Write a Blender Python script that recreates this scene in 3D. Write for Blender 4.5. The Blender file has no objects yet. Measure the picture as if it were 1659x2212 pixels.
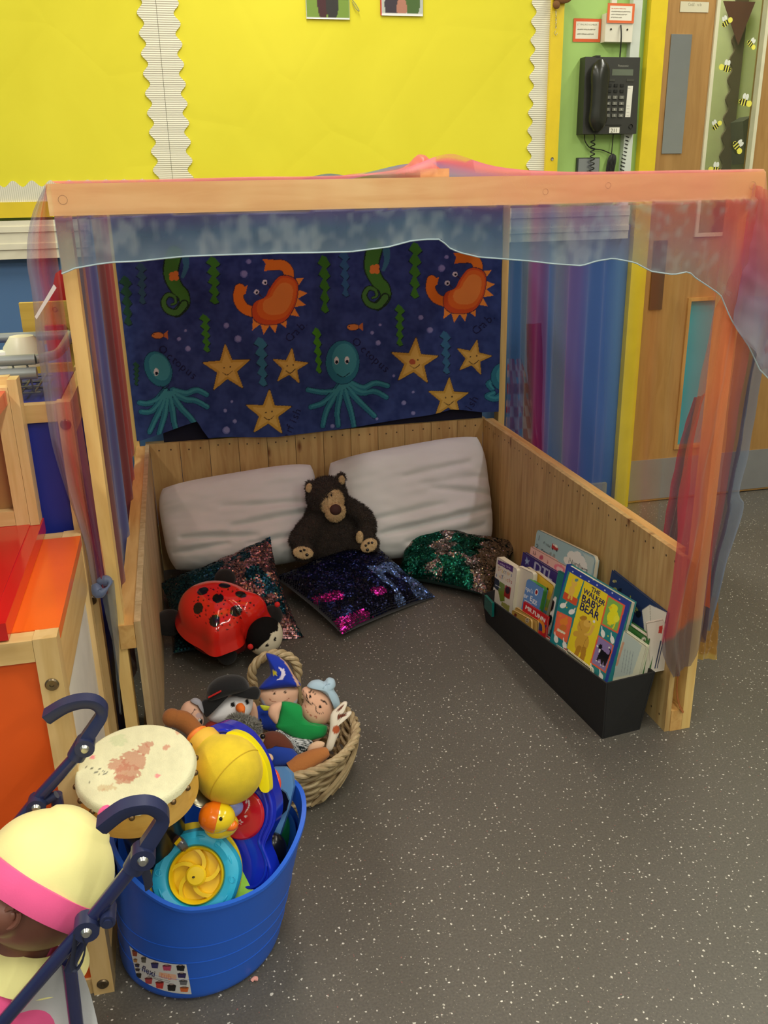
import bpy, bmesh, math, random
import numpy as np
from mathutils import Vector, Matrix, Euler, noise as mnoise

random.seed(7)
PI = math.pi
scene = bpy.context.scene
COL = scene.collection

# ------------------------------------------------------------------ camera
CAM = Vector((0.1672, -1.5012, 1.1525))
YAW, PITCH, ROLL, FPX = 0.2266, 0.3496, -0.0203, 1901.27
_cy, _sy, _cp, _sp = math.cos(YAW), math.sin(YAW), math.cos(PITCH), math.sin(PITCH)
FWD = Vector((_sy * _cp, _cy * _cp, -_sp))
_r0 = Vector((_cy, -_sy, 0)); _u0 = _r0.cross(FWD)
RIGHT = _r0 * math.cos(ROLL) + _u0 * math.sin(ROLL)
UP = -_r0 * math.sin(ROLL) + _u0 * math.cos(ROLL)
cam_d = bpy.data.cameras.new('camera'); cam = bpy.data.objects.new('camera', cam_d); COL.objects.link(cam)
M = Matrix((RIGHT, UP, -FWD)).transposed().to_4x4(); M.translation = CAM
cam.matrix_world = M
cam_d.sensor_fit = 'HORIZONTAL'; cam_d.sensor_width = 36.0; cam_d.lens = FPX / 1659 * 36.0
cam_d.clip_start = 0.02
scene.camera = cam

# ------------------------------------------------------------------ world, lamps, exposure
w = bpy.data.worlds.new('world'); scene.world = w; w.use_nodes = True
w.node_tree.nodes['Background'].inputs[0].default_value = (0.9, 0.95, 1.0, 1)
w.node_tree.nodes['Background'].inputs[1].default_value = 0.3
scene.view_settings.view_transform = 'Standard'
scene.view_settings.look = 'None'
scene.view_settings.exposure = 0.0
scene.view_settings.gamma = 1.0
scene.view_settings.use_curve_mapping = False
def area_lamp(name, loc, sx, sy, power, col=(1.0, 0.97, 0.86), rot=(0, 0, 0)):
    d = bpy.data.lights.new(name, 'AREA'); d.shape = 'RECTANGLE'; d.size = sx; d.size_y = sy
    d.energy = power; d.color = col
    o = bpy.data.objects.new(name, d); o.location = loc; o.rotation_euler = rot; COL.objects.link(o)
    return o
for lx in (-1.2, 0.55, 2.2):
    for ly in (-3.2, -1.1, 0.62):
        area_lamp('ceiling_light', (lx, ly, 2.56), 0.14, 1.2, {-3.2: 25, -1.1: 21, 0.62: 19}[ly])
area_lamp('corridor_light', (2.3, 2.3, 2.5), 0.6, 0.6, 26)

# ------------------------------------------------------------------ projections between picture points and real planes
def ray(u, v):
    return (FWD * FPX + RIGHT * (u - 829.5) - UP * (v - 1106)).normalized()
def aty(u, v, y):
    d = ray(u, v); return CAM + d * ((y - CAM.y) / d.y)
def atz(u, v, z=0.0):
    d = ray(u, v); return CAM + d * ((z - CAM.z) / d.z)
def atx(u, v, x):
    d = ray(u, v); return CAM + d * ((x - CAM.x) / d.x)
def to_px(P):
    """Picture coordinates of many points at once."""
    D = np.asarray(P, float) - np.array(CAM)
    z = D @ np.array(FWD)
    return np.stack([829.5 + FPX * (D @ np.array(RIGHT)) / z, 1106 - FPX * (D @ np.array(UP)) / z], 1)

# ------------------------------------------------------------------ colours and materials
def lin(c):
    return tuple(((x / 255) / 12.92 if x <= 10.31 else ((x / 255 + 0.055) / 1.055) ** 2.4) for x in c)
MATS = {}
class N:
    """Tiny node helper."""
    def __init__(s, name):
        s.m = bpy.data.materials.new(name); s.m.use_nodes = True
        s.t = s.m.node_tree; s.b = s.t.nodes['Principled BSDF']; s.out = s.t.nodes['Material Output']
    def n(s, typ, **kw):
        x = s.t.nodes.new(typ)
        for k, v in kw.items():
            if k.startswith('i_'):
                key = k[2:]; x.inputs[int(key) if key.isdigit() else key.replace('_', ' ')].default_value = v
            else: setattr(x, k, v)
        return x
    def l(s, a, ao, b, bi): s.t.links.new(a.outputs[ao], b.inputs[bi])
    def coord(s, scale=(1, 1, 1), rnd=False):
        tc = s.n('ShaderNodeTexCoord'); mp = s.n('ShaderNodeMapping'); mp.inputs['Scale'].default_value = scale
        s.l(tc, 'Object', mp, 'Vector')
        if rnd:
            oi = s.n('ShaderNodeObjectInfo'); mu = s.n('ShaderNodeMath', operation='MULTIPLY'); mu.inputs[1].default_value = 37.0
            cb = s.n('ShaderNodeCombineXYZ'); s.l(oi, 'Random', mu, 0)
            for k in range(3): s.l(mu, 0, cb, k)
            s.l(cb, 0, mp, 'Location')
        return mp
    def ramp(s, src, so, stops):
        r = s.n('ShaderNodeValToRGB'); e = r.color_ramp.elements
        while len(e) < len(stops): e.new(0.5)
        for el, (p, c) in zip(e, stops): el.position = p; el.color = (*c, 1) if len(c) == 3 else c
        s.l(src, so, r, 0); return r
    def bump(s, src, so, strength, dist=0.002):
        b = s.n('ShaderNodeBump'); b.inputs['Strength'].default_value = strength; b.inputs['Distance'].default_value = dist
        s.l(src, so, b, 'Height'); s.l(b, 0, s.b, 'Normal'); return b
def pm(name, c, rough=0.5, metal=0.0, spec=0.5, coat=0.0, var=0.06, vscale=14, bump=0.0, bscale=200, sheen=0.0, trans=0.0, emit=None, alpha=1.0):
    """Painted / plastic / cloth material: one colour with a little procedural mottling and relief."""
    if name in MATS: return MATS[name]
    s = N(name); c = lin(c)
    s.b.inputs['Roughness'].default_value = rough; s.b.inputs['Metallic'].default_value = metal
    s.b.inputs['Specular IOR Level'].default_value = spec; s.b.inputs['Coat Weight'].default_value = coat
    s.b.inputs['Coat Roughness'].default_value = 0.08
    if sheen: s.b.inputs['Sheen Weight'].default_value = sheen
    if trans: s.b.inputs['Transmission Weight'].default_value = trans
    if alpha < 1: s.b.inputs['Alpha'].default_value = alpha
    mp = s.coord()
    nz = s.n('ShaderNodeTexNoise'); nz.inputs['Scale'].default_value = vscale; nz.inputs['Detail'].default_value = 5; s.l(mp, 0, nz, 0)
    r = s.ramp(nz, 0, [(0.3, tuple(x * (1 - var) for x in c)), (0.7, tuple(min(1, x * (1 + var)) for x in c))])
    s.l(r, 0, s.b, 'Base Color')
    if bump:
        n2 = s.n('ShaderNodeTexNoise'); n2.inputs['Scale'].default_value = bscale; n2.inputs['Detail'].default_value = 3; s.l(mp, 0, n2, 0)
        s.bump(n2, 0, bump)
    if emit: s.b.inputs['Emission Color'].default_value = (*lin(emit[0]), 1); s.b.inputs['Emission Strength'].default_value = emit[1]
    MATS[name] = s.m; return s.m
def wood(name, c1, c2, axis='Z', rough=0.5, knots=True, kcol=(120, 75, 35), coat=0.0):
    if name in MATS: return MATS[name]
    s = N(name); k = 0.1
    sc = {'X': (k, 1, 1), 'Y': (1, k, 1), 'Z': (1, 1, k)}[axis]
    mp = s.coord(sc, True)
    nz = s.n('ShaderNodeTexNoise'); nz.inputs['Scale'].default_value = 55; nz.inputs['Detail'].default_value = 4; nz.inputs['Distortion'].default_value = 0.6; s.l(mp, 0, nz, 0)
    r = s.ramp(nz, 0, [(0.32, lin(c2)), (0.62, lin(c1))])
    n2 = s.n('ShaderNodeTexNoise'); n2.inputs['Scale'].default_value = 6; n2.inputs['Detail'].default_value = 2; s.l(mp, 0, n2, 0)
    r2 = s.ramp(n2, 0, [(0.3, (0.82, 0.80, 0.76)), (0.7, (1.08, 1.06, 1.05))])
    mx = s.n('ShaderNodeMixRGB', blend_type='MULTIPLY'); mx.inputs[0].default_value = 1; s.l(r, 0, mx, 1); s.l(r2, 0, mx, 2)
    src = mx
    if knots:
        kk = {'X': (0.4, 1, 1), 'Y': (1, 0.4, 1), 'Z': (1, 1, 0.4)}[axis]
        m2 = s.coord(kk, True)
        vo = s.n('ShaderNodeTexVoronoi'); vo.inputs['Scale'].default_value = 13; s.l(m2, 0, vo, 0)
        rk = s.ramp(vo, 0, [(0.035, (1, 1, 1)), (0.13, (0, 0, 0))])
        mk = s.n('ShaderNodeMixRGB', blend_type='MIX'); s.l(rk, 0, mk, 0); s.l(mx, 0, mk, 1); mk.inputs[2].default_value = (*lin(kcol), 1)
        src = mk
    s.l(src, 0, s.b, 'Base Color')
    s.b.inputs['Roughness'].default_value = rough; s.b.inputs['Coat Weight'].default_value = coat
    s.bump(nz, 0, 0.12)
    MATS[name] = s.m; return s.m
def attr_mat(name, rough=0.6, spec=0.4, metal=0.0, bump=0.0, bscale=300, sheen=0.0, coat=0.0):
    """Printed surface: the print's own colours come from the mesh's colour layer 'print'."""
    if name in MATS: return MATS[name]
    s = N(name); a = s.n('ShaderNodeAttribute', attribute_name='print'); s.l(a, 'Color', s.b, 'Base Color')
    s.b.inputs['Roughness'].default_value = rough; s.b.inputs['Specular IOR Level'].default_value = spec; s.b.inputs['Metallic'].default_value = metal
    s.b.inputs['Coat Weight'].default_value = coat
    if sheen: s.b.inputs['Sheen Weight'].default_value = sheen
    if bump:
        mp = s.coord(); n2 = s.n('ShaderNodeTexNoise'); n2.inputs['Scale'].default_value = bscale; n2.inputs['Detail'].default_value = 3; s.l(mp, 0, n2, 0)
        s.bump(n2, 0, bump)
    MATS[name] = s.m; return s.m
def sheer(name, rough=0.35):
    """Organza: colour and density per point; light passes through between the threads."""
    if name in MATS: return MATS[name]
    s = N(name); a = s.n('ShaderNodeAttribute', attribute_name='print')
    s.l(a, 'Color', s.b, 'Base Color'); s.b.inputs['Roughness'].default_value = rough
    s.b.inputs['Sheen Weight'].default_value = 0.6; s.b.inputs['Specular IOR Level'].default_value = 0.6
    tl = s.n('ShaderNodeBsdfTranslucent'); s.l(a, 'Color', tl, 'Color')
    m1 = s.n('ShaderNodeMixShader'); m1.inputs[0].default_value = 0.45; s.l(s.b, 0, m1, 1); s.l(tl, 0, m1, 2)
    tr = s.n('ShaderNodeBsdfTransparent')
    # threads tint the light that passes
    mt = s.n('ShaderNodeMixRGB'); mt.inputs[1].default_value = (1, 1, 1, 1); s.l(a, 'Color', mt, 2)
    md = s.n('ShaderNodeMath', operation='MULTIPLY'); md.inputs[1].default_value = 0.85; s.l(a, 'Alpha', md, 0); s.l(md, 0, mt, 0)
    s.l(mt, 0, tr, 'Color')
    m2 = s.n('ShaderNodeMixShader'); s.l(a, 'Alpha', m2, 0); s.l(tr, 0, m2, 1); s.l(m1, 0, m2, 2)
    s.l(m2, 0, s.out, 'Surface')
    MATS[name] = s.m; return s.m

# ------------------------------------------------------------------ objects
def wloc(o):
    v = Vector((0, 0, 0))
    while o: v = v + o.location; o = o.parent
    return v
def thing(name, label, cat, loc=(0, 0, 0), group=None):
    o = bpy.data.objects.new(name, None); COL.objects.link(o); o.location = loc
    o['label'] = label; o['category'] = cat
    if group: o['group'] = group
    return o
def tag(o, label, cat, group=None):
    o['label'] = label; o['category'] = cat
    if group: o['group'] = group
    return o
def struct(o):
    o['kind'] = 'structure'; return o
def link(name, me, m, parent=None, smooth=False, loc=None, label=None, kind=None):
    """Link a mesh given in world coordinates as one object; a part hangs on its parent, a thing stands at loc."""
    org = wloc(parent) if parent else (Vector(loc) if loc is not None else Vector((0, 0, 0)))
    if org.length > 0: me.transform(Matrix.Translation(-org))
    o = bpy.data.objects.new(name, me); COL.objects.link(o)
    if parent: o.parent = parent
    else: o.location = org
    if m is not None:
        for x in (m if isinstance(m, (list, tuple)) else [m]): me.materials.append(x)
    if smooth:
        me.polygons.foreach_set('use_smooth', [True] * len(me.polygons))
        if smooth != 'all':
            try: me.set_sharp_from_angle(angle=math.radians(40))
            except Exception: pass
    if label: o['label'] = label
    if kind: o['kind'] = kind
    return o
class MB:
    def __init__(s): s.b = bmesh.new()
    def _add(s, vs, fs, mi=0):
        v = [s.b.verts.new(p) for p in vs]
        for f in fs:
            try: fc = s.b.faces.new([v[i] for i in f]); fc.material_index = mi
            except ValueError: pass
        return v
    def box(s, c, d, rot=None, mi=0):
        hx, hy, hz = d[0] / 2, d[1] / 2, d[2] / 2; c = Vector(c)
        vs = [Vector((x, y, z)) for x in (-hx, hx) for y in (-hy, hy) for z in (-hz, hz)]
        if rot is not None: vs = [rot @ v for v in vs]
        s._add([c + v for v in vs], [(0, 1, 3, 2), (4, 6, 7, 5), (0, 4, 5, 1), (2, 3, 7, 6), (0, 2, 6, 4), (1, 5, 7, 3)], mi); return s
    def span(s, a, b, mi=0):
        a, b = Vector(a), Vector(b); d = b - a
        return s.box((a + b) / 2, (abs(d.x), abs(d.y), abs(d.z)), None, mi)
    def beam(s, a, b, w_, h, up=(0, 0, 1), mi=0):
        a, b = Vector(a), Vector(b); y = (b - a); L = y.length; y.normalize(); x = y.cross(Vector(up)).normalized(); z = x.cross(y)
        return s.box((a + b) / 2, (w_, L, h), Matrix((x, y, z)).transposed(), mi)
    def hexa(s, ps, mi=0):
        """ps: four bottom corners then four top corners, both the same way round."""
        s._add(ps, [(3, 2, 1, 0), (4, 5, 6, 7), (0, 1, 5, 4), (1, 2, 6, 5), (2, 3, 7, 6), (3, 0, 4, 7)], mi); return s
    def tube(s, pts, r, seg=8, closed=False, mi=0, flat=1.0):
        pts = [Vector(p) for p in pts]; n = len(pts)
        rs = list(np.interp(np.linspace(0, 1, n), np.linspace(0, 1, len(r)), r)) if isinstance(r, (list, tuple)) else [r] * n
        rings = []; prev = None
        for i, p in enumerate(pts):
            t = (pts[(i + 1) % n] - pts[i - 1]) if closed else (pts[min(i + 1, n - 1)] - pts[max(i - 1, 0)])
            if t.length < 1e-9: t = Vector((0, 0, 1))
            t.normalize()
            if prev is None: prev = t.orthogonal().normalized()
            x = (prev - t * prev.dot(t)); x = x.normalized() if x.length > 1e-6 else t.orthogonal().normalized()
            y = t.cross(x); prev = x
            rings.append([s.b.verts.new(p + (x * math.cos(2 * PI * k / seg) + y * math.sin(2 * PI * k / seg) * flat) * rs[i]) for k in range(seg)])
        m = n if closed else n - 1
        for i in range(m):
            A, B = rings[i], rings[(i + 1) % n]
            for k in range(seg):
                f = s.b.faces.new((A[k], A[(k + 1) % seg], B[(k + 1) % seg], B[k])); f.material_index = mi
        if not closed:
            s.b.faces.new(rings[0][::-1]).material_index = mi; s.b.faces.new(rings[-1]).material_index = mi
        return s
    def lathe(s, prof, c=(0, 0, 0), rot=None, seg=32, mi=0, sx=1.0, sy=1.0):
        c = Vector(c); rings = []
        for r, z in prof:
            if r < 1e-6:
                p = Vector((0, 0, z)); rings.append([s.b.verts.new(c + (rot @ p if rot else p))])
            else:
                ring = []
                for k in range(seg):
                    a = 2 * PI * k / seg; p = Vector((r * sx * math.cos(a), r * sy * math.sin(a), z))
                    ring.append(s.b.verts.new(c + (rot @ p if rot else p)))
                rings.append(ring)
        for A, B in zip(rings[:-1], rings[1:]):
            if len(A) == 1 and len(B) == 1: continue
            for k in range(seg):
                k2 = (k + 1) % seg
                if len(A) == 1: f = (A[0], B[k2], B[k])[::-1]
                elif len(B) == 1: f = (A[k], A[k2], B[0])
                else: f = (A[k], A[k2], B[k2], B[k])
                s.b.faces.new(f).material_index = mi
        return s
    def ell(s, c, r, rot=None, nu=20, nv=12, mi=0):
        if not isinstance(r, (tuple, list, Vector)): r = (r, r, r)
        R = rot if rot is not None else Matrix.Identity(3)
        prof = [(math.sin(PI * i / nv), -math.cos(PI * i / nv)) for i in range(nv + 1)]
        prof[0] = (0, -1); prof[-1] = (0, 1)
        S = Matrix.Diagonal(Vector(r)); return s.lathe(prof, c, R @ S, nu, mi)
    def cyl(s, a, b, r, seg=16, r2=None, mi=0): return s.tube([a, b], [r, r if r2 is None else r2], seg, mi=mi)
    def prism(s, poly, o, x, y, h, mi=0):
        """Outline poly (2-D) in the plane o + x,y, thickened by the vector h."""
        o, x, y, h = Vector(o), Vector(x), Vector(y), Vector(h)
        if x.cross(y).dot(h) < 0: poly = poly[::-1]
        A = [s.b.verts.new(o + x * p[0] + y * p[1]) for p in poly]; B = [s.b.verts.new(v.co + h) for v in A]; n = len(A)
        s.b.faces.new(A[::-1]).material_index = mi; s.b.faces.new(B).material_index = mi
        for i in range(n): s.b.faces.new((A[i], A[(i + 1) % n], B[(i + 1) % n], B[i])).material_index = mi
        return s
    def bevel(s, off, seg=2, ang=0.6):
        es = [e for e in s.b.edges if len(e.link_faces) == 2 and e.calc_face_angle(0) > ang]
        if es: bmesh.ops.bevel(s.b, geom=es, offset=off, segments=seg, affect='EDGES', profile=0.5)
        return s
    def mesh(s, name='m'):
        bmesh.ops.recalc_face_normals(s.b, faces=s.b.faces[:])
        me = bpy.data.meshes.new(name); s.b.to_mesh(me); s.b.free(); return me
    def build(s, name, m, parent=None, smooth=False, **kw): return link(name, s.mesh(name), m, parent, smooth, **kw)
def np_mesh(name, P, F, cols=None):
    me = bpy.data.meshes.new(name); P = np.asarray(P, np.float32); F = np.asarray(F, np.int32); k = F.shape[1]
    me.vertices.add(len(P)); me.vertices.foreach_set('co', P.ravel())
    me.loops.add(F.size); me.loops.foreach_set('vertex_index', F.ravel())
    me.polygons.add(len(F)); me.polygons.foreach_set('loop_start', np.arange(0, F.size, k, dtype=np.int32))
    me.update(calc_edges=True); me.validate()
    if cols is not None:
        cols = np.asarray(cols, np.float32)
        if cols.shape[1] == 3: cols = np.concatenate([cols, np.ones((len(cols), 1), np.float32)], 1)
        a = me.color_attributes.new('print', 'FLOAT_COLOR', 'POINT'); a.data.foreach_set('color', cols.ravel())
    return me
def grid_faces(nu, nv, off=0, wrap=False):
    i = np.arange(nu if wrap else nu - 1)[:, None]; j = np.arange(nv - 1)[None, :]
    a = i * nv + j; b = ((i + 1) % nu) * nv + j
    return (np.stack([a, b, b + 1, a + 1], -1).reshape(-1, 4) + off)
def apply_remesh(name, mb, voxel, smooth=6, fac=0.6):
    """Several overlapping shapes grown together into ONE continuous skin."""
    me = mb.mesh(name); o = bpy.data.objects.new(name, me); COL.objects.link(o)
    r = o.modifiers.new('r', 'REMESH'); r.mode = 'VOXEL'; r.voxel_size = voxel
    sm = o.modifiers.new('s', 'SMOOTH'); sm.iterations = smooth; sm.factor = fac
    dg = bpy.context.evaluated_depsgraph_get()
    out = bpy.data.meshes.new_from_object(o.evaluated_get(dg)); bpy.data.objects.remove(o); bpy.data.meshes.remove(me)
    out.name = name; return out
def verts_of(me):
    a = np.empty(len(me.vertices) * 3, np.float32); me.vertices.foreach_get('co', a); return a.reshape(-1, 3).astype(float)
def set_cols(me, cols):
    cols = np.asarray(cols, np.float32)
    if cols.shape[1] == 3: cols = np.concatenate([cols, np.ones((len(cols), 1), np.float32)], 1)
    a = me.color_attributes.new('print', 'FLOAT_COLOR', 'POINT'); a.data.foreach_set('color', cols.ravel())
# ------------------------------------------------------------------ prints (flat artwork held in a colour layer)
_txt = {}
def text_tris(st):
    if st in _txt: return _txt[st]
    cu = bpy.data.curves.new('t', 'FONT'); cu.body = st; cu.size = 1.0; cu.resolution_u = 3
    o = bpy.data.objects.new('t', cu); COL.objects.link(o)
    dg = bpy.context.evaluated_depsgraph_get(); dg.update()
    me = bpy.data.meshes.new_from_object(o.evaluated_get(dg)); me.calc_loop_triangles()
    V = np.array([v.co[:2] for v in me.vertices]); T = np.array([t.vertices[:] for t in me.loop_triangles])
    bpy.data.objects.remove(o); bpy.data.curves.remove(cu); bpy.data.meshes.remove(me)
    _txt[st] = (V, T); return V, T
class Art:
    """Flat artwork laid on points q (N,2); colours in 0-255, gain lifts them to surface albedo."""
    def __init__(s, q, base, gain=1.0):
        s.q = np.asarray(q, float); s.g = gain; s.c = np.tile(np.array(lin(base)) * gain, (len(s.q), 1))
    def put(s, m, col, k=1.0):
        c = np.clip(np.array(lin(col)) * s.g, 0, 0.9); s.c[m] = s.c[m] * (1 - k) + c * k
    def inpoly(s, P):
        P = np.asarray(P, float); x, y = s.q[:, 0], s.q[:, 1]
        sel = (x >= P[:, 0].min()) & (x <= P[:, 0].max()) & (y >= P[:, 1].min()) & (y <= P[:, 1].max())
        idx = np.nonzero(sel)[0]; xs, ys = x[idx], y[idx]; ins = np.zeros(len(idx), bool)
        for (x0, y0), (x1, y1) in zip(P, np.roll(P, -1, 0)):
            if y0 == y1: continue
            c = (y0 > ys) != (y1 > ys); ins ^= c & (xs < (x1 - x0) * (ys - y0) / (y1 - y0) + x0)
        return idx[ins]
    def poly(s, P, col, k=1.0): s.put(s.inpoly(P), col, k); return s
    def ell(s, cx, cy, rx, ry, col, ang=0, k=1.0):
        a = math.radians(ang); dx, dy = s.q[:, 0] - cx, s.q[:, 1] - cy
        X = dx * math.cos(a) + dy * math.sin(a); Y = -dx * math.sin(a) + dy * math.cos(a)
        s.put((X / rx) ** 2 + (Y / ry) ** 2 < 1, col, k); return s
    def stroke(s, P, w0, col, w1=None, k=1.0):
        P = np.asarray(P, float); n = len(P) - 1; w1 = w0 if w1 is None else w1
        lo, hi = P.min(0) - max(w0, w1), P.max(0) + max(w0, w1)
        idx = np.nonzero((s.q[:, 0] > lo[0]) & (s.q[:, 0] < hi[0]) & (s.q[:, 1] > lo[1]) & (s.q[:, 1] < hi[1]))[0]
        q = s.q[idx]; hit = np.zeros(len(idx), bool)
        for i in range(n):
            a, b = P[i], P[i + 1]; d = b - a; L = d @ d
            t = np.clip(((q - a) @ d) / max(L, 1e-9), 0, 1); dist = np.hypot(*(q - a - t[:, None] * d).T)
            hit |= dist < (w0 + (w1 - w0) * ((i + t) / n)) / 2
        s.put(idx[hit], col, k); return s
    def curve(s, P, w0, col, w1=None, k=1.0, n=24): return s.stroke(smooth_line(P, n), w0, col, w1, k)
    def text(s, st, o, ex, ey, col):
        """o: baseline start; ex / ey: one em along the line / upwards."""
        V, T = text_tris(st); o, ex, ey = np.array(o, float), np.array(ex, float), np.array(ey, float)
        W = o + V[:, :1] * ex + V[:, 1:] * ey
        for t in T: s.put(s.inpoly(W[t]), col)
        return s
def smooth_line(P, n=24, closed=False):
    P = np.asarray(P, float); m = len(P); out = []
    segs = m if closed else m - 1
    for i in range(segs):
        if closed: a, b, c, d = P[(i - 1) % m], P[i], P[(i + 1) % m], P[(i + 2) % m]
        else: a, b, c, d = P[max(i - 1, 0)], P[i], P[i + 1], P[min(i + 2, m - 1)]
        for t in np.linspace(0, 1, max(3, n // segs + 1))[:-1]:
            out.append(0.5 * (2 * b + (c - a) * t + (2 * a - 5 * b + 4 * c - d) * t * t + (3 * b - a - 3 * c + d) * t ** 3))
    if not closed: out.append(P[-1])
    return np.array(out)
def vsmooth(P, n=24, closed=False): return [Vector(p) for p in smooth_line([tuple(p) for p in P], n, closed)]
def fnoise(x, y=0.0, z=0.0): return mnoise.noise(Vector((x, y, z)))
def rotz(a): return Matrix.Rotation(a, 3, 'Z')
def frame_of(z, x=None):
    """3x3 whose third axis is z."""
    z = Vector(z).normalized(); x = Vector(x) if x is not None else z.orthogonal(); x = (x - z * x.dot(z)).normalized()
    return Matrix((x, z.cross(x), z)).transposed()

# ================================================================== THE ROOM
WALL = 1.40
# floor: dark grey safety vinyl with pale flecks
s = N('vinyl_floor'); mp = s.coord()
nz = s.n('ShaderNodeTexNoise'); nz.inputs['Scale'].default_value = 260; nz.inputs['Detail'].default_value = 2; s.l(mp, 0, nz, 0)
base = s.ramp(nz, 0, [(0.3, lin((84, 81, 75))), (0.7, lin((99, 95, 88)))])
big = s.n('ShaderNodeTexNoise'); big.inputs['Scale'].default_value = 2.2; big.inputs['Detail'].default_value = 3; s.l(mp, 0, big, 0)
rb = s.ramp(big, 0, [(0.3, (0.93, 0.92, 0.9)), (0.7, (1.05, 1.05, 1.05))])
mm = s.n('ShaderNodeMixRGB', blend_type='MULTIPLY'); mm.inputs[0].default_value = 1; s.l(base, 0, mm, 1); s.l(rb, 0, mm, 2)
cur = mm
for sc, lo, hi, colr, seed in ((120, 0.16, 0.22, (205, 200, 188), 0), (75, 0.085, 0.13, (225, 220, 210), 5.3), (190, 0.13, 0.2, (150, 143, 130), 9.1), (95, 0.07, 0.12, (150, 95, 90), 3.7)):
    m2 = s.coord((1, 1, 0)); m2.inputs['Location'].default_value = (seed, seed * 1.7, 0)
    dn = s.n('ShaderNodeTexNoise'); dn.inputs['Scale'].default_value = sc * 1.6; s.l(m2, 0, dn, 0)
    mxv = s.n('ShaderNodeMixRGB', blend_type='ADD'); mxv.inputs[0].default_value = 0.006; s.l(m2, 0, mxv, 1); s.l(dn, 1, mxv, 2)
    vo = s.n('ShaderNodeTexVoronoi'); vo.inputs['Scale'].default_value = sc; s.l(mxv, 0, vo, 0)
    # only some cells carry a chip
    wn = s.n('ShaderNodeSeparateColor'); s.l(vo, 'Color', wn, 0)
    gt = s.n('ShaderNodeMath', operation='GREATER_THAN'); gt.inputs[1].default_value = {120: 0.66, 75: 0.80, 190: 0.5, 95: 0.9}[sc]; s.l(wn, 0, gt, 0)
    rk = s.ramp(vo, 0, [(lo, (1, 1, 1)), (hi, (0, 0, 0))])
    mu = s.n('ShaderNodeMath', operation='MULTIPLY'); s.l(rk, 0, mu, 0); s.l(gt, 0, mu, 1)
    mk = s.n('ShaderNodeMixRGB'); s.l(mu, 0, mk, 0); s.l(cur, 0, mk, 1); mk.inputs[2].default_value = (*lin(colr), 1); cur = mk
s.l(cur, 0, s.b, 'Base Color'); s.b.inputs['Roughness'].default_value = 0.42; s.b.inputs['Specular IOR Level'].default_value = 0.45
s.bump(nz, 0, 0.08)
struct(MB().span((-3.2, -4.6, -0.1), (4.2, 3.0, 0.0)).build('floor', s.m))
plaster = pm('white_paint', (232, 230, 222), 0.8, bump=0.05)
struct(MB().span((-3.2, -4.6, 2.6), (4.2, 3.0, 2.7)).build('ceiling', plaster))
struct(MB().span((-3.3, -4.6, 0), (-3.2, 3.0, 2.6)).build('wall_left', pm('left_wall_paint', (150, 175, 195), 0.8)))
struct(MB().span((4.2, -4.6, 0), (4.3, 3.0, 2.6)).build('wall_right', pm('right_wall_paint', (215, 215, 190), 0.8)))
struct(MB().span((-3.2, -4.7, 0), (4.2, -4.6, 2.6)).build('wall_front', pm('front_wall_paint', (205, 208, 205), 0.8)))
# back wall: blue paint below the dado trunking, green above it
s = N('two_tone_wall'); tc = s.n('ShaderNodeTexCoord'); sx = s.n('ShaderNodeSeparateXYZ'); s.l(tc, 'Object', sx, 0)
g = s.n('ShaderNodeMath', operation='GREATER_THAN'); g.inputs[1].default_value = 1.03; s.l(sx, 2, g, 0)
mk = s.n('ShaderNodeMixRGB'); s.l(g, 0, mk, 0); mk.inputs[1].default_value = (*lin((84, 122, 168)), 1); mk.inputs[2].default_value = (*lin((166, 204, 112)), 1)
s.l(mk, 0, s.b, 'Base Color'); s.b.inputs['Roughness'].default_value = 0.6
nz = s.n('ShaderNodeTexNoise'); nz.inputs['Scale'].default_value = 160; s.l(tc, 'Object', nz, 0); s.bump(nz, 0, 0.05)
two_tone = s.m
struct(MB().span((-3.2, WALL, 0), (1.735, WALL + 0.1, 2.6)).build('wall_back', two_tone))
struct(MB().span((2.72, WALL, 0), (4.2, WALL + 0.1, 2.6)).build('wall_back.001', two_tone))
struct(MB().span((1.735, WALL, 2.1), (2.72, WALL + 0.1, 2.6)).build('wall_back.002', two_tone))
cream = pm('cream_trunking', (226, 221, 196), 0.45)
# dado trunking: a base, a lid and two ribs
t = struct(MB().span((-3.2, 1.362, 0.985), (1.70, WALL, 1.092)).bevel(0.004).build('trim_1', cream))
for z in (1.012, 1.060): MB().span((-3.2, 1.3585, z), (1.70, 1.364, z + 0.016)).bevel(0.002, 1).build('trunking_rib', cream, t)
struct(MB().span((-3.2, 1.385, 0), (1.70, WALL, 0.10)).bevel(0.004).build('baseboard_back', pm('pale_skirting', (205, 190, 120), 0.4)))
yellow = pm('yellow_gloss', (228, 200, 34), 0.35, coat=0.2)
# ---- notice boards
s = N('yellow_backing_paper'); mp = s.coord()
nz = s.n('ShaderNodeTexNoise'); nz.inputs['Scale'].default_value = 3.2; nz.inputs['Detail'].default_value = 4; nz.inputs['Distortion'].default_value = 0.7; s.l(mp, 0, nz, 0)
r = s.ramp(nz, 0, [(0.3, lin((222, 212, 40))), (0.7, lin((230, 220, 48)))]); s.l(r, 0, s.b, 'Base Color')
s.b.inputs['Roughness'].default_value = 0.75
vo = s.n('ShaderNodeTexVoronoi', feature='DISTANCE_TO_EDGE'); vo.inputs['Scale'].default_value = 2.6; s.l(mp, 0, vo, 0)
cr = s.ramp(vo, 0, [(0.0, (0, 0, 0)), (0.05, (1, 1, 1))])
ad = s.n('ShaderNodeMath', operation='ADD'); s.l(cr, 0, ad, 0); s.l(nz, 0, ad, 1); s.bump(ad, 0, 0.10, 0.004)
paper_m = s.m
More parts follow.
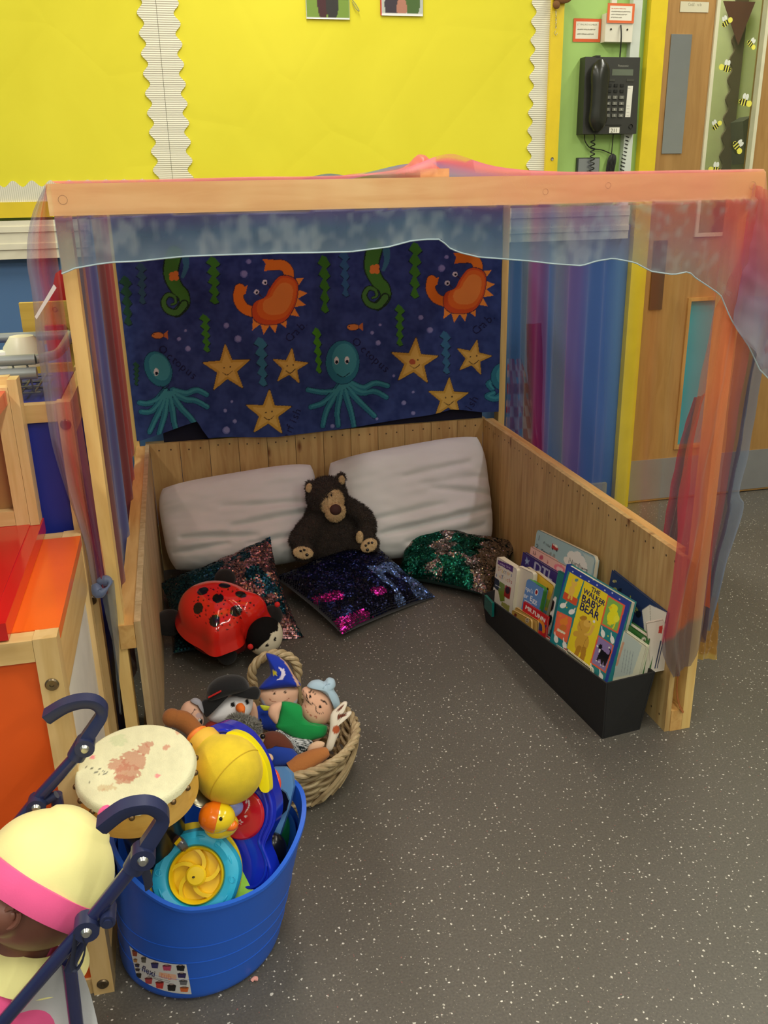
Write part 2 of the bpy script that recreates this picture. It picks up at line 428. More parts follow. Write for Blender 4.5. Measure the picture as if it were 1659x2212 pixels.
def corrugated(axis):
    s = N('corrugated_border_' + axis); tc = s.n('ShaderNodeTexCoord')
    wv = s.n('ShaderNodeTexWave', bands_direction=axis); wv.inputs['Scale'].default_value = 55; wv.inputs['Distortion'].default_value = 0.4; s.l(tc, 'Object', wv, 0)
    r = s.ramp(wv, 1, [(0.1, lin((208, 205, 182))), (0.8, lin((232, 229, 208)))]); s.l(r, 0, s.b, 'Base Color')
    s.b.inputs['Roughness'].default_value = 0.7; s.bump(wv, 1, 0.5, 0.002); return s.m
cor_z, cor_x = corrugated('Z'), corrugated('X')
def scallop_strip(x0, x1, z0, z1, side, y0=1.3745, per=0.0515, amp=0.0085):
    """A strip of corrugated card; the edge named by side is cut in scallops."""
    if side in 'LR':
        n = int((z1 - z0) / 0.004); zs = np.linspace(z0, z1, n); wv = [amp * math.sin(2 * PI * z / per) for z in zs]
        if side == 'R': P = [(x0, z0)] + [(x1 + a, z) for z, a in zip(zs, wv)] + [(x0, z1)]
        else: P = [(x1, z1)] + [(x0 + a, z) for z, a in zip(zs[::-1], wv[::-1])] + [(x1, z0)]
    else:
        n = int((x1 - x0) / 0.004); xs = np.linspace(x0, x1, n)
        P = [(x1, z0), ] + [(x, z1 + amp * math.sin(2 * PI * x / per)) for x in xs[::-1]] + [(x0, z0)]
    return MB().prism(P, (0, y0, 0), (1, 0, 0), (0, 0, 1), (0, 0.0025, 0))
ZB, ZT = 1.143, 2.42
bl = thing('notice_board', 'left notice board, yellow paper with a scalloped border along its bottom and right', 'notice board', (-0.6, WALL, ZB))
MB().span((-1.5, 1.384, ZB), (0.2035, WALL, ZT)).build('board_panel', cream, bl)
MB().span((-1.48, 1.379, ZB + 0.01), (0.19, 1.3838, ZT - 0.01)).build('backing_paper', paper_m, bl)
scallop_strip(0.158, 0.2035, ZB, ZT, 'L').build('border_strip', cor_z, bl)
scallop_strip(-1.5, 0.157, ZB, 1.192, 'T', y0=1.3715).build('border_strip', cor_x, bl)
MB().span((-1.5, 1.366, 1.100), (0.2035, WALL, ZB)).bevel(0.004).build('frame_rail', yellow, bl)
br = thing('notice_board', 'right notice board behind the den, plain yellow paper with two small photographs', 'notice board', (0.8, WALL, ZB))
MB().span((0.2045, 1.384, ZB), (1.389, WALL, ZT)).build('board_panel', cream, br)
MB().span((0.215, 1.379, ZB + 0.01), (1.38, 1.3838, ZT - 0.01)).build('backing_paper', paper_m, br)
scallop_strip(0.2045, 0.2585, ZB, ZT, 'R').build('border_strip', cor_z, br)
scallop_strip(1.336, 1.389, ZB, ZT, 'L').build('border_strip', cor_z, br)
MB().span((0.2045, 1.366, 1.100), (1.43, WALL, ZB)).bevel(0.004).build('frame_rail', yellow, br)
fr = MB().span((1.389, 1.362, ZB), (1.43, WALL, ZT)).bevel(0.004).build('frame_stile', yellow, br)
for z in (1.24, 1.9): MB().lathe([(0, -0.0015), (0.005, -0.001), (0.005, 0.001)], (1.41, 1.3605, z), Matrix.Rotation(PI / 2, 3, 'X'), 12).build('screw_head', pm('steel', (170, 170, 165), 0.35, 1.0), fr)
# two small photographs pinned near the top
def print_plane(name, x0, x1, z0, z1, y, nx, nz_, paint, th=0.0012, gain=1.0, base=(200, 200, 200), rough=0.35, **kw):
    xs = np.linspace(x0, x1, nx); zs = np.linspace(z0, z1, nz_); X, Z = np.meshgrid(xs, zs, indexing='ij')
    P = np.stack([X.ravel(), np.full(X.size, y), Z.ravel()], 1)
    U = np.stack([(X.ravel() - x0) / (x1 - x0), (Z.ravel() - z0) / (z1 - z0)], 1)
    A = Art(U, base, gain); paint(A)
    back = P + np.array([0, th, 0]); F = grid_faces(nx, nz_)
    n = len(P); ring = [i * nz_ for i in range(nx)] + [(nx - 1) * nz_ + j for j in range(1, nz_)] + [i * nz_ + nz_ - 1 for i in range(nx - 2, -1, -1)] + [j for j in range(nz_ - 2, 0, -1)]
    side = [(ring[k], ring[(k + 1) % len(ring)], ring[(k + 1) % len(ring)] + n, ring[k] + n) for k in range(len(ring))]
    F = np.concatenate([F, F[:, ::-1] + n, np.array(side)])
    return link(name, np_mesh(name, np.concatenate([P, back]), F, np.concatenate([A.c, A.c])), attr_mat('printed_paper', rough), **kw)
def ph1(A):
    A.poly([(0, .0), (1, 0), (1, .7), (0, .75)], (120, 150, 60)); A.poly([(0, .55), (1, .5), (1, .75), (0, .8)], (60, 80, 45))
    A.ell(.38, .45, .12, .5, (70, 35, 40)); A.ell(.36, .95, .07, .13, (190, 150, 130)); A.ell(.6, .45, .15, .5, (50, 48, 46)); A.ell(.62, .95, .06, .12, (180, 145, 125))
    A.poly([(0, 0), (1, 0), (1, .04), (0, .05)], (230, 230, 225)); A.poly([(0, 0), (.02, 0), (.02, 1), (0, 1)], (230, 230, 225))
tag(print_plane('photograph', 0.628, 0.757, 1.629, 1.73, 1.3735, 50, 40, ph1, base=(170, 185, 150)), 'left small photograph of two people on grass, pinned on yellow paper', 'photograph')
def ph2(A):
    A.ell(.3, .3, .2, .5, (60, 50, 60)); A.ell(.75, .4, .18, .5, (70, 100, 45)); A.ell(.5, .2, .12, .3, (175, 120, 100))
    A.poly([(0, 0), (1, 0), (1, .06), (0, .06)], (232, 232, 228)); A.poly([(0, 0), (.03, 0), (.03, 1), (0, 1)], (200, 60, 60)); A.ell(.4, .7, .06, .1, (190, 150, 130))
tag(print_plane('photograph', 0.850, 0.981, 1.642, 1.74, 1.3735, 50, 40, ph2, base=(185, 190, 180)), 'right small photograph with a red left edge, pinned on yellow paper', 'photograph')
tag(MB().tube(vsmooth([aty(757, -6, 1.372), aty(770, 12, 1.372), aty(776, 24, 1.371), aty(768, 18, 1.372), aty(761, 4, 1.372)], 20), 0.0012, 5).build('string_loop', pm('grey_string', (150, 150, 110), 0.8), smooth=True), 'thin loop of string hanging beside the left small photograph', 'string')
# brown felt shape and a little chain hanging at the top of the yellow frame
bf = tag(MB().ell(aty(1215, -8, 1.352), (0.034, 0.007, 0.02)).ell(aty(1202, 10, 1.352), (0.012, 0.006, 0.012)).build('felt_hanging', pm('brown_felt', (120, 82, 42), 0.9, bump=0.3), smooth=True, loc=aty(1215, -8, 1.352)), 'brown felt shape hanging at the top of the yellow frame', 'decoration')
ch = thing('hook_chain', 'small metal chain with a hook hanging on the yellow board frame', 'chain', aty(1202, 20, 1.358))
steel = pm('steel', (170, 170, 165), 0.35, 1.0)
for k in range(5):
    c = aty(1201, 26 + k * 8, 1.358); R = Matrix.Rotation(PI / 2 * (k % 2), 3, 'Z') @ Matrix.Rotation(PI / 2, 3, 'X')
    MB().tube([c + R @ Vector((0.0018 * math.cos(a), 0.0034 * math.sin(a), 0)) if False else c + Vector((0.002 * math.cos(a) * (k % 2 == 0), 0.002 * math.cos(a) * (k % 2), 0.0042 * math.sin(a))) for a in np.linspace(0, 2 * PI, 11)[:-1]], 0.0007, 5, True).build('link', steel, ch, True)
MB().tube(vsmooth([aty(1200, 66, 1.358), aty(1198, 72, 1.358), aty(1201, 76, 1.358), aty(1204, 71, 1.358)], 12), 0.0008, 5).build('hook', steel, ch, True)
# ---- the vertical pipe and the green strip beside the door
struct(MB().span((1.668, 1.376, 1.092), (1.700, WALL, 2.5)).bevel(0.004).build('trim_2', pm('pale_conduit', (205, 212, 200), 0.5)))
# ---- door frame, door with two glass panels, corridor behind
struct(MB().span((1.728, 1.372, 0), (1.786, 1.50, 2.1)).bevel(0.004).build('trim_3', yellow))
struct(MB().span((2.668, 1.372, 0), (2.726, 1.50, 2.1)).bevel(0.004).build('trim_4', yellow))
struct(MB().span((1.728, 1.372, 2.04), (2.726, 1.50, 2.1)).bevel(0.004).build('trim_5', yellow))
oak = wood('door_veneer', (184, 142, 84), (170, 128, 72), 'Z', 0.4, knots=False)
beadm = pm('pale_glazing_bead', (214, 210, 178), 0.45)
dr = bpy.data.objects.new('door_1', None); COL.objects.link(dr); dr.location = (1.79, 1.40, 0); dr['kind'] = 'structure'
DY0, DY1 = 1.402, 1.446
gx0, gx1 = 1.975, 2.172
for a, b in (((1.79, 0.004), (gx0, 2.036)), ((gx1, 0.004), (2.664, 2.036)), ((gx0, 0.004), (gx1, 0.205)), ((gx0, 0.77), (gx1, 0.98)), ((gx0, 1.96), (gx1, 2.036))):
    MB().span((a[0], DY0, a[1]), (b[0], DY1, b[1])).build('door_panel', oak, dr)
s = N('door_glass'); gl = s.n('ShaderNodeBsdfGlossy'); gl.inputs['Roughness'].default_value = 0.03; trn = s.n('ShaderNodeBsdfTransparent'); trn.inputs[0].default_value = (0.86, 0.9, 0.82, 1)
fz = s.n('ShaderNodeFresnel'); fz.inputs[0].default_value = 1.5; mx = s.n('ShaderNodeMixShader'); s.l(fz, 0, mx, 0); s.l(trn, 0, mx, 1); s.l(gl, 0, mx, 2); s.l(mx, 0, s.out, 'Surface')
glass_m = s.m
teal_glass = pm('teal_filmed_glass', (0, 168, 186), 0.12, coat=0.5, var=0.05, vscale=5)
for z0, z1, bm_ in ((0.98, 1.96, beadm), (0.205, 0.77, wood('bead_oak', (205, 160, 90), (185, 140, 75), 'Z', 0.4, False))):
    MB().span((gx0, 1.420, z0), (gx1, 1.426, z1)).build('glass_pane', glass_m if z0 > .5 else teal_glass, dr)
    for a, b in (((gx0, z0), (gx0 + 0.012, z1)), ((gx1 - 0.012, z0), (gx1, z1)), ((gx0 + 0.012, z0), (gx1 - 0.012, z0 + 0.012)), ((gx0 + 0.012, z1 - 0.012), (gx1 - 0.012, z1))):
        MB().span((a[0], 1.394, a[1]), (b[0], 1.4195, b[1])).bevel(0.002, 1).build('glazing_bead', bm_, dr)
pl = MB().span((1.822, 1.3985, 1.253), (1.897, DY0, 1.612)).bevel(0.0008, 1).build('push_plate', pm('brushed_steel', (178, 182, 190), 0.28, 0.9, var=0.03), dr)
for x in (1.831, 1.888):
    for z in (1.264, 1.432, 1.601): MB().lathe([(0, -0.001), (0.0035, -0.0006), (0.0036, 0.0)], (x, 1.3985, z), Matrix.Rotation(PI / 2, 3, 'X'), 10).build('screw', pm('dark_screw', (70, 65, 55), 0.4, 0.8), pl)
MB().span((1.822, 1.396, 0.735), (1.872, DY0, 0.972)).bevel(0.006).build('lock_plate', pm('bronze_plate', (66, 50, 46), 0.5, 0.3), dr)
MB().span((1.80, 1.3985, 0.012), (2.65, DY0, 0.172)).bevel(0.001, 1).build('kick_plate', pm('steel_kick_plate', (165, 165, 168), 0.42, 0.6, var=0.04), dr)
MB().span((1.7862, 1.394, 1.43), (1.793, 1.4025, 1.50)).build('hinge', pm('dark_hinge', (60, 48, 30), 0.5, 0.6), dr)
def hello(A):
    A.text('Cześć - hello', (.27, .58), (.085, 0), (0, .42), (110, 105, 85))
tag(print_plane('door_sign', 1.846, 1.948, 1.676, 1.706, 1.4, 110, 34, hello, base=(212, 205, 176)), 'small cream paper strip reading a two-language greeting on the door', 'sign')
# corridor seen through the upper glass
grn = pm('corridor_paint', (196, 196, 158), 0.8)
struct(MB().span((1.3, 2.62, 0), (4.2, 2.7, 2.6)).build('wall_corridor', grn))
struct(MB().span((1.735, 1.50, 0), (1.76, 2.62, 2.6)).build('wall_corridor.001', grn))
yb = 2.6
wv = [(2.832 + 0.010 * math.sin(k * 0.9), 0.8 + k * 0.012) for k in range(140)]
struct(MB().prism(wv + [(2.888, wv[-1][1]), (2.888, wv[0][1])], (0, yb, 0), (1, 0, 0), (0, 0, 1), (0, 0.01, 0)).build('trim_6', pm('brown_border', (82, 68, 50), 0.8)))
tri = [aty(1563, 2, 2.58), aty(1632, 4, 2.58), aty(1595, 97, 2.58)]
tag(MB().prism([(p.x, p.z) for p in tri], (0, 2.58, 0), (1, 0, 0), (0, 0, 1), (0, 0.004, 0)).build('pennant', pm('maroon_felt', (92, 50, 42), 0.9)), 'dark red triangular pennant hanging behind the door glass', 'pennant')
tag(MB().prism([(p.x, p.z) for p in [aty(1605, 262, 2.5), aty(1626, 250, 2.5), aty(1668, 250, 2.5), aty(1664, 350, 2.5), aty(1608, 354, 2.5)]], (0, 2.5, 0), (1, 0, 0), (0, 0, 1), (0, 0.1, 0)).build('dark_board', pm('dark_board', (58, 58, 46), 0.7)), 'dark board standing behind the lower right of the door glass', 'board')
# bee stickers on the upper glass
bee_y = pm('bee_yellow', (232, 226, 90), 0.5); bee_k = pm('bee_black', (34, 32, 24), 0.5); bee_w = pm('bee_wing', (225, 228, 215), 0.5)
def bee(u, v, ang, size, label, flip=1):
    c = aty(u, v, 1.4165); S = size / 1900 * 3.0; ca, sa = math.cos(math.radians(ang)), math.sin(math.radians(ang))
    X = Vector((ca, 0, sa)) * flip; Y = Vector((-sa, 0, ca)); h = Vector((0, 0.0012, 0))
    b = thing('bee_sticker', label, 'sticker', c, 'bee stickers on the door glass')
    E = lambda cx, cy, rx, ry, n=18: [(cx + rx * math.cos(2 * PI * k / n), cy + ry * math.sin(2 * PI * k / n)) for k in range(n)]
    MB().prism([(p[0] * S, p[1] * S) for p in E(-.15, 0, .36, .22)], c, X, Y, h).build('body', bee_y, b)
    for x0 in (-.42, -.22, -.02):
        yy = .21 * math.sqrt(max(0.1, 1 - ((x0 + .2) / .36) ** 2))
        MB().prism([(S * x0, -S * yy), (S * (x0 + .1), -S * yy), (S * (x0 + .1), S * yy), (S * x0, S * yy)], c - h * 0.5, X, Y, h * 0.5).build('stripe', bee_k, b)
    MB().prism([(S * -.5, 0), (S * -.4, -S * .1), (S * -.4, S * .1)], c, X, Y, h).build('sting', bee_k, b)
    MB().prism([(p[0] * S, p[1] * S) for p in E(.3, 0, .2, .2)], c - h * 0.6, X, Y, h).build('head', bee_y, b)
    for wx in (-.2, .02): MB().prism([(p[0] * S, p[1] * S) for p in E(wx, .36, .12, .2)], c, X, Y, h).build('wing', bee_w, b)
for a in ((1571, 48, 32, 26, 'topmost full bee sticker by the left bead of the door glass', 1), (1623, 97, -38, 24, 'bee sticker diving right beside the red pennant tip', 1),
          (1566, 147, 12, 30, 'bee sticker facing left, second down by the left bead', -1), (1610, 222, -12, 32, 'largest bee sticker facing right in the middle of the glass', 1),
          (1549, 271, 38, 25, 'small bee sticker climbing right, third down by the left bead', 1), (1593, 319, -50, 31, 'bee sticker diving right below the middle of the glass', 1),
          (1543, 367, 5, 30, 'bee sticker half hidden by the den roof, facing left', -1), (1613, -8, 10, 26, 'bee sticker cut off by the top edge of the picture', 1)):
    bee(a[0], a[1], a[2] if a[5] > 0 else -a[2], a[3], a[4], a[5])

# ================================================================== SIGNS AND TELEPHONE ON THE GREEN WALL
def note_paint(lines, border=(225, 92, 46), hd=None):
    # lines: (words or None for print too small to read, start x, letter size or line length)
    def f(A):
        A.poly([(.09, .13), (.91, .13), (.91, .87), (.09, .87)], (236, 232, 214))
        for k, (txt, x, sz) in enumerate(lines):
            c = (120, 112, 90) if not (hd and k == 0) else hd; z = .70 - k * (.6 / len(lines))
            if txt: A.text(txt, (x, z), (sz, 0), (0, sz * 1.35), c)
            else: A.stroke([(x + i * .012, z + .03 + .028 * math.sin(i * 2.3 + k) * (1 if i % 6 else 0)) for i in range(int(sz / .012))], .016, c)
    return f
p0, p1 = aty(1237, 90, 1.3985), aty(1299, 41, 1.3985)
tag(print_plane('wall_note', p0.x, p1.x, p0.z, p1.z, 1.3975, 120, 90, note_paint([('I.T PHONE NUMBER', .13, .082), (None, .14, .68), (None, .14, .62)]), base=(222, 100, 52)), 'small orange-edged paper note on the green wall left of the socket box', 'note')
sk = thing('phone_socket', 'white telephone socket box above the black wall telephone', 'socket', aty(1340, 90, 1.39))
a, b = aty(1306, 90, 1.37), aty(1368, 45, 1.37)
whitep = pm('white_plastic', (226, 222, 202), 0.4)
MB().span((a.x, 1.37, a.z), (b.x, WALL, b.z + 0.02)).bevel(0.004).build('socket_box', whitep, sk)
for dx in (0.2, 0.8): MB().lathe([(0, -0.0008), (0.0028, -0.0008), (0.003, 0.0005)], (a.x + (b.x - a.x) * dx, 1.369, a.z + 0.035), Matrix.Rotation(PI / 2, 3, 'X'), 10).build('screw', pm('dark_screw', (70, 65, 55), 0.4, 0.8), sk)
MB().span((1.60, 1.388, b.z + 0.02), (1.618, WALL, 2.4)).build('cable_duct', whitep, sk)
p0, p1 = aty(1311, 49, 1.366), aty(1372, 8, 1.366)
tag(print_plane('wall_note', p0.x, p1.x, p0.z, p1.z, 1.3665, 120, 90, note_paint([(None, .14, .55), (None, .14, .72), (None, .14, .6), (None, .14, .42)], hd=(205, 120, 80)), base=(226, 110, 60)), 'orange-edged paper note stuck over the white socket box', 'note')
# ---- telephone
blk = pm('phone_black', (46, 46, 40), 0.42); blk2 = pm('phone_black_gloss', (38, 39, 32), 0.25); key_m = pm('key_grey', (112, 112, 102), 0.5)
X0, X1, Z0, Z1 = 1.508, 1.698, 1.313, 1.538
tp = thing('wall_telephone', 'black push-button wall telephone with handset and a white extension label', 'telephone', (1.60, 1.385, 1.42))
MB().hexa([(X0, WALL, Z0), (X1, WALL, Z0), (X1, 1.352, Z0), (X0, 1.352, Z0), (X0, WALL, Z1), (X1, WALL, Z1), (X1, 1.362, Z1), (X0, 1.362, Z1)]).bevel(0.004).build('telephone_body', blk, tp)
hx = X0 + 0.043
H = MB(); pts = [(hx, 1.338 - 0.006 * math.sin(PI * k / 14), Z1 - 0.012 - k * (Z1 - Z0 - 0.02) / 14) for k in range(15)]
rs = [0.012, 0.026, 0.031, 0.032, 0.0315, 0.030, 0.029, 0.029, 0.029, 0.029, 0.030, 0.0315, 0.031, 0.026, 0.012]
H.tube(pts, rs, 20); [setattr(v.co, 'y', 1.340 + (v.co.y - 1.338) * 0.6) for v in H.b.verts]; H.build('handset', blk2, tp, True)
MB().span((hx - 0.008, 1.36, Z1), (hx + 0.008, 1.385, Z1 + 0.004)).build('hook_tab', blk, tp)
def on_face(x, z): return 1.352 + 0.010 * (z - Z0) / (Z1 - Z0)
sc = MB().span((X0 + 0.094, 1.3590, Z1 - 0.053), (X0 + 0.167, 1.364, Z1 - 0.035)).build('display', pm('lcd', (104, 112, 96), 0.2), tp)
def textmesh(st, size, o, ex=(1, 0, 0), ez=(0, 0, 1), th=0.0006):
    V, T = text_tris(st); o, ex, ez = Vector(o), Vector(ex), Vector(ez); nrm = ex.cross(ez).normalized() * th
    P = [o + ex * (v[0] * size) + ez * (v[1] * size) + nrm for v in V]
    return np_mesh('t', np.array([tuple(p) for p in P]), T)
link('lettering', textmesh('Panasonic', 0.0095, (X0 + 0.113, 1.3608, Z1 - 0.028)), pm('grey_print', (150, 150, 138), 0.5), tp)
keys = '123456789*0#'
for r_ in range(4):
    for c_ in range(3):
        x, z = X0 + 0.083 + c_ * 0.0235, Z1 - 0.117 - r_ * 0.0178; y = on_face(x, z)
        k = MB().span((x - 0.008, y - 0.004, z - 0.0048), (x + 0.008, y + 0.002, z + 0.0048)).bevel(0.0012, 1).build('key', key_m, tp)
        link('digit', textmesh(keys[r_ * 3 + c_], 0.0085, (x - 0.0025, y - 0.0042, z - 0.003)), pm('key_print', (215, 212, 196), 0.5), k)
for r_ in range(2):
    for c_ in range(3):
        x, z = X0 + 0.087 + c_ * 0.0215, Z1 - 0.082 - r_ * 0.0165; y = on_face(x, z)
        MB().span((x - 0.006, y - 0.003, z - 0.004), (x + 0.006, y + 0.002, z + 0.004)).bevel(0.001, 1).build('function_key', pm('key_dark', (26, 26, 22), 0.4), tp)
for c_ in range(2):
    x, z = X0 + 0.092 + c_ * 0.066, Z1 - 0.066; y = on_face(x, z)
    MB().span((x - 0.013, y - 0.002, z - 0.004), (x + 0.013, y + 0.002, z + 0.003)).bevel(0.001, 1).build('menu_key', pm('key_mid', (66, 66, 58), 0.4), tp)
x = X0 + 0.147
st = MB().hexa([(x, on_face(x, Z0 + .05) - .001, Z0 + .05), (x + .018, on_face(x, Z0 + .05) - .001, Z0 + .05), (x + .018, 1.36, Z0 + .05), (x, 1.36, Z0 + .05),
           (x + .004, on_face(x, Z1 - .083) - .001, Z1 - .083), (x + .022, on_face(x, Z1 - .083) - .001, Z1 - .083), (x + .022, 1.365, Z1 - .083), (x + .004, 1.365, Z1 - .083)]).build('label_strip', pm('paper_label', (222, 220, 205), 0.6), tp)
for k in range(5):
    z = (Z0 + .135, Z0 + .083, Z0 + .075, Z0 + .064, Z0 + .054)[k]
    MB().tube([(x + .004 + i * .0011, on_face(x, z) - 0.0012, z + .001 * math.sin(i * 2.1 + k)) for i in range(9)], 0.0003, 3).build('handwriting', pm('grey_ink', (120, 120, 112), 0.6), st)
lb = MB().span((X0 + 0.092, 1.3500, Z0 + 0.002), (X0 + 0.128, 1.3525, Z0 + 0.019)).bevel(0.0006, 1).build('number_label', pm('white_label', (236, 234, 218), 0.5), tp)
link('lettering', textmesh('211', 0.0165, (X0 + 0.0965, 1.3499, Z0 + 0.0045)), pm('label_ink', (92, 92, 72), 0.6), lb)
MB().lathe([(0, -0.005), (0.006, -0.004), (0.007, 0.002)], (X1 - 0.022, 1.352, Z0 + 0.022), Matrix.Rotation(PI / 2, 3, 'X'), 14).build('speaker_button', blk2, tp)
MB().span((X0 + 0.078, 1.3515, Z0 + 0.026), (X0 + 0.135, 1.354, Z0 + 0.0275)).build('groove', pm('key_dark', (26, 26, 22), 0.4), tp)
cordm = pm('cord_black', (34, 34, 28), 0.5)
tag(MB().tube(vsmooth([aty(1341, 54, 1.366), aty(1342, 80, 1.360), aty(1339, 125, 1.372)], 10), 0.0022, 6).build('cable', cordm, smooth=True), 'short straight black cable from the white socket box to the telephone', 'cable')
def coil(a, b, r, n, name, label):
    a, b = Vector(a), Vector(b); d = b - a; P = []
    for k in range(n * 10 + 1):
        t = k / (n * 10); an = 2 * PI * t * n; P.append(a + d * t + Vector((r * math.cos(an), r * 0.8 * math.sin(an), 0)))
    return tag(MB().tube(P, 0.0019, 5).build(name, cordm, smooth=True, loc=a), label, 'cord')
coil(aty(1281, 302, 1.375), aty(1278, 385, 1.375), 0.0072, 8, 'coiled_cord', 'curly handset cord hanging in front of the steel socket plate')
coil(aty(1355, 290, 1.380), aty(1341, 385, 1.380), 0.0066, 12, 'coiled_cord', 'curly cord hanging from the right corner of the telephone')
tag(MB().tube(vsmooth([aty(1263, 289, 1.385), aty(1264, 305, 1.38), aty(1276, 320, 1.385), aty(1300, 324, 1.39), aty(1320, 332, 1.385)], 20), 0.0017, 6).tube(vsmooth([aty(1281, 285, 1.375), aty(1285, 296, 1.375), aty(1283, 305, 1.375)], 8), 0.0017, 5).build('cable', cordm, smooth=True), 'thin black cable looping from under the telephone to the bundled flex', 'cable')
tag(MB().tube(vsmooth([aty(1325, 289, 1.385), aty(1323, 312, 1.385), aty(1321, 334, 1.385)], 8), 0.0017, 5).build('cable', cordm, smooth=True), 'straight black cable running down from the telephone to the bundled flex', 'cable')
bd = thing('cable_bundle', 'folded bundle of black flex hanging below the telephone', 'cable', aty(1322, 360, 1.385))
for k in range(7):
    o_ = (k - 3) * 2.6
    MB().tube(vsmooth([aty(1324 + o_ * .6, 332 + abs(o_) * .4, 1.386 - .002 * (k % 2)), aty(1322 + o_, 345, 1.384 - .002 * (k % 3)), aty(1318 + o_, 368, 1.384), aty(1316 + o_ * .7, 384, 1.386)], 12), 0.0024, 6).build('flex_loop', cordm, bd, True)
a, b = aty(1246, 388, 1.385), aty(1297, 340, 1.385)
sp = thing('wall_socket', 'brushed steel socket plate on the green wall below the telephone', 'socket', (a.x, 1.39, a.z))
MB().span((a.x, 1.389, a.z), (b.x, WALL, b.z)).bevel(0.004).build('back_box', pm('dark_steel', (84, 88, 84), 0.4, 0.8), sp)
MB().span((a.x + .003, 1.385, a.z + .003), (b.x - .003, 1.3895, b.z - .003)).bevel(0.003).build('face_plate', pm('brushed_steel', (178, 182, 190), 0.28, 0.9, var=0.03), sp)
MB().span((a.x + .014, 1.383, a.z + .012), (a.x + .024, 1.386, a.z + .024)).build('rocker', pm('rocker', (214, 196, 178), 0.4), sp)

# ================================================================== THE DEN
pine_x = wood('pine_x', (242, 208, 152), (230, 188, 128), 'X', 0.5)
pine_y = wood('pine_y', (222, 180, 112), (200, 152, 86), 'Y', 0.5)
pine_z = wood('pine_z', (242, 208, 134), (230, 190, 114), 'Z', 0.5, knots=False)
plank_m = wood('pine_plank', (210, 180, 120), (186, 150, 94), 'Z', 0.5)
plank_old = wood('pine_plank_left', (206, 182, 138), (184, 156, 112), 'Z', 0.55)
nail_m = pm('nail_head', (96, 78, 56), 0.5, 0.3)
W, D, H = 1.22, 1.24, 1.1722
XL, XR, HP = 0.0552, 1.1488, 0.4264
den = thing('play_den', 'pine play den with a low plank box and a tall post frame', 'den', (0.61, 0.6, 0))
def timber(name, a, b, m): return MB().span(a, b).bevel(0.0025, 2).build(name, m, den)
front = timber('front_beam', (0, -0.022, H - 0.0457), (W, 0, H), pine_x)
for x in (0.022, 1.196): MB().lathe([(0, -0.0006), (0.006, -0.0003), (0.0068, 0.0005)], (x, -0.022, H - 0.023), Matrix.Rotation(PI / 2, 3, 'X'), 12).build('screw_head', nail_m, front)
for x, z in ((0.915, H - 0.018), (0.80, H - 0.026)): MB().lathe([(0, -0.0004), (0.0045, -0.0003), (0.005, 0.0005)], (x, -0.022, z), Matrix.Rotation(PI / 2, 3, 'X'), 10).build('knot', pm('knot', (150, 90, 55), 0.6), front)
timber('post', (0.0045, 0.0, 0.0), (0.0262, 0.042, H - 0.002), pine_z)
timber('post', (1.1905, 0.0, 0.0), (1.2118, 0.045, H - 0.002), pine_z)
timber('post', (0.0045, D, 0.0), (0.0262, D + 0.042, H - 0.002), pine_z)
timber('post', (1.203, D, 0.0), (1.2245, D + 0.042, H - 0.002), pine_z)
timber('back_beam', (0, D + 0.0425, H - 0.0457), (W, D + 0.0645, H), pine_x)
timber('side_rail', (-0.0005, 0.043, H - 0.048), (0.021, D - 0.001, H - 0.002), pine_y)
timber('side_rail', (1.196, 0.046, H - 0.048), (1.2175, D - 0.001, H - 0.002), pine_y)
a, b = aty(905, 393, 0.01), aty(967, 364, 0.01)
timber('ridge_joist', (a.x, 0.001, H - 0.03), (b.x, D + 0.06, b.z), pine_y)
# ---- low box of tongue-and-groove planks
def planks(side):
    pts = []
    if side == 'B':
        n = 12; pw = (XR - XL) / n
        for k in range(n): pts.append(((XL + k * pw, D, 0), (XL + (k + 1) * pw, D + 0.012, HP)))
    else:
        n = 14; pw = D / n
        for k in range(n):
            if side == 'R': pts.append(((XR, k * pw, 0), (XR + 0.012, (k + 1) * pw, HP)))
            else: pts.append(((XL - 0.012, k * pw, 0), (XL, (k + 1) * pw, HP)))
    for k, (a, b) in enumerate(pts):
        j = (fnoise(k * 1.7, {'B': 0, 'R': 5, 'L': 9}[side]) * 0.0012)
        a, b = Vector(a), Vector(b)
        if side == 'B': a.y += j * 0.5; b.z += j; a.x += 0.0007; b.x -= 0.0007
        elif side == 'R': a.x += j * 0.5; b.z += j; a.y += 0.0007; b.y -= 0.0007
        else: b.x += j * 0.5; b.z += j; a.y += 0.0007; b.y -= 0.0007
        m_ = MB().span(a, b)
        ed = 'XY'['RL'.count(side)] if side != 'B' else 'X'
        m_.bevel(0.0030, 1)
        p = m_.build('plank', plank_old if side == 'L' else plank_m, den)
        if side in 'BR':
            nb = MB()
            for f in (0.3, 0.7):
                for z in (HP - 0.022, 0.03):
                    if side == 'B': nb.ell((a.x + (b.x - a.x) * f, a.y - 0.0002, z + 0.006 * fnoise(k, f, z)), (0.0028, 0.0006, 0.0028), None, 8, 4)
                    else: nb.ell((a.x - 0.0002, a.y + (b.y - a.y) * f, z + 0.006 * fnoise(k, f, z)), (0.0006, 0.0028, 0.0028), None, 8, 4)
            nb.build('nail', nail_m, p)
planks('B'); planks('R'); planks('L')
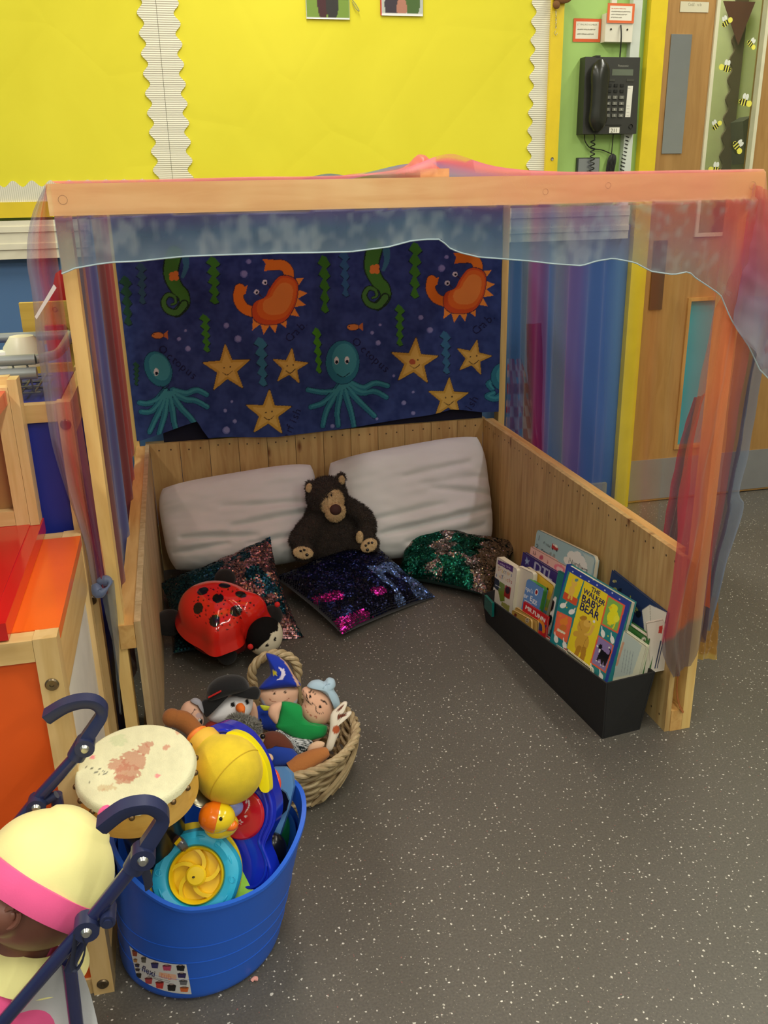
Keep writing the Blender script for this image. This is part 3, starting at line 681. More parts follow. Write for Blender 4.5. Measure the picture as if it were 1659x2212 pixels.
# battens behind the planks
timber('top_batten', (XR + 0.0125, 0.046, HP - 0.05), (XR + 0.035, D, HP - 0.001), pine_y)
timber('bottom_batten', (XR + 0.0125, -0.001, 0.0), (XR + 0.0405, D, 0.052), pine_y)
timber('top_batten', (XL - 0.0395, -0.004, HP - 0.05), (XL - 0.0125, D, HP - 0.003), pine_y)
timber('bottom_batten', (XL - 0.0395, 0.044, 0.0), (XL - 0.0125, D, 0.048), pine_y)
timber('top_batten', (XL - 0.012, D + 0.0125, HP - 0.05), (XR + 0.012, D + 0.04, HP - 0.001), pine_x)
# loop of brown strap caught in the slot by the right post
MB().tube(vsmooth([(1.176, 0.012, 0.14), (1.174, 0.008, 0.10), (1.179, 0.0, 0.066), (1.187, -0.006, 0.048)], 16), 0.0045, 8, flat=0.35).build('strap', pm('brown_strap', (150, 88, 40), 0.7), den, True)

# ------------------------------------------------------------------ undersea cloth at the back
def c4(x, y): return (240 + x / 1.929, 450 + y / 1.929)
def c4l(P): return [c4(*p) for p in P]
def sea_art(A):
    q = A.q
    # dyed ground: patchy blues
    nn = np.array([fnoise(a / 26, b / 26, 3) + 0.5 * fnoise(a / 9, b / 9, 7) for a, b in q])
    base = np.array(lin((46, 64, 122))) * A.g; alt = np.array(lin((66, 86, 146))) * A.g; dk = np.array(lin((32, 48, 98))) * A.g
    t = np.clip(0.5 + nn * 0.8, 0, 1)[:, None]; A.c[:] = dk * (1 - t) + alt * t; A.c[:] = 0.5 * A.c + 0.5 * base
    def weed(x, y0, y1, w_, col, lean=0):
        n = 5; L, R_ = [], []
        for k in range(n):
            ya = y0 + (y1 - y0) * k / n; yb = y0 + (y1 - y0) * (k + 0.8) / n; f = 1 - 0.45 * k / n; xo = lean * k / n
            L += [(x + xo - w_ * .32 * f, ya), (x + xo - w_ * f, yb - 6)]; R_ += [(x + xo + w_ * .32 * f, ya + 8), (x + xo + w_ * f, yb)]
        P = L + [(x + lean, y1)] + R_[::-1]
        A.poly(c4l([(a, b + 3) for a, b in P]), (26, 40, 60)); A.poly(c4l([(x + (a - x) * .88, b) for a, b in P]), col)
    G, T, DG = (66, 132, 44), (58, 122, 150), (40, 82, 60)
    weed(60, 280, 490, 30, DG, 15); weed(105, 640, 740, 16, DG); weed(125, 225, 400, 26, (52, 90, 110), 8)
    weed(425, 200, 400, 34, G, 8); weed(390, 440, 600, 26, G, 12); weed(888, 195, 437, 30, G, 4); weed(1268, 140, 376, 32, G, -4); weed(1203, 400, 576, 24, G, 2)
    weed(857, 495, 688, 22, (72, 142, 36), 12); weed(622, 535, 740, 32, T, 14); weed(972, 175, 370, 26, (52, 100, 140), 8); weed(1392, 510, 690, 26, (56, 112, 150), 6)
    def horse(dx, dy):
        P = [(262, 190), (248, 270), (272, 330), (300, 360), (305, 400), (275, 435), (235, 425), (218, 392), (235, 362), (262, 368), (270, 392), (252, 402)]
        P = c4l([(a + dx, b + dy) for a, b in P])
        A.curve(P[:6], 38, (30, 52, 36), 22, n=30); A.curve(P[:6], 32, (70, 130, 50), 17, n=30); A.curve(P[4:], 20, (30, 52, 36), 6, n=40); A.curve(P[4:], 14, (74, 130, 60), 3, n=40)
        A.curve(c4l([(310 + dx, 205 + dy), (312 + dx, 245 + dy), (298 + dx, 285 + dy)]), 16, (60, 118, 140), 7)
        for o in ((-8, -6), (8, -10), (-9, 8), (9, 8)): A.ell(*c4(262 + dx + o[0], 282 + dy + o[1]), 6, 6, (226, 136, 60))
    horse(0, 0); horse(838, -28)
    def crab(dx, dy, k=1.0):
        f = lambda P: c4l([(685 + dx + (a - 685) * k, 395 + dy + (b - 395) * k) for a, b in P])
        O, OD, LN = (232, 128, 40), (206, 84, 40), (60, 44, 60)
        for a, b, an in ((785, 300, -30), (798, 355, -5), (792, 398, 15), (768, 440, 35), (722, 482, 62), (680, 500, 80), (638, 505, 98), (597, 490, 118)):
            d = (math.cos(math.radians(an)), math.sin(math.radians(an))); n_ = (-d[1], d[0])
            A.poly(f([(a - d[0] * 36 + n_[0] * 26, b - d[1] * 36 + n_[1] * 26), (a + d[0] * 20, b + d[1] * 20), (a - d[0] * 36 - n_[0] * 26, b - d[1] * 36 - n_[1] * 26)]), (238, 150, 60))
        for P, w0 in (([(592, 432), (552, 414), (530, 375), (536, 335)], 22), ([(742, 300), (738, 262), (715, 238), (668, 236)], 22)):
            A.curve(f(P), (w0 + 2.5) * k, LN, (w0 + 3) * k); A.curve(f(P), w0 * k, O, w0 * k)
        A.poly(f([(512, 345), (520, 318), (538, 338), (568, 320), (560, 355), (530, 372)]), O); A.poly(f([(676, 214), (630, 212), (644, 232), (636, 262), (672, 256)]), O)
        B = [(586, 425), (600, 390), (640, 370), (662, 330), (700, 285), (745, 284), (776, 315), (770, 390), (735, 458), (690, 482), (630, 482), (595, 460)]
        B = smooth_line(B, 60, True); cc = B.mean(0)
        A.poly(f(cc + (B - cc) * 1.03), LN); A.poly(f(B), OD); A.poly(f(cc + np.array([8, -6]) + (B - cc) * .86), (222, 108, 40)); A.poly(f(cc + np.array([14, -8]) + (B - cc) * .66), (228, 138, 62))
        for a, b in ((640, 308), (605, 348)):
            A.stroke(f([(a, b), (a + 22, b + 20)]), 2.2, LN); A.ell(*f([(a, b)])[0], 5.5, 5.5, (222, 226, 232)); A.ell(*f([(a + 2, b + 2)])[0], 2.6, 2.6, (20, 22, 40))
    crab(0, 0); crab(790, -40, .93)
    def star(x, y, R_, rot, k=1.0):
        P = []
        for i in range(10):
            a = math.radians(rot - 90 + 36 * i); r_ = R_ * (1.0 if i % 2 == 0 else 0.40); P.append((x + r_ * math.cos(a), y + r_ * math.sin(a)))
        P = np.array(P); S = []
        for i in range(10):
            a, b, c = P[i - 1], P[i], P[(i + 1) % 10]
            if i % 2 == 0: S += [tuple(b + (a - b) * .10), tuple(b + (c - b) * .10)]
            else: S += [tuple(b + (a - b) * .22), tuple(b), tuple(b + (c - b) * .22)]
        S = np.array(S); ce = np.array([x, y])
        A.poly(c4l(ce + (S - ce) * 1.05), (60, 56, 60)); A.poly(c4l(S), (198, 160, 70)); A.poly(c4l(ce + (S - ce) * .72), (218, 182, 94))
        A.ell(*c4(x - 12, y - 4), 1.7, 1.7, (60, 50, 40)); A.ell(*c4(x + 14, y - 8), 1.7, 1.7, (60, 50, 40)); A.curve(c4l([(x - 18, y + 16), (x + 2, y + 26), (x + 22, y + 10)]), 1.6, (70, 56, 40))
    star(482, 668, 108, -4); star(745, 660, 82, 6); star(655, 852, 104, 2); star(1264, 640, 106, 4); star(1508, 622, 80, 12); star(1405, 792, 92, 2)
    A.ell(*c4(1256, 640), 7, 6, (176, 92, 60))
    def octo(x, y, rx, ry, ang, eyes, smile, arms):
        LN, C1, C2 = (24, 52, 84), (46, 120, 142), (66, 148, 162)
        for P in arms:
            A.curve(c4l(P), 17, LN, 12.5); A.curve(c4l(P), 14.5, C1, 10)
        for P in arms: A.curve(c4l([(a + 4, b - 3) for a, b in P]), 6, C2, 3.5)
        A.ell(*c4(x, y), rx / 1.929 + 1.3, ry / 1.929 + 1.3, LN, ang); A.ell(*c4(x, y), rx / 1.929, ry / 1.929, C1, ang)
        A.ell(*c4(x + rx * .1, y - ry * .1), rx / 2.6, ry / 2.5, C2, ang)
        for a, b in eyes: A.ell(*c4(a, b), 5, 8.5, (222, 226, 228)); A.ell(*c4(a + 1, b + 6), 3.4, 4, (20, 26, 46))
        A.curve(c4l(smile), 1.6, (24, 40, 60))
    octo(965, 642, 70, 90, 0, ((939, 634), (983, 633)), [(942, 690), (966, 703), (994, 686)],
         [[(960, 722), (935, 758), (880, 766), (820, 756)], [(955, 735), (918, 780), (880, 812), (832, 828)], [(958, 740), (920, 800), (895, 850), (882, 906)], [(962, 742), (950, 800), (942, 850), (946, 905)],
          [(968, 742), (985, 800), (1000, 850), (1012, 908)], [(975, 738), (1020, 790), (1060, 830), (1100, 868)], [(985, 735), (1040, 768), (1100, 765), (1150, 790)], [(990, 725), (1050, 750), (1100, 730), (1155, 742)]])
    octo(196, 670, 54, 76, -24, ((188, 683),), [(206, 742), (226, 752), (240, 738)],
         [[(225, 760), (190, 800), (150, 815), (118, 812)], [(225, 765), (190, 825), (160, 850), (125, 850)], [(228, 770), (205, 840), (185, 880), (160, 935)], [(234, 772), (225, 850), (215, 890), (200, 940)],
          [(240, 772), (255, 840), (262, 890), (275, 935)], [(248, 770), (290, 830), (330, 870), (365, 915)], [(255, 770), (310, 795), (350, 798), (400, 825)], [(258, 760), (310, 770), (355, 755), (398, 775)]])
    octo(1640, 700, 60, 60, 0, (), [(1640, 700), (1645, 705), (1650, 700)], [[(1640, 740), (1600, 720), (1570, 730), (1585, 752)], [(1640, 760), (1600, 790), (1565, 782), (1590, 768)]])
    for x, y, r_ in ((553, 273, 16), (573, 222, 11), (480, 488, 12), (528, 543, 15), (320, 585, 12), (283, 545, 9), (1377, 250, 15), (1397, 203, 9), (1290, 455, 11), (1328, 507, 13), (1115, 562, 11), (1090, 520, 8), (1222, 813, 10), (1260, 767, 6), (1260, 855, 9), (503, 805, 6), (515, 887, 9), (475, 843, 8), (480, 925, 16), (922, 907, 9), (1123, 487, 6), (310, 510, 6), (1110, 880, 6), (1180, 700, 6)):
        A.ell(*c4(x, y), r_ / 1.929, r_ / 1.929, (110, 118, 178)); A.ell(*c4(x + r_ * .1, y - r_ * .1), r_ / 2.6, r_ / 2.6, (140, 146, 196))
    for x, y in ((200, 530), (1015, 496)):
        A.poly(c4l([(x + 12, y), (x + 36, y - 20), (x + 38, y + 16)]), (190, 112, 60)); A.ell(*c4(x - 6, y), 14, 8, (60, 44, 50)); A.ell(*c4(x - 6, y), 12.5, 6.5, (206, 130, 66)); A.ell(*c4(x - 22, y - 3), 1.4, 1.4, (30, 24, 40))
    ink = (28, 30, 66)
    def word(st, o, d, em, sk=.0):
        d = np.array(d, float); d /= np.hypot(*d); nrm = np.array([d[1], -d[0]]) if d[0] > 0 or True else d
        adv = 0
        for ch in st:
            A.text(ch, np.array(c4(*o)) + d * adv, d * em, nrm * em, ink); adv += em * (.34 if ch in 'irt.' else .42 if ch == 's' else .58)
    word('O', (192, 590), (.8, .6), 24); word('ctopus', (228, 622), (.78, .63), 25)
    word('O', (1000, 560), (.8, .6), 24); word('ctopus', (1036, 592), (.75, .66), 25)
    word('Crab.', (742, 562), (.72, -.70), 25); word('Crab.', (1518, 530), (.74, -.67), 25)
    word('arfish', (738, 962), (.42, -.91), 25); word('fish', (1486, 868), (.5, -.87), 25)
nx, nz_ = 560, 400
hem_px = [(285, 956), (306, 953), (350, 938), (405, 916), (425, 908), (436, 925), (450, 944), (520, 944), (600, 942), (680, 934), (760, 924), (840, 912), (930, 896), (975, 884), (1005, 886), (1040, 890), (1073, 888)]
yS = 1.226
hx_ = [aty(u, v, yS).x for u, v in hem_px]; hz_ = [aty(u, v, yS).z for u, v in hem_px]
xa, xb = 0.020, aty(1080, 700, yS).x
U, V = np.meshgrid(np.linspace(0, 1, nx), np.linspace(0, 1, nz_), indexing='ij')
X = xa + (xb - xa) * U; Zlo = np.interp(X, hx_, hz_); Zhi = H - 0.03; Z = Zlo + (Zhi - Zlo) * V
hangk = (1 - V) ** 1.5
Y = yS + 0.006 * np.sin(X * 9 + 1.2 * Z) * (0.3 + hangk) + 0.004 * np.sin(X * 23 + 3 * Z) * hangk - 0.022 * np.exp(-((X - 0.225) / 0.05) ** 2) * np.clip(1 - V * 2.5, 0, 1) + 0.0025 * np.sin(Z * 31 + X * 5) * V
Y = np.minimum(Y, 1.237)
P = np.stack([X.ravel(), Y.ravel(), Z.ravel()], 1)
A = Art(to_px(np.stack([X.ravel(), np.full(X.size, yS), Z.ravel()], 1)), (50, 56, 112), 0.95); sea_art(A)
sea = tag(link('undersea_cloth', np_mesh('undersea_cloth', P, grid_faces(nx, nz_), A.c), attr_mat('printed_cotton', 0.85, 0.2, bump=0.15, bscale=700), smooth='all', loc=(0.6, yS, 0.42)), 'dark blue cloth printed with crabs, starfish and octopuses hung across the back of the den', 'cloth')
tag(MB().span((0.10, 1.256, HP - 0.01), (1.15, 1.258, HP + 0.10)).build('gap_shade_strip', pm('gap_shade_navy', (22, 24, 48), 0.9), loc=(0.6, 1.257, HP)), 'added dark strip standing in for the shaded gaps under the lifted hem of the undersea cloth', 'cloth')  # added strip, its dark colour stands in for shade behind the lifted hem

# ------------------------------------------------------------------ rainbow organza
def lerp_cols(t, stops):
    t = np.asarray(t, float); xs = [s_[0] for s_ in stops]
    C = np.array([list(lin(s_[1])) + [s_[2]] for s_ in stops]); return np.stack([np.interp(t, xs, C[:, k]) for k in range(4)], -1)
# bands run along the cloth from its front hem (s = 0) over the roof to the back (metres)
BANDS = [(0.00, (150, 185, 205), .50), (0.05, (120, 160, 190), .42), (0.085, (130, 120, 180), .42), (0.12, (225, 130, 140), .40), (0.155, (250, 160, 130), .38), (0.21, (240, 120, 150), .68), (0.30, (220, 70, 130), .74), (0.42, (150, 90, 190), .74), (0.55, (80, 120, 200), .74), (0.66, (90, 170, 120), .74), (0.78, (220, 215, 80), .74), (0.90, (240, 160, 70), .74), (1.02, (230, 80, 90), .74), (1.15, (190, 70, 150), .74), (1.30, (90, 100, 190), .74), (1.5, (90, 160, 120), .74)]
organza = sheer('organza')
front_hem = [(100, 560), (135, 591), (161, 579), (205, 571), (241, 566), (302, 564), (395, 554), (520, 549), (603, 546), (680, 545), (758, 543), (836, 533), (888, 520), (920, 517), (955, 517), (966, 533), (992, 545), (1033, 555), (1100, 560), (1139, 563), (1200, 570), (1258, 574), (1290, 564), (1324, 558), (1372, 567), (1406, 586), (1454, 593), (1487, 586), (1502, 600), (1558, 637), (1580, 690), (1602, 724), (1643, 786), (1672, 815)]
yF = -0.030
fh = [aty(u, v, yF) for u, v in front_hem]
can = thing('canopy_cloth', 'rainbow organza cloth over the den roof, blue hem hanging in front', 'cloth', (0.61, 0.0, H))
nx = 260
xs = np.linspace(fh[0].x + 0.02, fh[-1].x, nx); hz = np.interp(xs, [p.x for p in fh], [p.z for p in fh])
ridge = np.exp(-np.abs((xs - 0.645) / 0.10) ** 1.5) * 0.020
rows = []; ss = []
nv = 46
for k in range(nv):                      # the hanging front
    t = k / (nv - 1); top = H + 0.004 - 4 * np.clip(xs - 1.216, 0, 1)
    z = hz + (top - hz) * t; s_ = z * 0 + (0.155 * t) * (top - hz) / 0.075
    fold = np.array([fnoise(x * 7, z_ * 5, 1.3) * 0.010 + fnoise(x * 24, z_ * 10, 4.1) * 0.004 for x, z_ in zip(xs, z)])
    out = 0.004 + (1 - t) ** 0.8 * 0.012
    y = np.where(z > H - 0.047, -0.0235 - 0.001 - np.abs(fold) * 0.2, -0.026 - out * 0.4 + fold * 0.9)
    over = np.clip((xs - 1.222) / 0.03, 0, 1)
    rows.append(np.stack([xs, y, z - over * 0.012], 1)); ss.append(0.155 * t + 0 * xs)
nv2 = 60
for k in range(1, nv2):                  # over the roof
    t = k / (nv2 - 1); y = -0.0235 + t * (D + 0.10)
    wav = np.array([fnoise(x * 5, t * 4, 8.8) for x in xs]); w2 = np.array([fnoise(x * 17, t * 9, 2.2) for x in xs])
    sag = -0.018 * math.sin(PI * min(1, t)) ** 0.8
    back = max(0.0, (t - 0.86) / 0.14)
    z = H + 0.006 + ridge * (0.9 + 0.25 * math.sin(t * 7)) + (0.010 * wav + 0.004 * w2) * math.sin(PI * t * 0.9 + 0.1) * (0.4 + 0.6 * (1 - np.exp(-((xs - .6) / .2) ** 2))) + (sag if t < 0.95 else 0) * (1 - np.exp(-((xs - 0.63) / 0.10) ** 2))
    z = z + 0.020 * np.exp(-((t - 0.93) / 0.06) ** 2) * (0.6 + wav) + 0.012 * np.exp(-((xs - 0.63) / 0.05) ** 2) * np.exp(-((t - .02) / .02) ** 2)
    z = z - back ** 2 * 0.06
    edge = np.clip(np.abs(xs - 0.61) - 0.61, 0, 1); z = z - edge * 4
    z = np.maximum(z, H + 0.002 - back ** 2 * 0.07 - edge * 4)
    xr = np.where(xs > 1.222, 1.222 + (xs - 1.222) * 0.04, np.where(xs < -0.003, -0.003 + (xs + 0.003) * 0.04, xs)); z = np.where((xs > 1.222) | (xs < -0.003), np.maximum(z, H - 0.02), z)
    rows.append(np.stack([xr, np.full(nx, y), z], 1)); ss.append(0.165 + t * 1.34 + 0.02 * wav + 0.03 * np.sin(xs * 3))
P = np.stack(rows, 1).reshape(-1, 3); S_ = np.stack(ss, 1).ravel()
C = lerp_cols(S_, BANDS)
# along the front the drape was dyed from blue (left) through grey-blue to rose (right)
xf = np.clip((P[:, 0] - 0.80) / 0.35, 0, 1)[:, None]; frontmask = (S_ < 0.16)[:, None]
rose = lerp_cols(S_, [(0.0, (150, 150, 165), .36), (0.05, (190, 130, 160), .40), (0.10, (225, 105, 120), .42), (0.155, (250, 150, 125), .40)])
C = np.where(frontmask, C * (1 - xf) + rose * xf, C)
beammask = (S_ < 0.16) & (P[:, 2] > H - 0.047); bc = lerp_cols(np.clip(P[:, 0], 0, 1.25), [(0, (250, 212, 180), .24), (.5, (248, 214, 180), .16), (.8, (252, 196, 176), .34), (1.1, (253, 190, 170), .42), (1.22, (253, 204, 160), .42)])
C[beammask] = bc[beammask]
jm = (np.abs(P[:, 0] - 0.645) < 0.032) & (P[:, 1] > -0.024) & (P[:, 1] < 0.03); C[jm, 3] = 0.14
shim = np.array([fnoise(p[0] * 30, p[2] * 30, p[1] * 30) for p in P]); C[:, 3] = np.clip(C[:, 3] + 0.08 * shim, 0.1, 0.9); sh2 = np.array([fnoise(p[0] * 9, p[2] * 16, 5.5) + .9 * fnoise(p[0] * 70, p[2] * 55, 1.5) for p in P]); kf = (np.clip(sh2 * 1.0, 0, .6) * (P[:, 2] < H - .05) * frontmask[:, 0])[:, None]; C[:, :3] = C[:, :3] * (1 - kf) + np.array(lin((190, 214, 222))) * kf; C[:, 3] = np.clip(C[:, 3] + .18 * kf[:, 0], .1, .9)  # organza shimmer on the hanging front: pale sheen patches painted into colour and density
link('organza', np_mesh('organza', P, grid_faces(nx, nv + nv2 - 1), C), organza, can, smooth='all')
# rolled hem along the front
hemP = [Vector(rows[0][i]) + Vector((0, -0.001, 0)) for i in range(0, nx, 2)]
MB().tube(hemP, 0.0016, 5, flat=0.7).build('hem', pm('pale_hem', (176, 200, 206), 0.4, sheen=0.4, alpha=0.75), can, True)
# loose tuft standing over the ridge joist
nu, nv = 26, 12; Pt = []
for i in range(nu):
    for j in range(nv):
        u = i / (nu - 1); v = j / (nv - 1); c0 = aty(880 + 95 * u, 392, 0.005)
        hgt = (0.024 * math.sin(PI * u) ** 0.7 * (1 - 0.25 * math.sin(9 * u)))
        Pt.append((c0.x, 0.022 + 0.08 * v, H + 0.008 + hgt * math.sin(PI * v) ** 0.5 + 0.003 * fnoise(u * 9, v * 6, 3)))
Pt = np.array(Pt); link('fold', np_mesh('fold', Pt, grid_faces(nu, nv), lerp_cols(Pt[:, 0] * 0, [(0, (246, 140, 130), .62)])), organza, can, smooth='all')

def drape(name, label, fy, z_top, z_lo, x_of, cols, ny, nz_, thing_loc, grp=None, hem=False):
    """Hanging sheet: fy gives y across its width, x_of(u, v) its distance from the den side; cols(u, v) colour and density."""
    U, V = np.meshgrid(np.linspace(0, 1, ny), np.linspace(0, 1, nz_), indexing='ij'); u, v = U.ravel(), V.ravel()
    y = fy(u, v); zt = z_top(u); zl = z_lo(u); z = zl + (zt - zl) * v; x = x_of(u, v, y, z)
    return tag(link(name, np_mesh(name, np.stack([x, y, z], 1), grid_faces(ny, nz_), cols(u, v, y, z)), organza, smooth='all', loc=thing_loc), label, 'cloth', grp)
def mixc(t, stops): return lerp_cols(t, stops)
# right side: long curtain of bands from the rear post to the front post
RB = [(0.00, (235, 90, 90), .55), (0.05, (240, 120, 70), .50), (0.10, (245, 130, 80), .30), (0.16, (240, 150, 90), .10), (0.24, (235, 190, 80), .08), (0.33, (240, 150, 70), .24), (0.40, (230, 210, 70), .26), (0.50, (60, 120, 200), .12), (0.56, (60, 110, 215), .45), (0.66, (70, 110, 210), .5), (0.72, (120, 80, 190), .52), (0.79, (150, 90, 180), .5), (0.85, (150, 140, 140), .38), (0.91, (60, 120, 205), .5), (0.97, (150, 60, 150), .55), (1.03, (205, 60, 150), .50), (1.08, (150, 150, 120), .35), (1.16, (60, 130, 205), .45), (1.24, (60, 120, 200), .4)]
def rx(u, v, y, z): return 1.2235 + (0.010 * np.sin(y * 46 + 2 * np.sin(y * 9)) + 0.006 * np.sin(y * 91 + z * 3)) * (0.25 + 0.75 * (1 - v)) + 0.018 * (1 - v)
def rc(u, v, y, z):
    C = mixc(y + 0.05 * np.sin(z * 3 + 1) * (1 - v) - 0.06 * (1 - v) * np.exp(-((y - .15) / .2) ** 2), RB); return C
drape('side_curtain', 'rainbow organza curtain hanging down the right side of the den', lambda u, v: 0.06 + u * 1.17 - 0.03 * (1 - v) * (1 - u), lambda u: 0 * u + H + 0.004, lambda u: 0.12 + 0.05 * np.sin(u * 9) + 0.16 * np.exp(-(u / 0.10) ** 2), rx, rc, 240, 60, (1.23, 0.6, 0.1))
# red and grey tail wound round the foot of the right front post
def tail(name, label, L, R_, y0, cols, ny=26, nz_=60, wob=0.006, loc=None, grp=None):
    """L and R_: left and right edges of a hanging strip as picture points on the plane y = y0."""
    Lw = smooth_line([tuple(aty(a, b, y0)) for a, b in L], nz_); Rw = smooth_line([tuple(aty(a, b, y0)) for a, b in R_], nz_)
    def rs(Q):
        d = np.concatenate([[0], np.cumsum(np.linalg.norm(np.diff(Q, axis=0), axis=1))]); t = np.linspace(0, d[-1], nz_); return np.stack([np.interp(t, d, Q[:, k]) for k in range(3)], 1)
    Lw, Rw = rs(Lw), rs(Rw); P, u_, v_ = [], [], []
    for i in range(ny):
        u = i / (ny - 1); Q = Lw * (1 - u) + Rw * u
        for j in range(nz_):
            p = Q[j].copy(); p[1] += wob * (math.sin(u * 9 + j * .05) + 0.6 * math.sin(u * 21 + j * .11)) + 0.004 * fnoise(u * 6, j * .2, y0); P.append(p); u_.append(u); v_.append(j / (nz_ - 1))
    P = np.array(P); return tag(link(name, np_mesh(name, P, grid_faces(ny, nz_), cols(np.array(u_), np.array(v_))), organza, smooth='all', loc=tuple(P.mean(0))), label, 'cloth', grp)
tail('corner_cloth', 'rose organza gathered down the right front post of the den', [(1540, 690), (1500, 900), (1470, 1060), (1462, 1190), (1446, 1300), (1430, 1400), (1456, 1465)], [(1640, 440), (1625, 700), (1590, 900), (1560, 1100), (1530, 1250), (1512, 1390), (1496, 1430)], -0.018,
     lambda u, v: (lambda lo, hi, k: np.where((v > .88)[:, None], mixc(u, [(0, (120, 110, 120), .5), (1, (130, 120, 130), .45)]), lo * (1 - k) + hi * k))(mixc(u, [(0, (245, 140, 90), .25), (.4, (245, 130, 85), .42), (1, (235, 120, 100), .36)]), mixc(u + .08 * np.sin(v * 9), [(0, (214, 76, 98), .52), (.3, (205, 80, 108), .50), (.5, (230, 125, 95), .42), (.7, (218, 110, 90), .40), (1, (150, 90, 115), .4)]), np.clip((v - .2) / .3, 0, 1)[:, None]), wob=0.004)
tail('corner_flap', 'violet and pink organza flap hanging off the right front roof corner', [(1632, 395), (1620, 470), (1604, 600), (1585, 690), (1606, 730)], [(1690, 430), (1740, 560), (1760, 700), (1740, 850), (1690, 860)], -0.034,
     lambda u, v: mixc(v + .12 * np.sin(u * 7), [(0, (236, 150, 130), .42), (.3, (218, 122, 145), .48), (.6, (180, 120, 165), .48), (.85, (170, 165, 190), .55), (1, (200, 200, 215), .6)]), wob=0.008)
tail('trailing_edge', 'blue-grey organza edge trailing down outside the right front post', [(1610, 640), (1590, 800), (1570, 1000), (1542, 1150), (1522, 1260), (1512, 1390)], [(1680, 640), (1640, 820), (1612, 960), (1590, 1060), (1600, 1090), (1572, 1190), (1548, 1280), (1530, 1350)], 0.075,
     lambda u, v: mixc(u, [(0, (130, 90, 110), .35), (.5, (120, 130, 160), .5), (1, (170, 185, 210), .62)]), wob=0.010)
tail('ochre_end', 'ochre end of the organza showing low outside the right front post', [(1516, 1290), (1510, 1360), (1506, 1424)], [(1552, 1290), (1550, 1360), (1548, 1424)], 0.10, lambda u, v: mixc(v, [(0, (190, 130, 40), .5), (.9, (205, 150, 40), .62), (.92, (215, 180, 90), .8), (1, (215, 180, 90), .8)]), wob=0.003)
tail('dark_tail', 'narrow dark blue organza tail slanting behind the right front post', [(1500, 860), (1470, 960), (1445, 1080), (1428, 1180), (1420, 1250)], [(1525, 850), (1498, 950), (1484, 1080), (1470, 1180), (1466, 1260)], 0.22, lambda u, v: mixc(u, [(0, (200, 40, 100), .6), (.35, (60, 60, 110), .62), (.75, (50, 70, 110), .6), (1, (215, 40, 90), .62)]), wob=0.003)
# left side: bunched curtain seen edge-on, and its loose grey-violet fold in front
LB = [(0.0, (160, 160, 190), .5), (0.06, (120, 60, 60), .5), (0.14, (150, 110, 60), .35), (0.2, (190, 110, 80), .5), (0.30, (170, 90, 130), .6), (0.42, (90, 80, 170), .62), (0.52, (70, 110, 190), .62), (0.60, (140, 30, 50), .7), (0.74, (130, 30, 50), .72), (0.86, (170, 50, 60), .7), (1.0, (205, 80, 50), .68), (1.24, (215, 90, 50), .68)]
def lx(u, v, y, z): return 0.016 - 0.010 * (1 - v) + (0.014 * np.sin(y * 30 + 1.5 * np.sin(y * 7)) + 0.006 * np.sin(y * 71)) * (0.3 + 0.5 * (1 - v))
def lc(u, v, y, z): return mixc(np.clip(y + 0.03 * np.sin(z * 4), 0, 1.24), LB)
drape('side_curtain', 'red, violet and blue organza curtain hanging down the left side of the den', lambda u, v: 0.06 + u * 1.15 * (0.92 + 0.08 * v), lambda u: 0 * u + H + 0.002, lambda u: 0.16 + 0.30 * u ** 0.8, lx, lc, 200, 60, (0.0, 0.6, 0.2))
tail('front_fold', 'grey and rose organza fold hanging outside the left front post and caught up low down', [(98, 400), (66, 470), (56, 560), (68, 640), (78, 740), (96, 860), (112, 960), (142, 1060), (168, 1130), (188, 1200), (202, 1280)], [(108, 398), (114, 470), (128, 580), (154, 760), (175, 900), (194, 1020), (208, 1110), (218, 1170), (228, 1230), (236, 1282)], -0.012,
     lambda u, v: mixc(u + .06 * np.sin(v * 11), [(0, (165, 160, 180), .42), (.18, (180, 172, 200), .50), (.36, (200, 140, 170), .38), (.55, (215, 70, 95), .48), (.8, (170, 80, 110), .40), (1, (225, 130, 110), .28)]), ny=40, nz_=90, wob=0.007)
tail('front_fold', 'thin grey organza tail trailing below the caught-up fold beside the left front post', [(212, 1250), (228, 1330), (244, 1400), (252, 1480), (258, 1540)], [(246, 1255), (254, 1330), (258, 1400), (258, 1480), (262, 1542)], -0.010, lambda u, v: mixc(u, [(0, (130, 145, 165), .5), (1, (150, 165, 180), .55)]), ny=10, wob=0.003)
kt = vsmooth([aty(205, 1262, -0.02), aty(214, 1282, -0.03), aty(230, 1272, -0.03), aty(238, 1258, -0.02), aty(226, 1254, -0.015), aty(210, 1258, -0.02)], 24)
tag(link('knot', (lambda m_: (set_cols(m_, mixc(np.zeros(len(m_.vertices)), [(0, (140, 160, 200), .6)])), m_)[1])(MB().tube(kt, [0.006 + 0.004 * math.sin(k * .5) for k in range(len(kt))], 8).mesh('knot')), organza, smooth='all', loc=tuple(kt[0])), 'rolled blue organza end tucked beside the left front post', 'cloth')
# white hem corner turned back on the left fold
q = [aty(*p, -0.028) for p in ((122, 622), (79, 690), (75, 684), (116, 614))]
tag(MB().prism([(p.x, p.z) for p in q], (0, -0.028, 0), (1, 0, 0), (0, 0, 1), (0, 0.001, 0)).build('hem_corner', pm('white_hem', (225, 222, 220), 0.5, sheen=0.4, alpha=0.85)), 'short white hem turned back on the rose fold by the left front post', 'cloth')
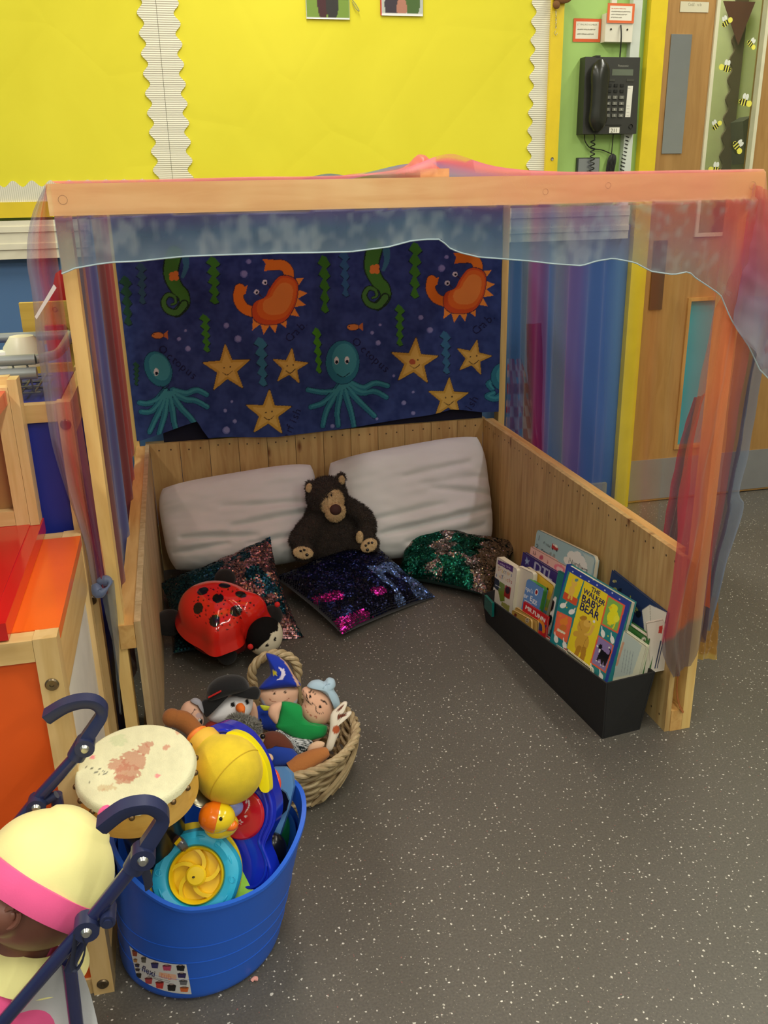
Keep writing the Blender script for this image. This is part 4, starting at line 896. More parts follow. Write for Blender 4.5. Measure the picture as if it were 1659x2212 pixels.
# clothes hung outside the rear right post
def checks(u, v):
    C = mixc(u * 0, [(0, (186, 150, 164), .97)]); k = ((np.floor(u * 7) + np.floor(v * 16)) % 2 == 0); C[k] = mixc(np.zeros(k.sum()), [(0, (160, 44, 80), .97)])
    k2 = (np.floor(v * 16) % 5 == 2); C[k2] = mixc(np.zeros(k2.sum()), [(0, (150, 40, 70), .97)]); k3 = (np.floor(u * 7) % 3 == 0) & (np.floor(v * 32) % 3 == 0); C[k3] = mixc(np.zeros(k3.sum()), [(0, (96, 130, 170), .97)]); return C
tail('checked_cloth', 'pink and white checked cloth hanging outside the rear right post', [(1096, 775), (1096, 850), (1093, 915), (1090, 1164)], [(1128, 775), (1148, 870), (1166, 992), (1172, 1164)], 1.30, checks, ny=60, nz_=90, wob=0.004)
tail('purple_cloth', 'dark purple cloth strip hanging beside the checked cloth', [(1137, 700), (1140, 800), (1146, 900), (1160, 980)], [(1170, 698), (1172, 800), (1170, 900), (1172, 985)], 1.295, lambda u, v: mixc(u, [(0, (74, 26, 76), .85), (1, (58, 26, 84), .88)]), ny=20, wob=0.003)

# ================================================================== CUSHIONS, PILLOWS, BEAR, LADYBIRD
def bil(c, u, v):
    """Corners TL, TR, BR, BL of a quad; u to the right, v upwards, both -1..1."""
    TL, TR, BR, BL = [np.array(tuple(p)) for p in c]; a = (u + 1)[:, None] / 2; b = (v + 1)[:, None] / 2
    return (TL * (1 - a) + TR * a) * b + (BL * (1 - a) + BR * a) * (1 - b)
def pillow_mesh(name, corners, T, nu, nv, wr, ex=4.0, rnd=0.10, pinch=0.0, back=0.7, bulge=0.0):
    """Stuffed cover: two skins over a quad, thin at the seam; wr(u, v) adds creases to the front skin."""
    U, V = np.meshgrid(np.sin(np.linspace(-1, 1, nu) * PI / 2), np.sin(np.linspace(-1, 1, nv) * PI / 2), indexing='ij'); u, v = U.ravel(), V.ravel()
    uu = u * (1 - rnd * v ** 4) * (1 - pinch * (1 - v ** 2)); vv = v * (1 - rnd * u ** 4) * (1 - pinch * (1 - u ** 2))
    P = bil(corners, uu, vv); c = [Vector(p) for p in corners]; n = ((c[1] - c[0]) + (c[2] - c[3])).cross((c[0] - c[3]) + (c[1] - c[2])).normalized()
    if n.dot(CAM - c[0]) < 0: n = -n
    n = np.array(n); t = np.sqrt(np.clip((1 - np.abs(u) ** ex) * (1 - np.abs(v) ** ex), 0, 1))
    w_ = wr(u, v) * np.clip(t * 3, 0, 1)
    Fp = P + n * (T * t * (1 + bulge * (1 - v)) + w_)[:, None]; Bp = P - n * (T * back * t)[:, None]
    return Fp, Bp, n, u, v, t
def pillow(name, label, corners, T, wr, m, cat='pillow', nu=120, nv=90, grp=None, **kw):
    F, B, n, u, v, t = pillow_mesh(name, corners, T, nu, nv, wr, **kw); N_ = len(F)
    f = grid_faces(nu, nv); P = np.concatenate([F, B]); P[:, 2] = np.maximum(P[:, 2], 0.001)
    me = np_mesh(name, P, np.concatenate([f, f[:, ::-1] + N_]))
    b = bmesh.new(); b.from_mesh(me); bmesh.ops.remove_doubles(b, verts=b.verts, dist=0.0004); b.to_mesh(me); b.free()
    return tag(link(name, me, m, smooth='all', loc=tuple(bil(corners, np.array([0.]), np.array([-1.]))[0])), label, cat, grp)
white_cot = pm('white_cotton', (210, 214, 210), 0.85, var=0.03, vscale=9, bump=0.08, bscale=600, sheen=0.2)
def crease(u, v, lines, dep=0.009, wid=0.055):
    d = np.zeros_like(u)
    for (u0, v0, u1, v1, k) in lines:
        t = np.clip(((u - u0) * (u1 - u0) + (v - v0) * (v1 - v0)) / ((u1 - u0) ** 2 + (v1 - v0) ** 2), 0, 1)
        dd = np.hypot(u - u0 - t * (u1 - u0), (v - v0 - t * (v1 - v0))) ; side = (v - (v0 + (v1 - v0) * t))
        d += -dep * k * np.exp(-(dd / wid) ** 2) + dep * 0.8 * k * np.exp(-((dd - wid * 2.2) / (wid * 1.6)) ** 2) * (side > 0) * np.sin(PI * np.clip(t, 0.02, 0.98))
    return d
def nz2(u, v, a, b, s): return np.array([fnoise(x * a, y * b, s) for x, y in zip(u, v)])
def wrl(u, v): return crease(u, v, [(-.75, -.30, .2, -.42, 1.1), (-.1, -.18, .9, -.05, 1.0), (-.2, .25, .95, .12, .7), (.1, -.55, .9, -.5, .8), (-.9, -.62, -.2, -.52, .9)]) + 0.011 * nz2(u, v, 1.3, 2.0, 1.0) + 0.003 * nz2(u, v, 5, 8, 2.0)
def wrr(u, v): return crease(u, v, [(-.6, -.25, .3, -.16, .8), (.2, .15, .95, -.10, 1.0), (-.1, .42, .7, .5, .5), (-.5, -.52, .95, -.34, 1.5), (.1, .25, .9, .22, .6), (-.2, -.72, .8, -.62, .9)]) + 0.011 * nz2(u, v, 1.3, 2.0, 5.0) + 0.003 * nz2(u, v, 5, 8, 6.0)
pillow('pillow', 'left white pillow slumped against the plank back of the den', [aty(334, 1050, 1.17), aty(686, 992, 1.17), aty(672, 1215, 1.03), aty(368, 1240, 1.03)], 0.060, wrl, white_cot, rnd=0.09, bulge=0.25, ex=5)
pillow('pillow', 'right white pillow slumped against the plank back of the den, higher at its right end', [aty(698, 994, 1.17), aty(1042, 932, 1.17), (1.125, 1.03, 0.045), aty(745, 1220, 1.03)], 0.060, wrr, white_cot, rnd=0.08, bulge=0.25, ex=5)

def sequin_mat(name, rough=0.24):
    s = N(name); a = s.n('ShaderNodeAttribute', attribute_name='print'); s.l(a, 'Color', s.b, 'Base Color'); s.b.inputs['Metallic'].default_value = 0.85; s.b.inputs['Roughness'].default_value = rough; return s.m
seq_m = sequin_mat('sequin')
def sequin_cushion(label, corners, T, base, colfun, n=74, seed=1, pinch=0.07):
    rng = np.random.default_rng(seed)
    wr = lambda u, v: 0.010 * nz2(u, v, 2.2, 2.2, seed) + 0.004 * nz2(u, v, 5, 5, seed + 3)
    body = pillow('sequin_cushion', label, corners, T, wr, base, 'cushion', 70, 70, 'sequin cushions in the den', rnd=-0.02, pinch=pinch, ex=2.6)
    m = n; F, B, nn, u, v, t = pillow_mesh('s', corners, T, m, m, wr, 2.6, -0.02, pinch)
    # even rows of sequins over the front skin
    U, V = np.meshgrid(np.linspace(-.985, .985, m), np.linspace(-.985, .985, m), indexing='ij'); U = U + (np.arange(m) % 2)[None, :] * (0.9 / m)
    gu = np.sin(np.linspace(-1, 1, m) * PI / 2)
    Fg = F.reshape(m, m, 3)
    iu = np.interp(U.ravel().clip(-.99, .99), gu, np.arange(m)); iv = np.interp(V.ravel().clip(-.99, .99), gu, np.arange(m))
    i0, j0 = np.floor(iu).astype(int).clip(0, m - 2), np.floor(iv).astype(int).clip(0, m - 2); a, b = (iu - i0)[:, None], (iv - j0)[:, None]
    Cc = Fg[i0, j0] * (1 - a) * (1 - b) + Fg[i0 + 1, j0] * a * (1 - b) + Fg[i0, j0 + 1] * (1 - a) * b + Fg[i0 + 1, j0 + 1] * a * b
    tu = Fg[i0 + 1, j0] - Fg[i0, j0]; tv = Fg[i0, j0 + 1] - Fg[i0, j0]; tu /= np.linalg.norm(tu, axis=1)[:, None] + 1e-9; tv /= np.linalg.norm(tv, axis=1)[:, None] + 1e-9
    nr = np.cross(tu, tv); nr /= np.linalg.norm(nr, axis=1)[:, None] + 1e-9; nr = np.where((nr @ nn)[:, None] < 0, -nr, nr)
    patch = np.stack([nz2(U.ravel(), V.ravel(), 6, 6, seed * 3.3 + k) for k in range(2)], 1)
    nr = nr + 0.23 * rng.normal(size=nr.shape) + 0.35 * (patch[:, :1] * tu + patch[:, 1:] * tv); nr /= np.linalg.norm(nr, axis=1)[:, None]
    e1 = np.cross(nr, tv); e1 /= np.linalg.norm(e1, axis=1)[:, None]; e2 = np.cross(nr, e1)
    L = np.linalg.norm(np.array(tuple(corners[0])) - np.array(tuple(corners[1]))); r = L / m * 0.66
    ang = np.arange(6) * PI / 3; K = len(Cc)
    P = (Cc + nr * 0.0022)[:, None, :] + r * (np.cos(ang)[None, :, None] * e1[:, None, :] + np.sin(ang)[None, :, None] * e2[:, None, :])
    P[..., 2] = np.maximum(P[..., 2], 0.0015)
    C = colfun(U.ravel(), V.ravel(), rng)
    me = np_mesh('sequins', P.reshape(-1, 3), np.arange(K * 6).reshape(K, 6), np.repeat(C, 6, 0))
    link('sequins', me, seq_m, body, kind='stuff'); return body
def two(c1, c2, sc, thr, seed, lean=(0, 0), jit=.12):
    def f(u, v, rng):
        m = nz2(u, v, sc, sc, seed) + 0.4 * nz2(u, v, sc * 3, sc * 3, seed + 9) + lean[0] * u + lean[1] * v + rng.normal(size=len(u)) * jit * .4
        C = np.where((m > thr)[:, None], np.array(lin(c2)), np.array(lin(c1))); return C * rng.uniform(.75, 1.15, (len(u), 1))
    return f
navy_c = pm('navy_velvet', (10, 12, 26), 0.9, sheen=0.3); teal_c = pm('teal_backing', (14, 44, 52), 0.9); green_c = pm('green_backing', (8, 40, 34), 0.9)
sequin_cushion('teal and rose sequin cushion under the red ladybird, one corner pointing up', [aty(348, 1262, 1.00), aty(582, 1163, 0.98), aty(655, 1382, 0.66), (0.085, 0.61, 0.03)], 0.045, teal_c, two((26, 76, 92), (150, 112, 112), 1.7, 0.12, 3.1, (0.42, 0.05)), seed=2)
def navy_cols(u, v, rng):
    C = two((26, 34, 74), (18, 20, 46), 2.0, 0.1, 6.6)(u, v, rng); m = (nz2(u, v, 2.4, 2.4, 21) - .55 * (u + 1.0) - 0.5 * (v + .9) * 1.0 + rng.normal(size=len(u)) * .05) > -0.25
    C[m] = np.array(lin((190, 40, 150))) * rng.uniform(.7, 1.2, (m.sum(), 1)); m2 = ((u > .2) & (v < .1) & (nz2(u, v, 3, 3, 31) > -.05)); C[m2] = np.array(lin((110, 140, 200))) * rng.uniform(.7, 1.3, (m2.sum(), 1)); return C
sequin_cushion('dark navy sequin cushion lying cornerwise in front of the teddy bear', [aty(596, 1248, 0.93), aty(800, 1172, 1.0), aty(936, 1290, 0.80), (0.53, 0.605, 0.025)], 0.055, navy_c, navy_cols, seed=5, pinch=0.05)
sequin_cushion('green and silver sequin cushion leaning by the book box', [aty(880, 1132, 1.06), aty(1124, 1176, 0.98), (0.985, 0.715, 0.03), aty(856, 1246, 0.93)], 0.050, green_c, two((10, 84, 66), (138, 132, 124), 2.0, 0.08, 9.4, (0.45, 0.10)), seed=8)

# ---- teddy bear
dark_fur = pm('brown_plush', (46, 36, 27), 0.95, var=0.25, vscale=60, bump=0.5, bscale=260, sheen=0.15); tan_fur = pm('tan_plush', (206, 180, 134), 0.95, var=0.1, vscale=90, bump=0.5, bscale=350)
nose_m = pm('brown_nose', (66, 36, 30), 0.75, bump=0.2); bead_m = pm('black_bead', (18, 16, 14), 0.15)
s2 = 1 / 715
bear = thing('teddy_bear', 'dark brown plush teddy bear with tan muzzle sitting between the white pillows', 'soft toy', aty(712, 1195, 1.0))
mb = MB(); Q = lambda u, v, y: aty(u, v, y)
mb.ell(Q(712, 1160, 1.01), (0.092, 0.072, 0.085)).ell(Q(705, 1128, 1.02), (0.070, 0.06, 0.075))
hd = Q(706, 1072, 1.00); mb.ell(hd, (0.062, 0.056, 0.060)).ell(Q(700, 1110, 1.01), (0.05, 0.05, 0.05))
for e in (Q(669, 1050, 1.005), Q(737, 1032, 1.005)): mb.ell(e, (0.016, 0.011, 0.019))
mb.tube(vsmooth([Q(690, 1125, 1.0), Q(660, 1155, .97), Q(640, 1182, .945)], 10), [0.036, 0.040, 0.038, 0.034, 0.028], 12)
mb.ell(Q(655, 1190, .935), (0.032, 0.030, 0.030))
mb.tube(vsmooth([Q(745, 1090, 1.0), Q(782, 1112, .985), Q(794, 1140, .965), Q(778, 1166, .945)], 12), 0.027, 12)
mb.tube(vsmooth([Q(740, 1165, .99), Q(775, 1178, .955), Q(797, 1178, .94)], 10), 0.028, 12); mb.ell(Q(799, 1176, .935), (0.028, 0.028, 0.028))
bm_ = apply_remesh('body', mb, 0.006, 5); body = link('body', bm_, dark_fur, bear, 'all')
def fur(name, me, n, L, m, parent, seed=0, wdt=0.0009, droop=0.35, sel=None):
    """Short pile: thin tapering tufts standing on a skin."""
    rng = np.random.default_rng(seed); me.calc_loop_triangles(); V = verts_of(me); T = np.array([t.vertices[:] for t in me.loop_triangles])
    A_, B_, C_ = V[T[:, 0]], V[T[:, 1]], V[T[:, 2]]; nn = np.cross(B_ - A_, C_ - A_); ar = np.linalg.norm(nn, axis=1); p = ar / ar.sum()
    k = rng.choice(len(T), n, p=p); a, b = rng.random(n), rng.random(n); f = a + b > 1; a[f], b[f] = 1 - a[f], 1 - b[f]
    P0 = A_[k] + (B_ - A_)[k] * a[:, None] + (C_ - A_)[k] * b[:, None]; nr = nn[k] / ar[k][:, None]
    if sel is not None: mk = sel(P0); P0, nr = P0[mk], nr[mk]
    n = len(P0); d = nr + rng.normal(size=(n, 3)) * .35 + np.array([0, 0, -droop]); d /= np.linalg.norm(d, axis=1)[:, None]
    sd = np.cross(d, rng.normal(size=(n, 3))); sd /= np.linalg.norm(sd, axis=1)[:, None]; Ls = L * rng.uniform(.6, 1.2, (n, 1))
    org = np.array(tuple(wloc(parent))); P = np.stack([P0 - sd * wdt, P0 + sd * wdt, P0 + d * Ls], 1).reshape(-1, 3) + org
    return link(name, np_mesh(name, P, np.arange(n * 3).reshape(n, 3)), m, parent, kind='stuff')
fur('fur', bm_, 26000, 0.009, dark_fur, body, 3)
def patch(name, c, r, m, parent, rot=None, furn=0, L=0.005):
    me = MB().ell(c, r, rot, 22, 14).mesh(name); o = link(name, me, m, parent, 'all')
    if furn: fur('fur', me, furn, L, m, o, furn)
    return o
toC = (CAM - hd).normalized()
F3 = frame_of(toC, (1, 0, -0.1))
pc = lambda u, v, d: atw(u, v, d)
def atw(u, v, y, fwd=0.0): return aty(u, v, y) + (CAM - aty(u, v, y)).normalized() * fwd
face = patch('face', atw(716, 1082, 1.0, 0.044), (0.037, 0.042, 0.022), tan_fur, bear, F3, 2500)
muz = patch('muzzle', atw(724, 1104, 1.0, 0.062), (0.030, 0.032, 0.026), tan_fur, bear, F3, 1800)
patch('nose', atw(725, 1101, 1.0, 0.085), (0.0175, 0.0165, 0.010), nose_m, bear, F3)
for u, v in ((707, 1073), (716, 1070)): patch('eye', atw(u, v, 1.0, 0.0655), (0.0026, 0.0036, 0.003), bead_m, bear, F3)
for u, v in ((668, 1054), (738, 1037)): patch('inner_ear', atw(u, v, 1.0, 0.012), (0.009, 0.013, 0.006), tan_fur, bear, F3, 500, 0.003)
for (u, v, r1, r2, an, dots) in ((655, 1194, 0.030, 0.019, -8, ((-.008, .005), (.002, .009), (.012, -.004))), (797, 1178, 0.026, 0.020, 25, ((-.009, .004), (.002, .007), (-.010, -.010), (.012, .004)))):
    c = atw(u, v, .935, 0.026); R = F3 @ Matrix.Rotation(math.radians(an), 3, 'Z'); so = patch('sole', c, (r1, r2, 0.008), tan_fur, bear, R, 900, 0.003)
    for k, (a, b) in enumerate(dots): patch('paw_pad', c + R @ Vector((a, b, 0.0085)), (0.005 if k == 2 else 0.0038, 0.0045 if k == 2 else 0.0036, 0.0025), bead_m, so, R)
patch('palm', atw(777, 1160, .945, 0.024), (0.010, 0.018, 0.006), tan_fur, bear, F3, 500, 0.003)

# ---- ladybird night-light
lady = thing('ladybird_toy', 'red plastic-shelled ladybird night light with black spots lying on the teal cushion', 'toy', atz(482, 1345, 0.08))
C0 = atz(478, 1345, 0.10); ax = (atz(575, 1372, 0.10) - atz(395, 1305, 0.10)); ax.z = 0; ax.normalize(); lat = Vector((-ax.y, ax.x, 0)); upv = (Vector((0, 0, 1)) + Vector((0, -0.20, 0))).normalized()
lat = (lat - upv * lat.dot(upv)).normalized(); ax = lat.cross(upv)
nu, nv = 180, 70; Pp = []
for i in range(nu):
    th = 2 * PI * i / nu; ct, st_ = math.cos(th), math.sin(th)
    # plan outline: rounded at the tail, wide front corners, nearly straight front edge
    r = 0.118 * (1 + 0.05 * math.cos(2 * th)) + 0.020 * math.exp(-((abs(th if th < PI else 2 * PI - th) - 0.98) / 0.22) ** 2) - 0.030 * math.exp(-((th if th < PI else th - 2 * PI) / 0.5) ** 2) - 0.012 * math.exp(-((th if th < PI else th - 2 * PI) / 0.16) ** 2)
    for j in range(nv):
        t = j / (nv - 1); rr = r * (math.sin(t * PI / 2) ** 0.85); hh = 0.092 * (1 - t ** 2.2) ** 0.72
        if t > 0.9: rr += 0.010 * ((t - 0.9) / 0.1) ** 1.3; hh = 0.092 * (1 - 0.9 ** 2.2) ** 0.72 * (1 - (t - .9) / .1) - 0.004
        p = C0 + ax * (rr * ct) + lat * (rr * st_ * 0.86) + upv * hh; Pp.append(tuple(p))
Pp = np.array(Pp); A = Art(to_px(Pp), (226, 40, 30), 1.0)
for u, v, a, b, an in ((438, 1277, 13, 8, -18), (485, 1265, 13, 5.5, 5), (471, 1292, 12.5, 10, -10), (520, 1284, 12.5, 7, 12), (428, 1314, 10.5, 13, 15), (510, 1320, 13.5, 12, -10), (464, 1341, 12, 13.5, 15)): A.ell(u, v, a, b, (26, 18, 16), an)
rng = random.Random(4)
def tiny_star(u, v, R_): A.poly([(u + R_ * (1 if k % 2 == 0 else .45) * math.cos(math.radians(36 * k - 90)), v + R_ * (1 if k % 2 == 0 else .45) * math.sin(math.radians(36 * k - 90))) for k in range(10)], (60, 12, 12))
for k, (a, b) in enumerate(((600, 580), (570, 730), (605, 620), (550, 630), (500, 600), (655, 750), (690, 680), (725, 715), (730, 760), (790, 725), (785, 775), (770, 835), (750, 800), (740, 875), (815, 875), (855, 810), (885, 850), (920, 805), (980, 760), (1010, 710), (955, 695), (980, 650), (1020, 655), (1050, 680), (885, 640), (910, 638), (765, 630), (805, 622), (755, 668), (720, 720), (690, 545), (735, 540), (795, 520), (625, 510), (650, 525), (600, 585), (695, 510), (575, 775), (605, 818), (575, 858), (690, 930), (790, 920), (465, 780), (490, 800), (515, 790), (455, 640), (495, 630), (840, 540), (885, 525), (930, 600), (600, 685))):
    tiny_star(320 + a / 4.608, 1160 + b / 4.608, 3.2 if k % 3 else 2.2)
f = []
for i in range(nu):
    for j in range(1, nv - 1): f.append((i * nv + j, ((i + 1) % nu) * nv + j, ((i + 1) % nu) * nv + j + 1, i * nv + j + 1))
for i in range(0, nu): f.append((i * nv + 1, ((i + 1) % nu) * nv + 1, i * nv, i * nv))
f4 = [q for q in f if len(set(q)) == 4]
me = np_mesh('shell', Pp, np.array(f4), A.c); b = bmesh.new(); b.from_mesh(me); bmesh.ops.holes_fill(b, edges=[e for e in b.edges if e.is_boundary], sides=0) if False else None
b.verts.ensure_lookup_table(); ring = [b.verts[i * nv + 1] for i in range(nu)]
try: b.faces.new(ring)
except ValueError: pass
bmesh.ops.delete(b, geom=[v for v in b.verts if not v.link_faces], context='VERTS'); bmesh.ops.recalc_face_normals(b, faces=b.faces[:]); b.to_mesh(me); b.free()
link('shell', me, attr_mat('red_plastic', 0.12, 0.5, coat=0.6), lady, smooth='all')
bplush = pm('black_plush', (20, 18, 18), 0.95, bump=0.4, bscale=300, sheen=0.1); wplush = pm('cream_plush', (222, 212, 186), 0.9, bump=0.3, bscale=300); rfelt = pm('red_felt', (210, 36, 32), 0.85)
MB().ell(C0 - upv * 0.03, (0.092, 0.085, 0.045), Matrix((ax, lat, upv)).transposed(), 26, 14).build('belly', pm('dark_red_plush', (120, 16, 20), 0.9, bump=0.3), lady, True)
def foot(u, v, y, r): MB().ell(aty(u, v, y), r, None, 18, 12).build('foot', bplush, lady, True)
foot(490, 1412, .545, (0.027, 0.027, 0.030)); foot(588, 1330, .63, (0.028, 0.024, 0.030)); foot(486, 1250, .80, (0.030, 0.030, 0.028)); foot(366, 1345, .68, (0.040, 0.036, 0.036))
hc = aty(572, 1374, .53)
nu, nv = 70, 50; Hp = []
fd = (Vector((0.62, -0.55, -0.12))).normalized(); HR = frame_of(fd, (0.3, 0.3, 1))
for i in range(nu):
    for j in range(nv):
        th = 2 * PI * i / nu; ph = PI * j / (nv - 1); Hp.append(tuple(hc + HR @ Vector((0.050 * math.sin(ph) * math.cos(th), 0.050 * math.sin(ph) * math.sin(th), 0.044 * math.cos(ph)))))
A = Art(to_px(np.array(Hp)), (222, 212, 186)); 
A.poly([(500, 1300), (600, 1300), (603, 1340), (600, 1362), (592, 1366), (586, 1368), (584, 1378), (574, 1386), (566, 1392), (560, 1400), (545, 1406), (520, 1400)], (20, 18, 18))
A.ell(594, 1381, 2.4, 4.6, (20, 16, 16), 10); A.ell(577, 1394, 4, 3.4, (20, 16, 16), -30); A.curve([(598, 1400), (592, 1412), (580, 1420)], 1.2, (120, 90, 80))
hdp = np.array(Hp); org_dist = np.linalg.norm(hdp - np.array(CAM), axis=1); far = org_dist > np.linalg.norm(np.array(hc) - np.array(CAM)) + 0.012; A.c[far] = np.array(lin((20, 18, 18)))
link('head', np_mesh('head', hdp, grid_faces(nu, nv, 0, True), A.c), attr_mat('plush_print', 0.92, 0.1, bump=0.3), lady, smooth='all')
for u, v, y in ((541, 1397, .495), (599, 1306, .585)):
    MB().ell(aty(u, v, y), 0.0075, None, 14, 10).build('antenna_tip', rfelt, lady, True)

# ================================================================== BOOK BOX AND BOOKS
blackbox = pm('black_card', (24, 24, 25), 0.7, bump=0.1)
bx = thing('book_box', 'long black open box of picture books standing against the right side of the den', 'box', (1.02, 0.25, 0))
fl, frr, bL, bR = Vector((1.002, 0.011, 0)), Vector((1.100, 0.022, 0)), Vector((0.945, 0.615, 0)), Vector((1.062, 0.62, 0))
tfl, tfr, tbL, tbR = Vector((0.998, 0.004, 0.146)), Vector((1.118, 0.010, 0.152)), Vector((0.934, 0.625, 0.085)), Vector((1.080, 0.632, 0.11))
def wall_(a, b, ta, tb, th): MB().hexa([a, b, b + th, a + th, ta, tb, tb + th, ta + th]).bevel(0.0012, 1).build('side', blackbox, bx)
wall_(fl, bL, tfl, tbL, Vector((0.004, 0, 0))); wall_(frr - Vector((.004, 0, 0)), bR - Vector((.004, 0, 0)), tfr - Vector((.004, 0, 0)), tbR - Vector((.004, 0, 0)), Vector((0.004, 0, 0)))
wall_(fl + Vector((.0045, 0, 0)), frr - Vector((.0045, 0, 0)), tfl + Vector((.0045, 0, 0)), tfr - Vector((.0045, 0, 0)), Vector((0, 0.004, 0))); wall_(bL + Vector((.0045, -.004, 0)), bR + Vector((-.0045, -.004, 0)), tbL + Vector((.0045, -.004, 0)), tbR + Vector((-.0045, -.004, 0)), Vector((0, 0.004, 0)))
z3 = Vector((0, 0, .003)); MB().hexa([fl, frr, bR, bL, fl + z3, frr + z3, bR + z3, bL + z3]).build('base', blackbox, bx)
MB().hexa([tbL + Vector(p) for p in ((-.002, -.09, -.03), (.005, -.09, -.03), (.005, -.03, -.03), (-.002, -.03, -.03), (-.002, -.09, .012), (.005, -.09, .012), (.005, -.03, .009), (-.002, -.03, .009))]).build('tape', pm('teal_tape', (14, 96, 88), 0.25), bx)

page_m = pm('book_pages', (214, 208, 186), 0.8)
def book(label, TL, TR, hgt, th, art, base, lean=(-0.17, 0.02, -1.0), n=(90, 110), gain=1.0, board=None, rad=0.0, cat='book', soft=0.0, spine=None):
    """TL / TR: top corners of the front cover in space; the cover runs down along lean; thickness lies behind it."""
    TL, TR = Vector(TL), Vector(TR); e = (TR - TL).normalized(); d = Vector(lean); d = (d - e * d.dot(e)).normalized(); nrm = e.cross(d).normalized()
    if nrm.dot(CAM - TL) < 0: nrm = -nrm
    w_ = (TR - TL).length; nx, ny = n
    U, V = np.meshgrid(np.linspace(0, 1, nx), np.linspace(0, 1, ny), indexing='ij'); u, v = U.ravel(), V.ravel()
    if rad > 0:   # rounded page corners
        for (cu, cv) in ((1, 0), (0, 0)):
            du = (1 - u) * w_ if cu else u * w_; dv = v * hgt; m = (du < rad) & (dv < rad); dd = np.hypot(rad - du, rad - dv); k = np.where(m & (dd > rad), rad / np.maximum(dd, 1e-9), 1.0)
            nu_ = (rad - (rad - du) * k) / w_; u = np.where(m, (1 - nu_) if cu else nu_, u); v = np.where(m, (rad - (rad - dv) * k) / hgt, v)
    P = np.array(TL) + u[:, None] * w_ * np.array(e) + v[:, None] * hgt * np.array(d)
    if soft: P = P + (soft * np.sin(u * PI) * (0.4 + v * .3))[:, None] * np.array(nrm)
    A = Art(to_px(P), base, gain)
    if art: art(A)
    root = thing('picture_book', label, cat, tuple(TL + d * hgt), 'books in the black box')
    c2 = P - np.array(nrm) * 0.0016; F = grid_faces(nx, ny); K = len(P)
    ring = [i * ny for i in range(nx)] + [(nx - 1) * ny + j for j in range(1, ny)] + [i * ny + ny - 1 for i in range(nx - 2, -1, -1)] + [j for j in range(ny - 2, 0, -1)]
    side = np.array([(ring[k], ring[(k + 1) % len(ring)], ring[(k + 1) % len(ring)] + K, ring[k] + K) for k in range(len(ring))])
    link('cover', np_mesh('cover', np.concatenate([P, c2]), np.concatenate([F, F[:, ::-1] + K, side]), np.concatenate([A.c, A.c])), attr_mat('glossy_print', 0.3, 0.5), root)
    ins = 0.003 if not rad else 0.0
    a = TL + e * ins + d * ins - nrm * 0.0018; b = TR - e * ins + d * ins - nrm * 0.0018; h = d * (hgt - ins); t = -nrm * (th - 0.0036)
    pg = MB()
    if rad:
        k = 5; prof = [(0, hgt)] + [(rad - rad * math.cos(x), rad - rad * math.sin(x)) for x in np.linspace(0, PI / 2, k)] + [(w_ - rad + rad * math.sin(x), rad - rad * math.cos(x)) for x in np.linspace(0, PI / 2, k)] + [(w_, hgt)]
        pg.prism(prof, TL - nrm * 0.0018, e, d, t)
    else: pg.hexa([a + h, b + h, b + h + t, a + h + t, a, b, b + t, a + t])
    pg.build('pages', board or page_m, root)
    tb = -nrm * (th - 0.0016); bk = MB().hexa([TL + d * hgt + tb, TR + d * hgt + tb, TR + d * hgt + tb - nrm * .0016, TL + d * hgt + tb - nrm * .0016, TL + tb + d * (rad * .6), TR + tb + d * (rad * .6), TR + tb - nrm * .0016 + d * (rad * .6), TL + tb - nrm * .0016 + d * (rad * .6)])
    bk.build('back_cover', pm('cover_' + '_'.join(str(x) for x in base), base, 0.35), root)
    if spine:
        t2 = -nrm * th; MB().hexa([TL + d * hgt - e * .0015, TL + d * hgt, TL + d * hgt + t2, TL + d * hgt + t2 - e * .0015, TL - e * .0015, TL, TL + t2, TL + t2 - e * .0015]).build('spine', pm('spine_' + '_'.join(str(x) for x in spine), spine, 0.35), root)
    return root
k5 = lambda x, y: (1180 + x / 5.925, 1200 + y / 5.925)
k4 = lambda x, y: (1040 + x / 5.925, 1120 + y / 5.925)
L5 = lambda P: [k5(*p) for p in P]; L4 = lambda P: [k4(*p) for p in P]
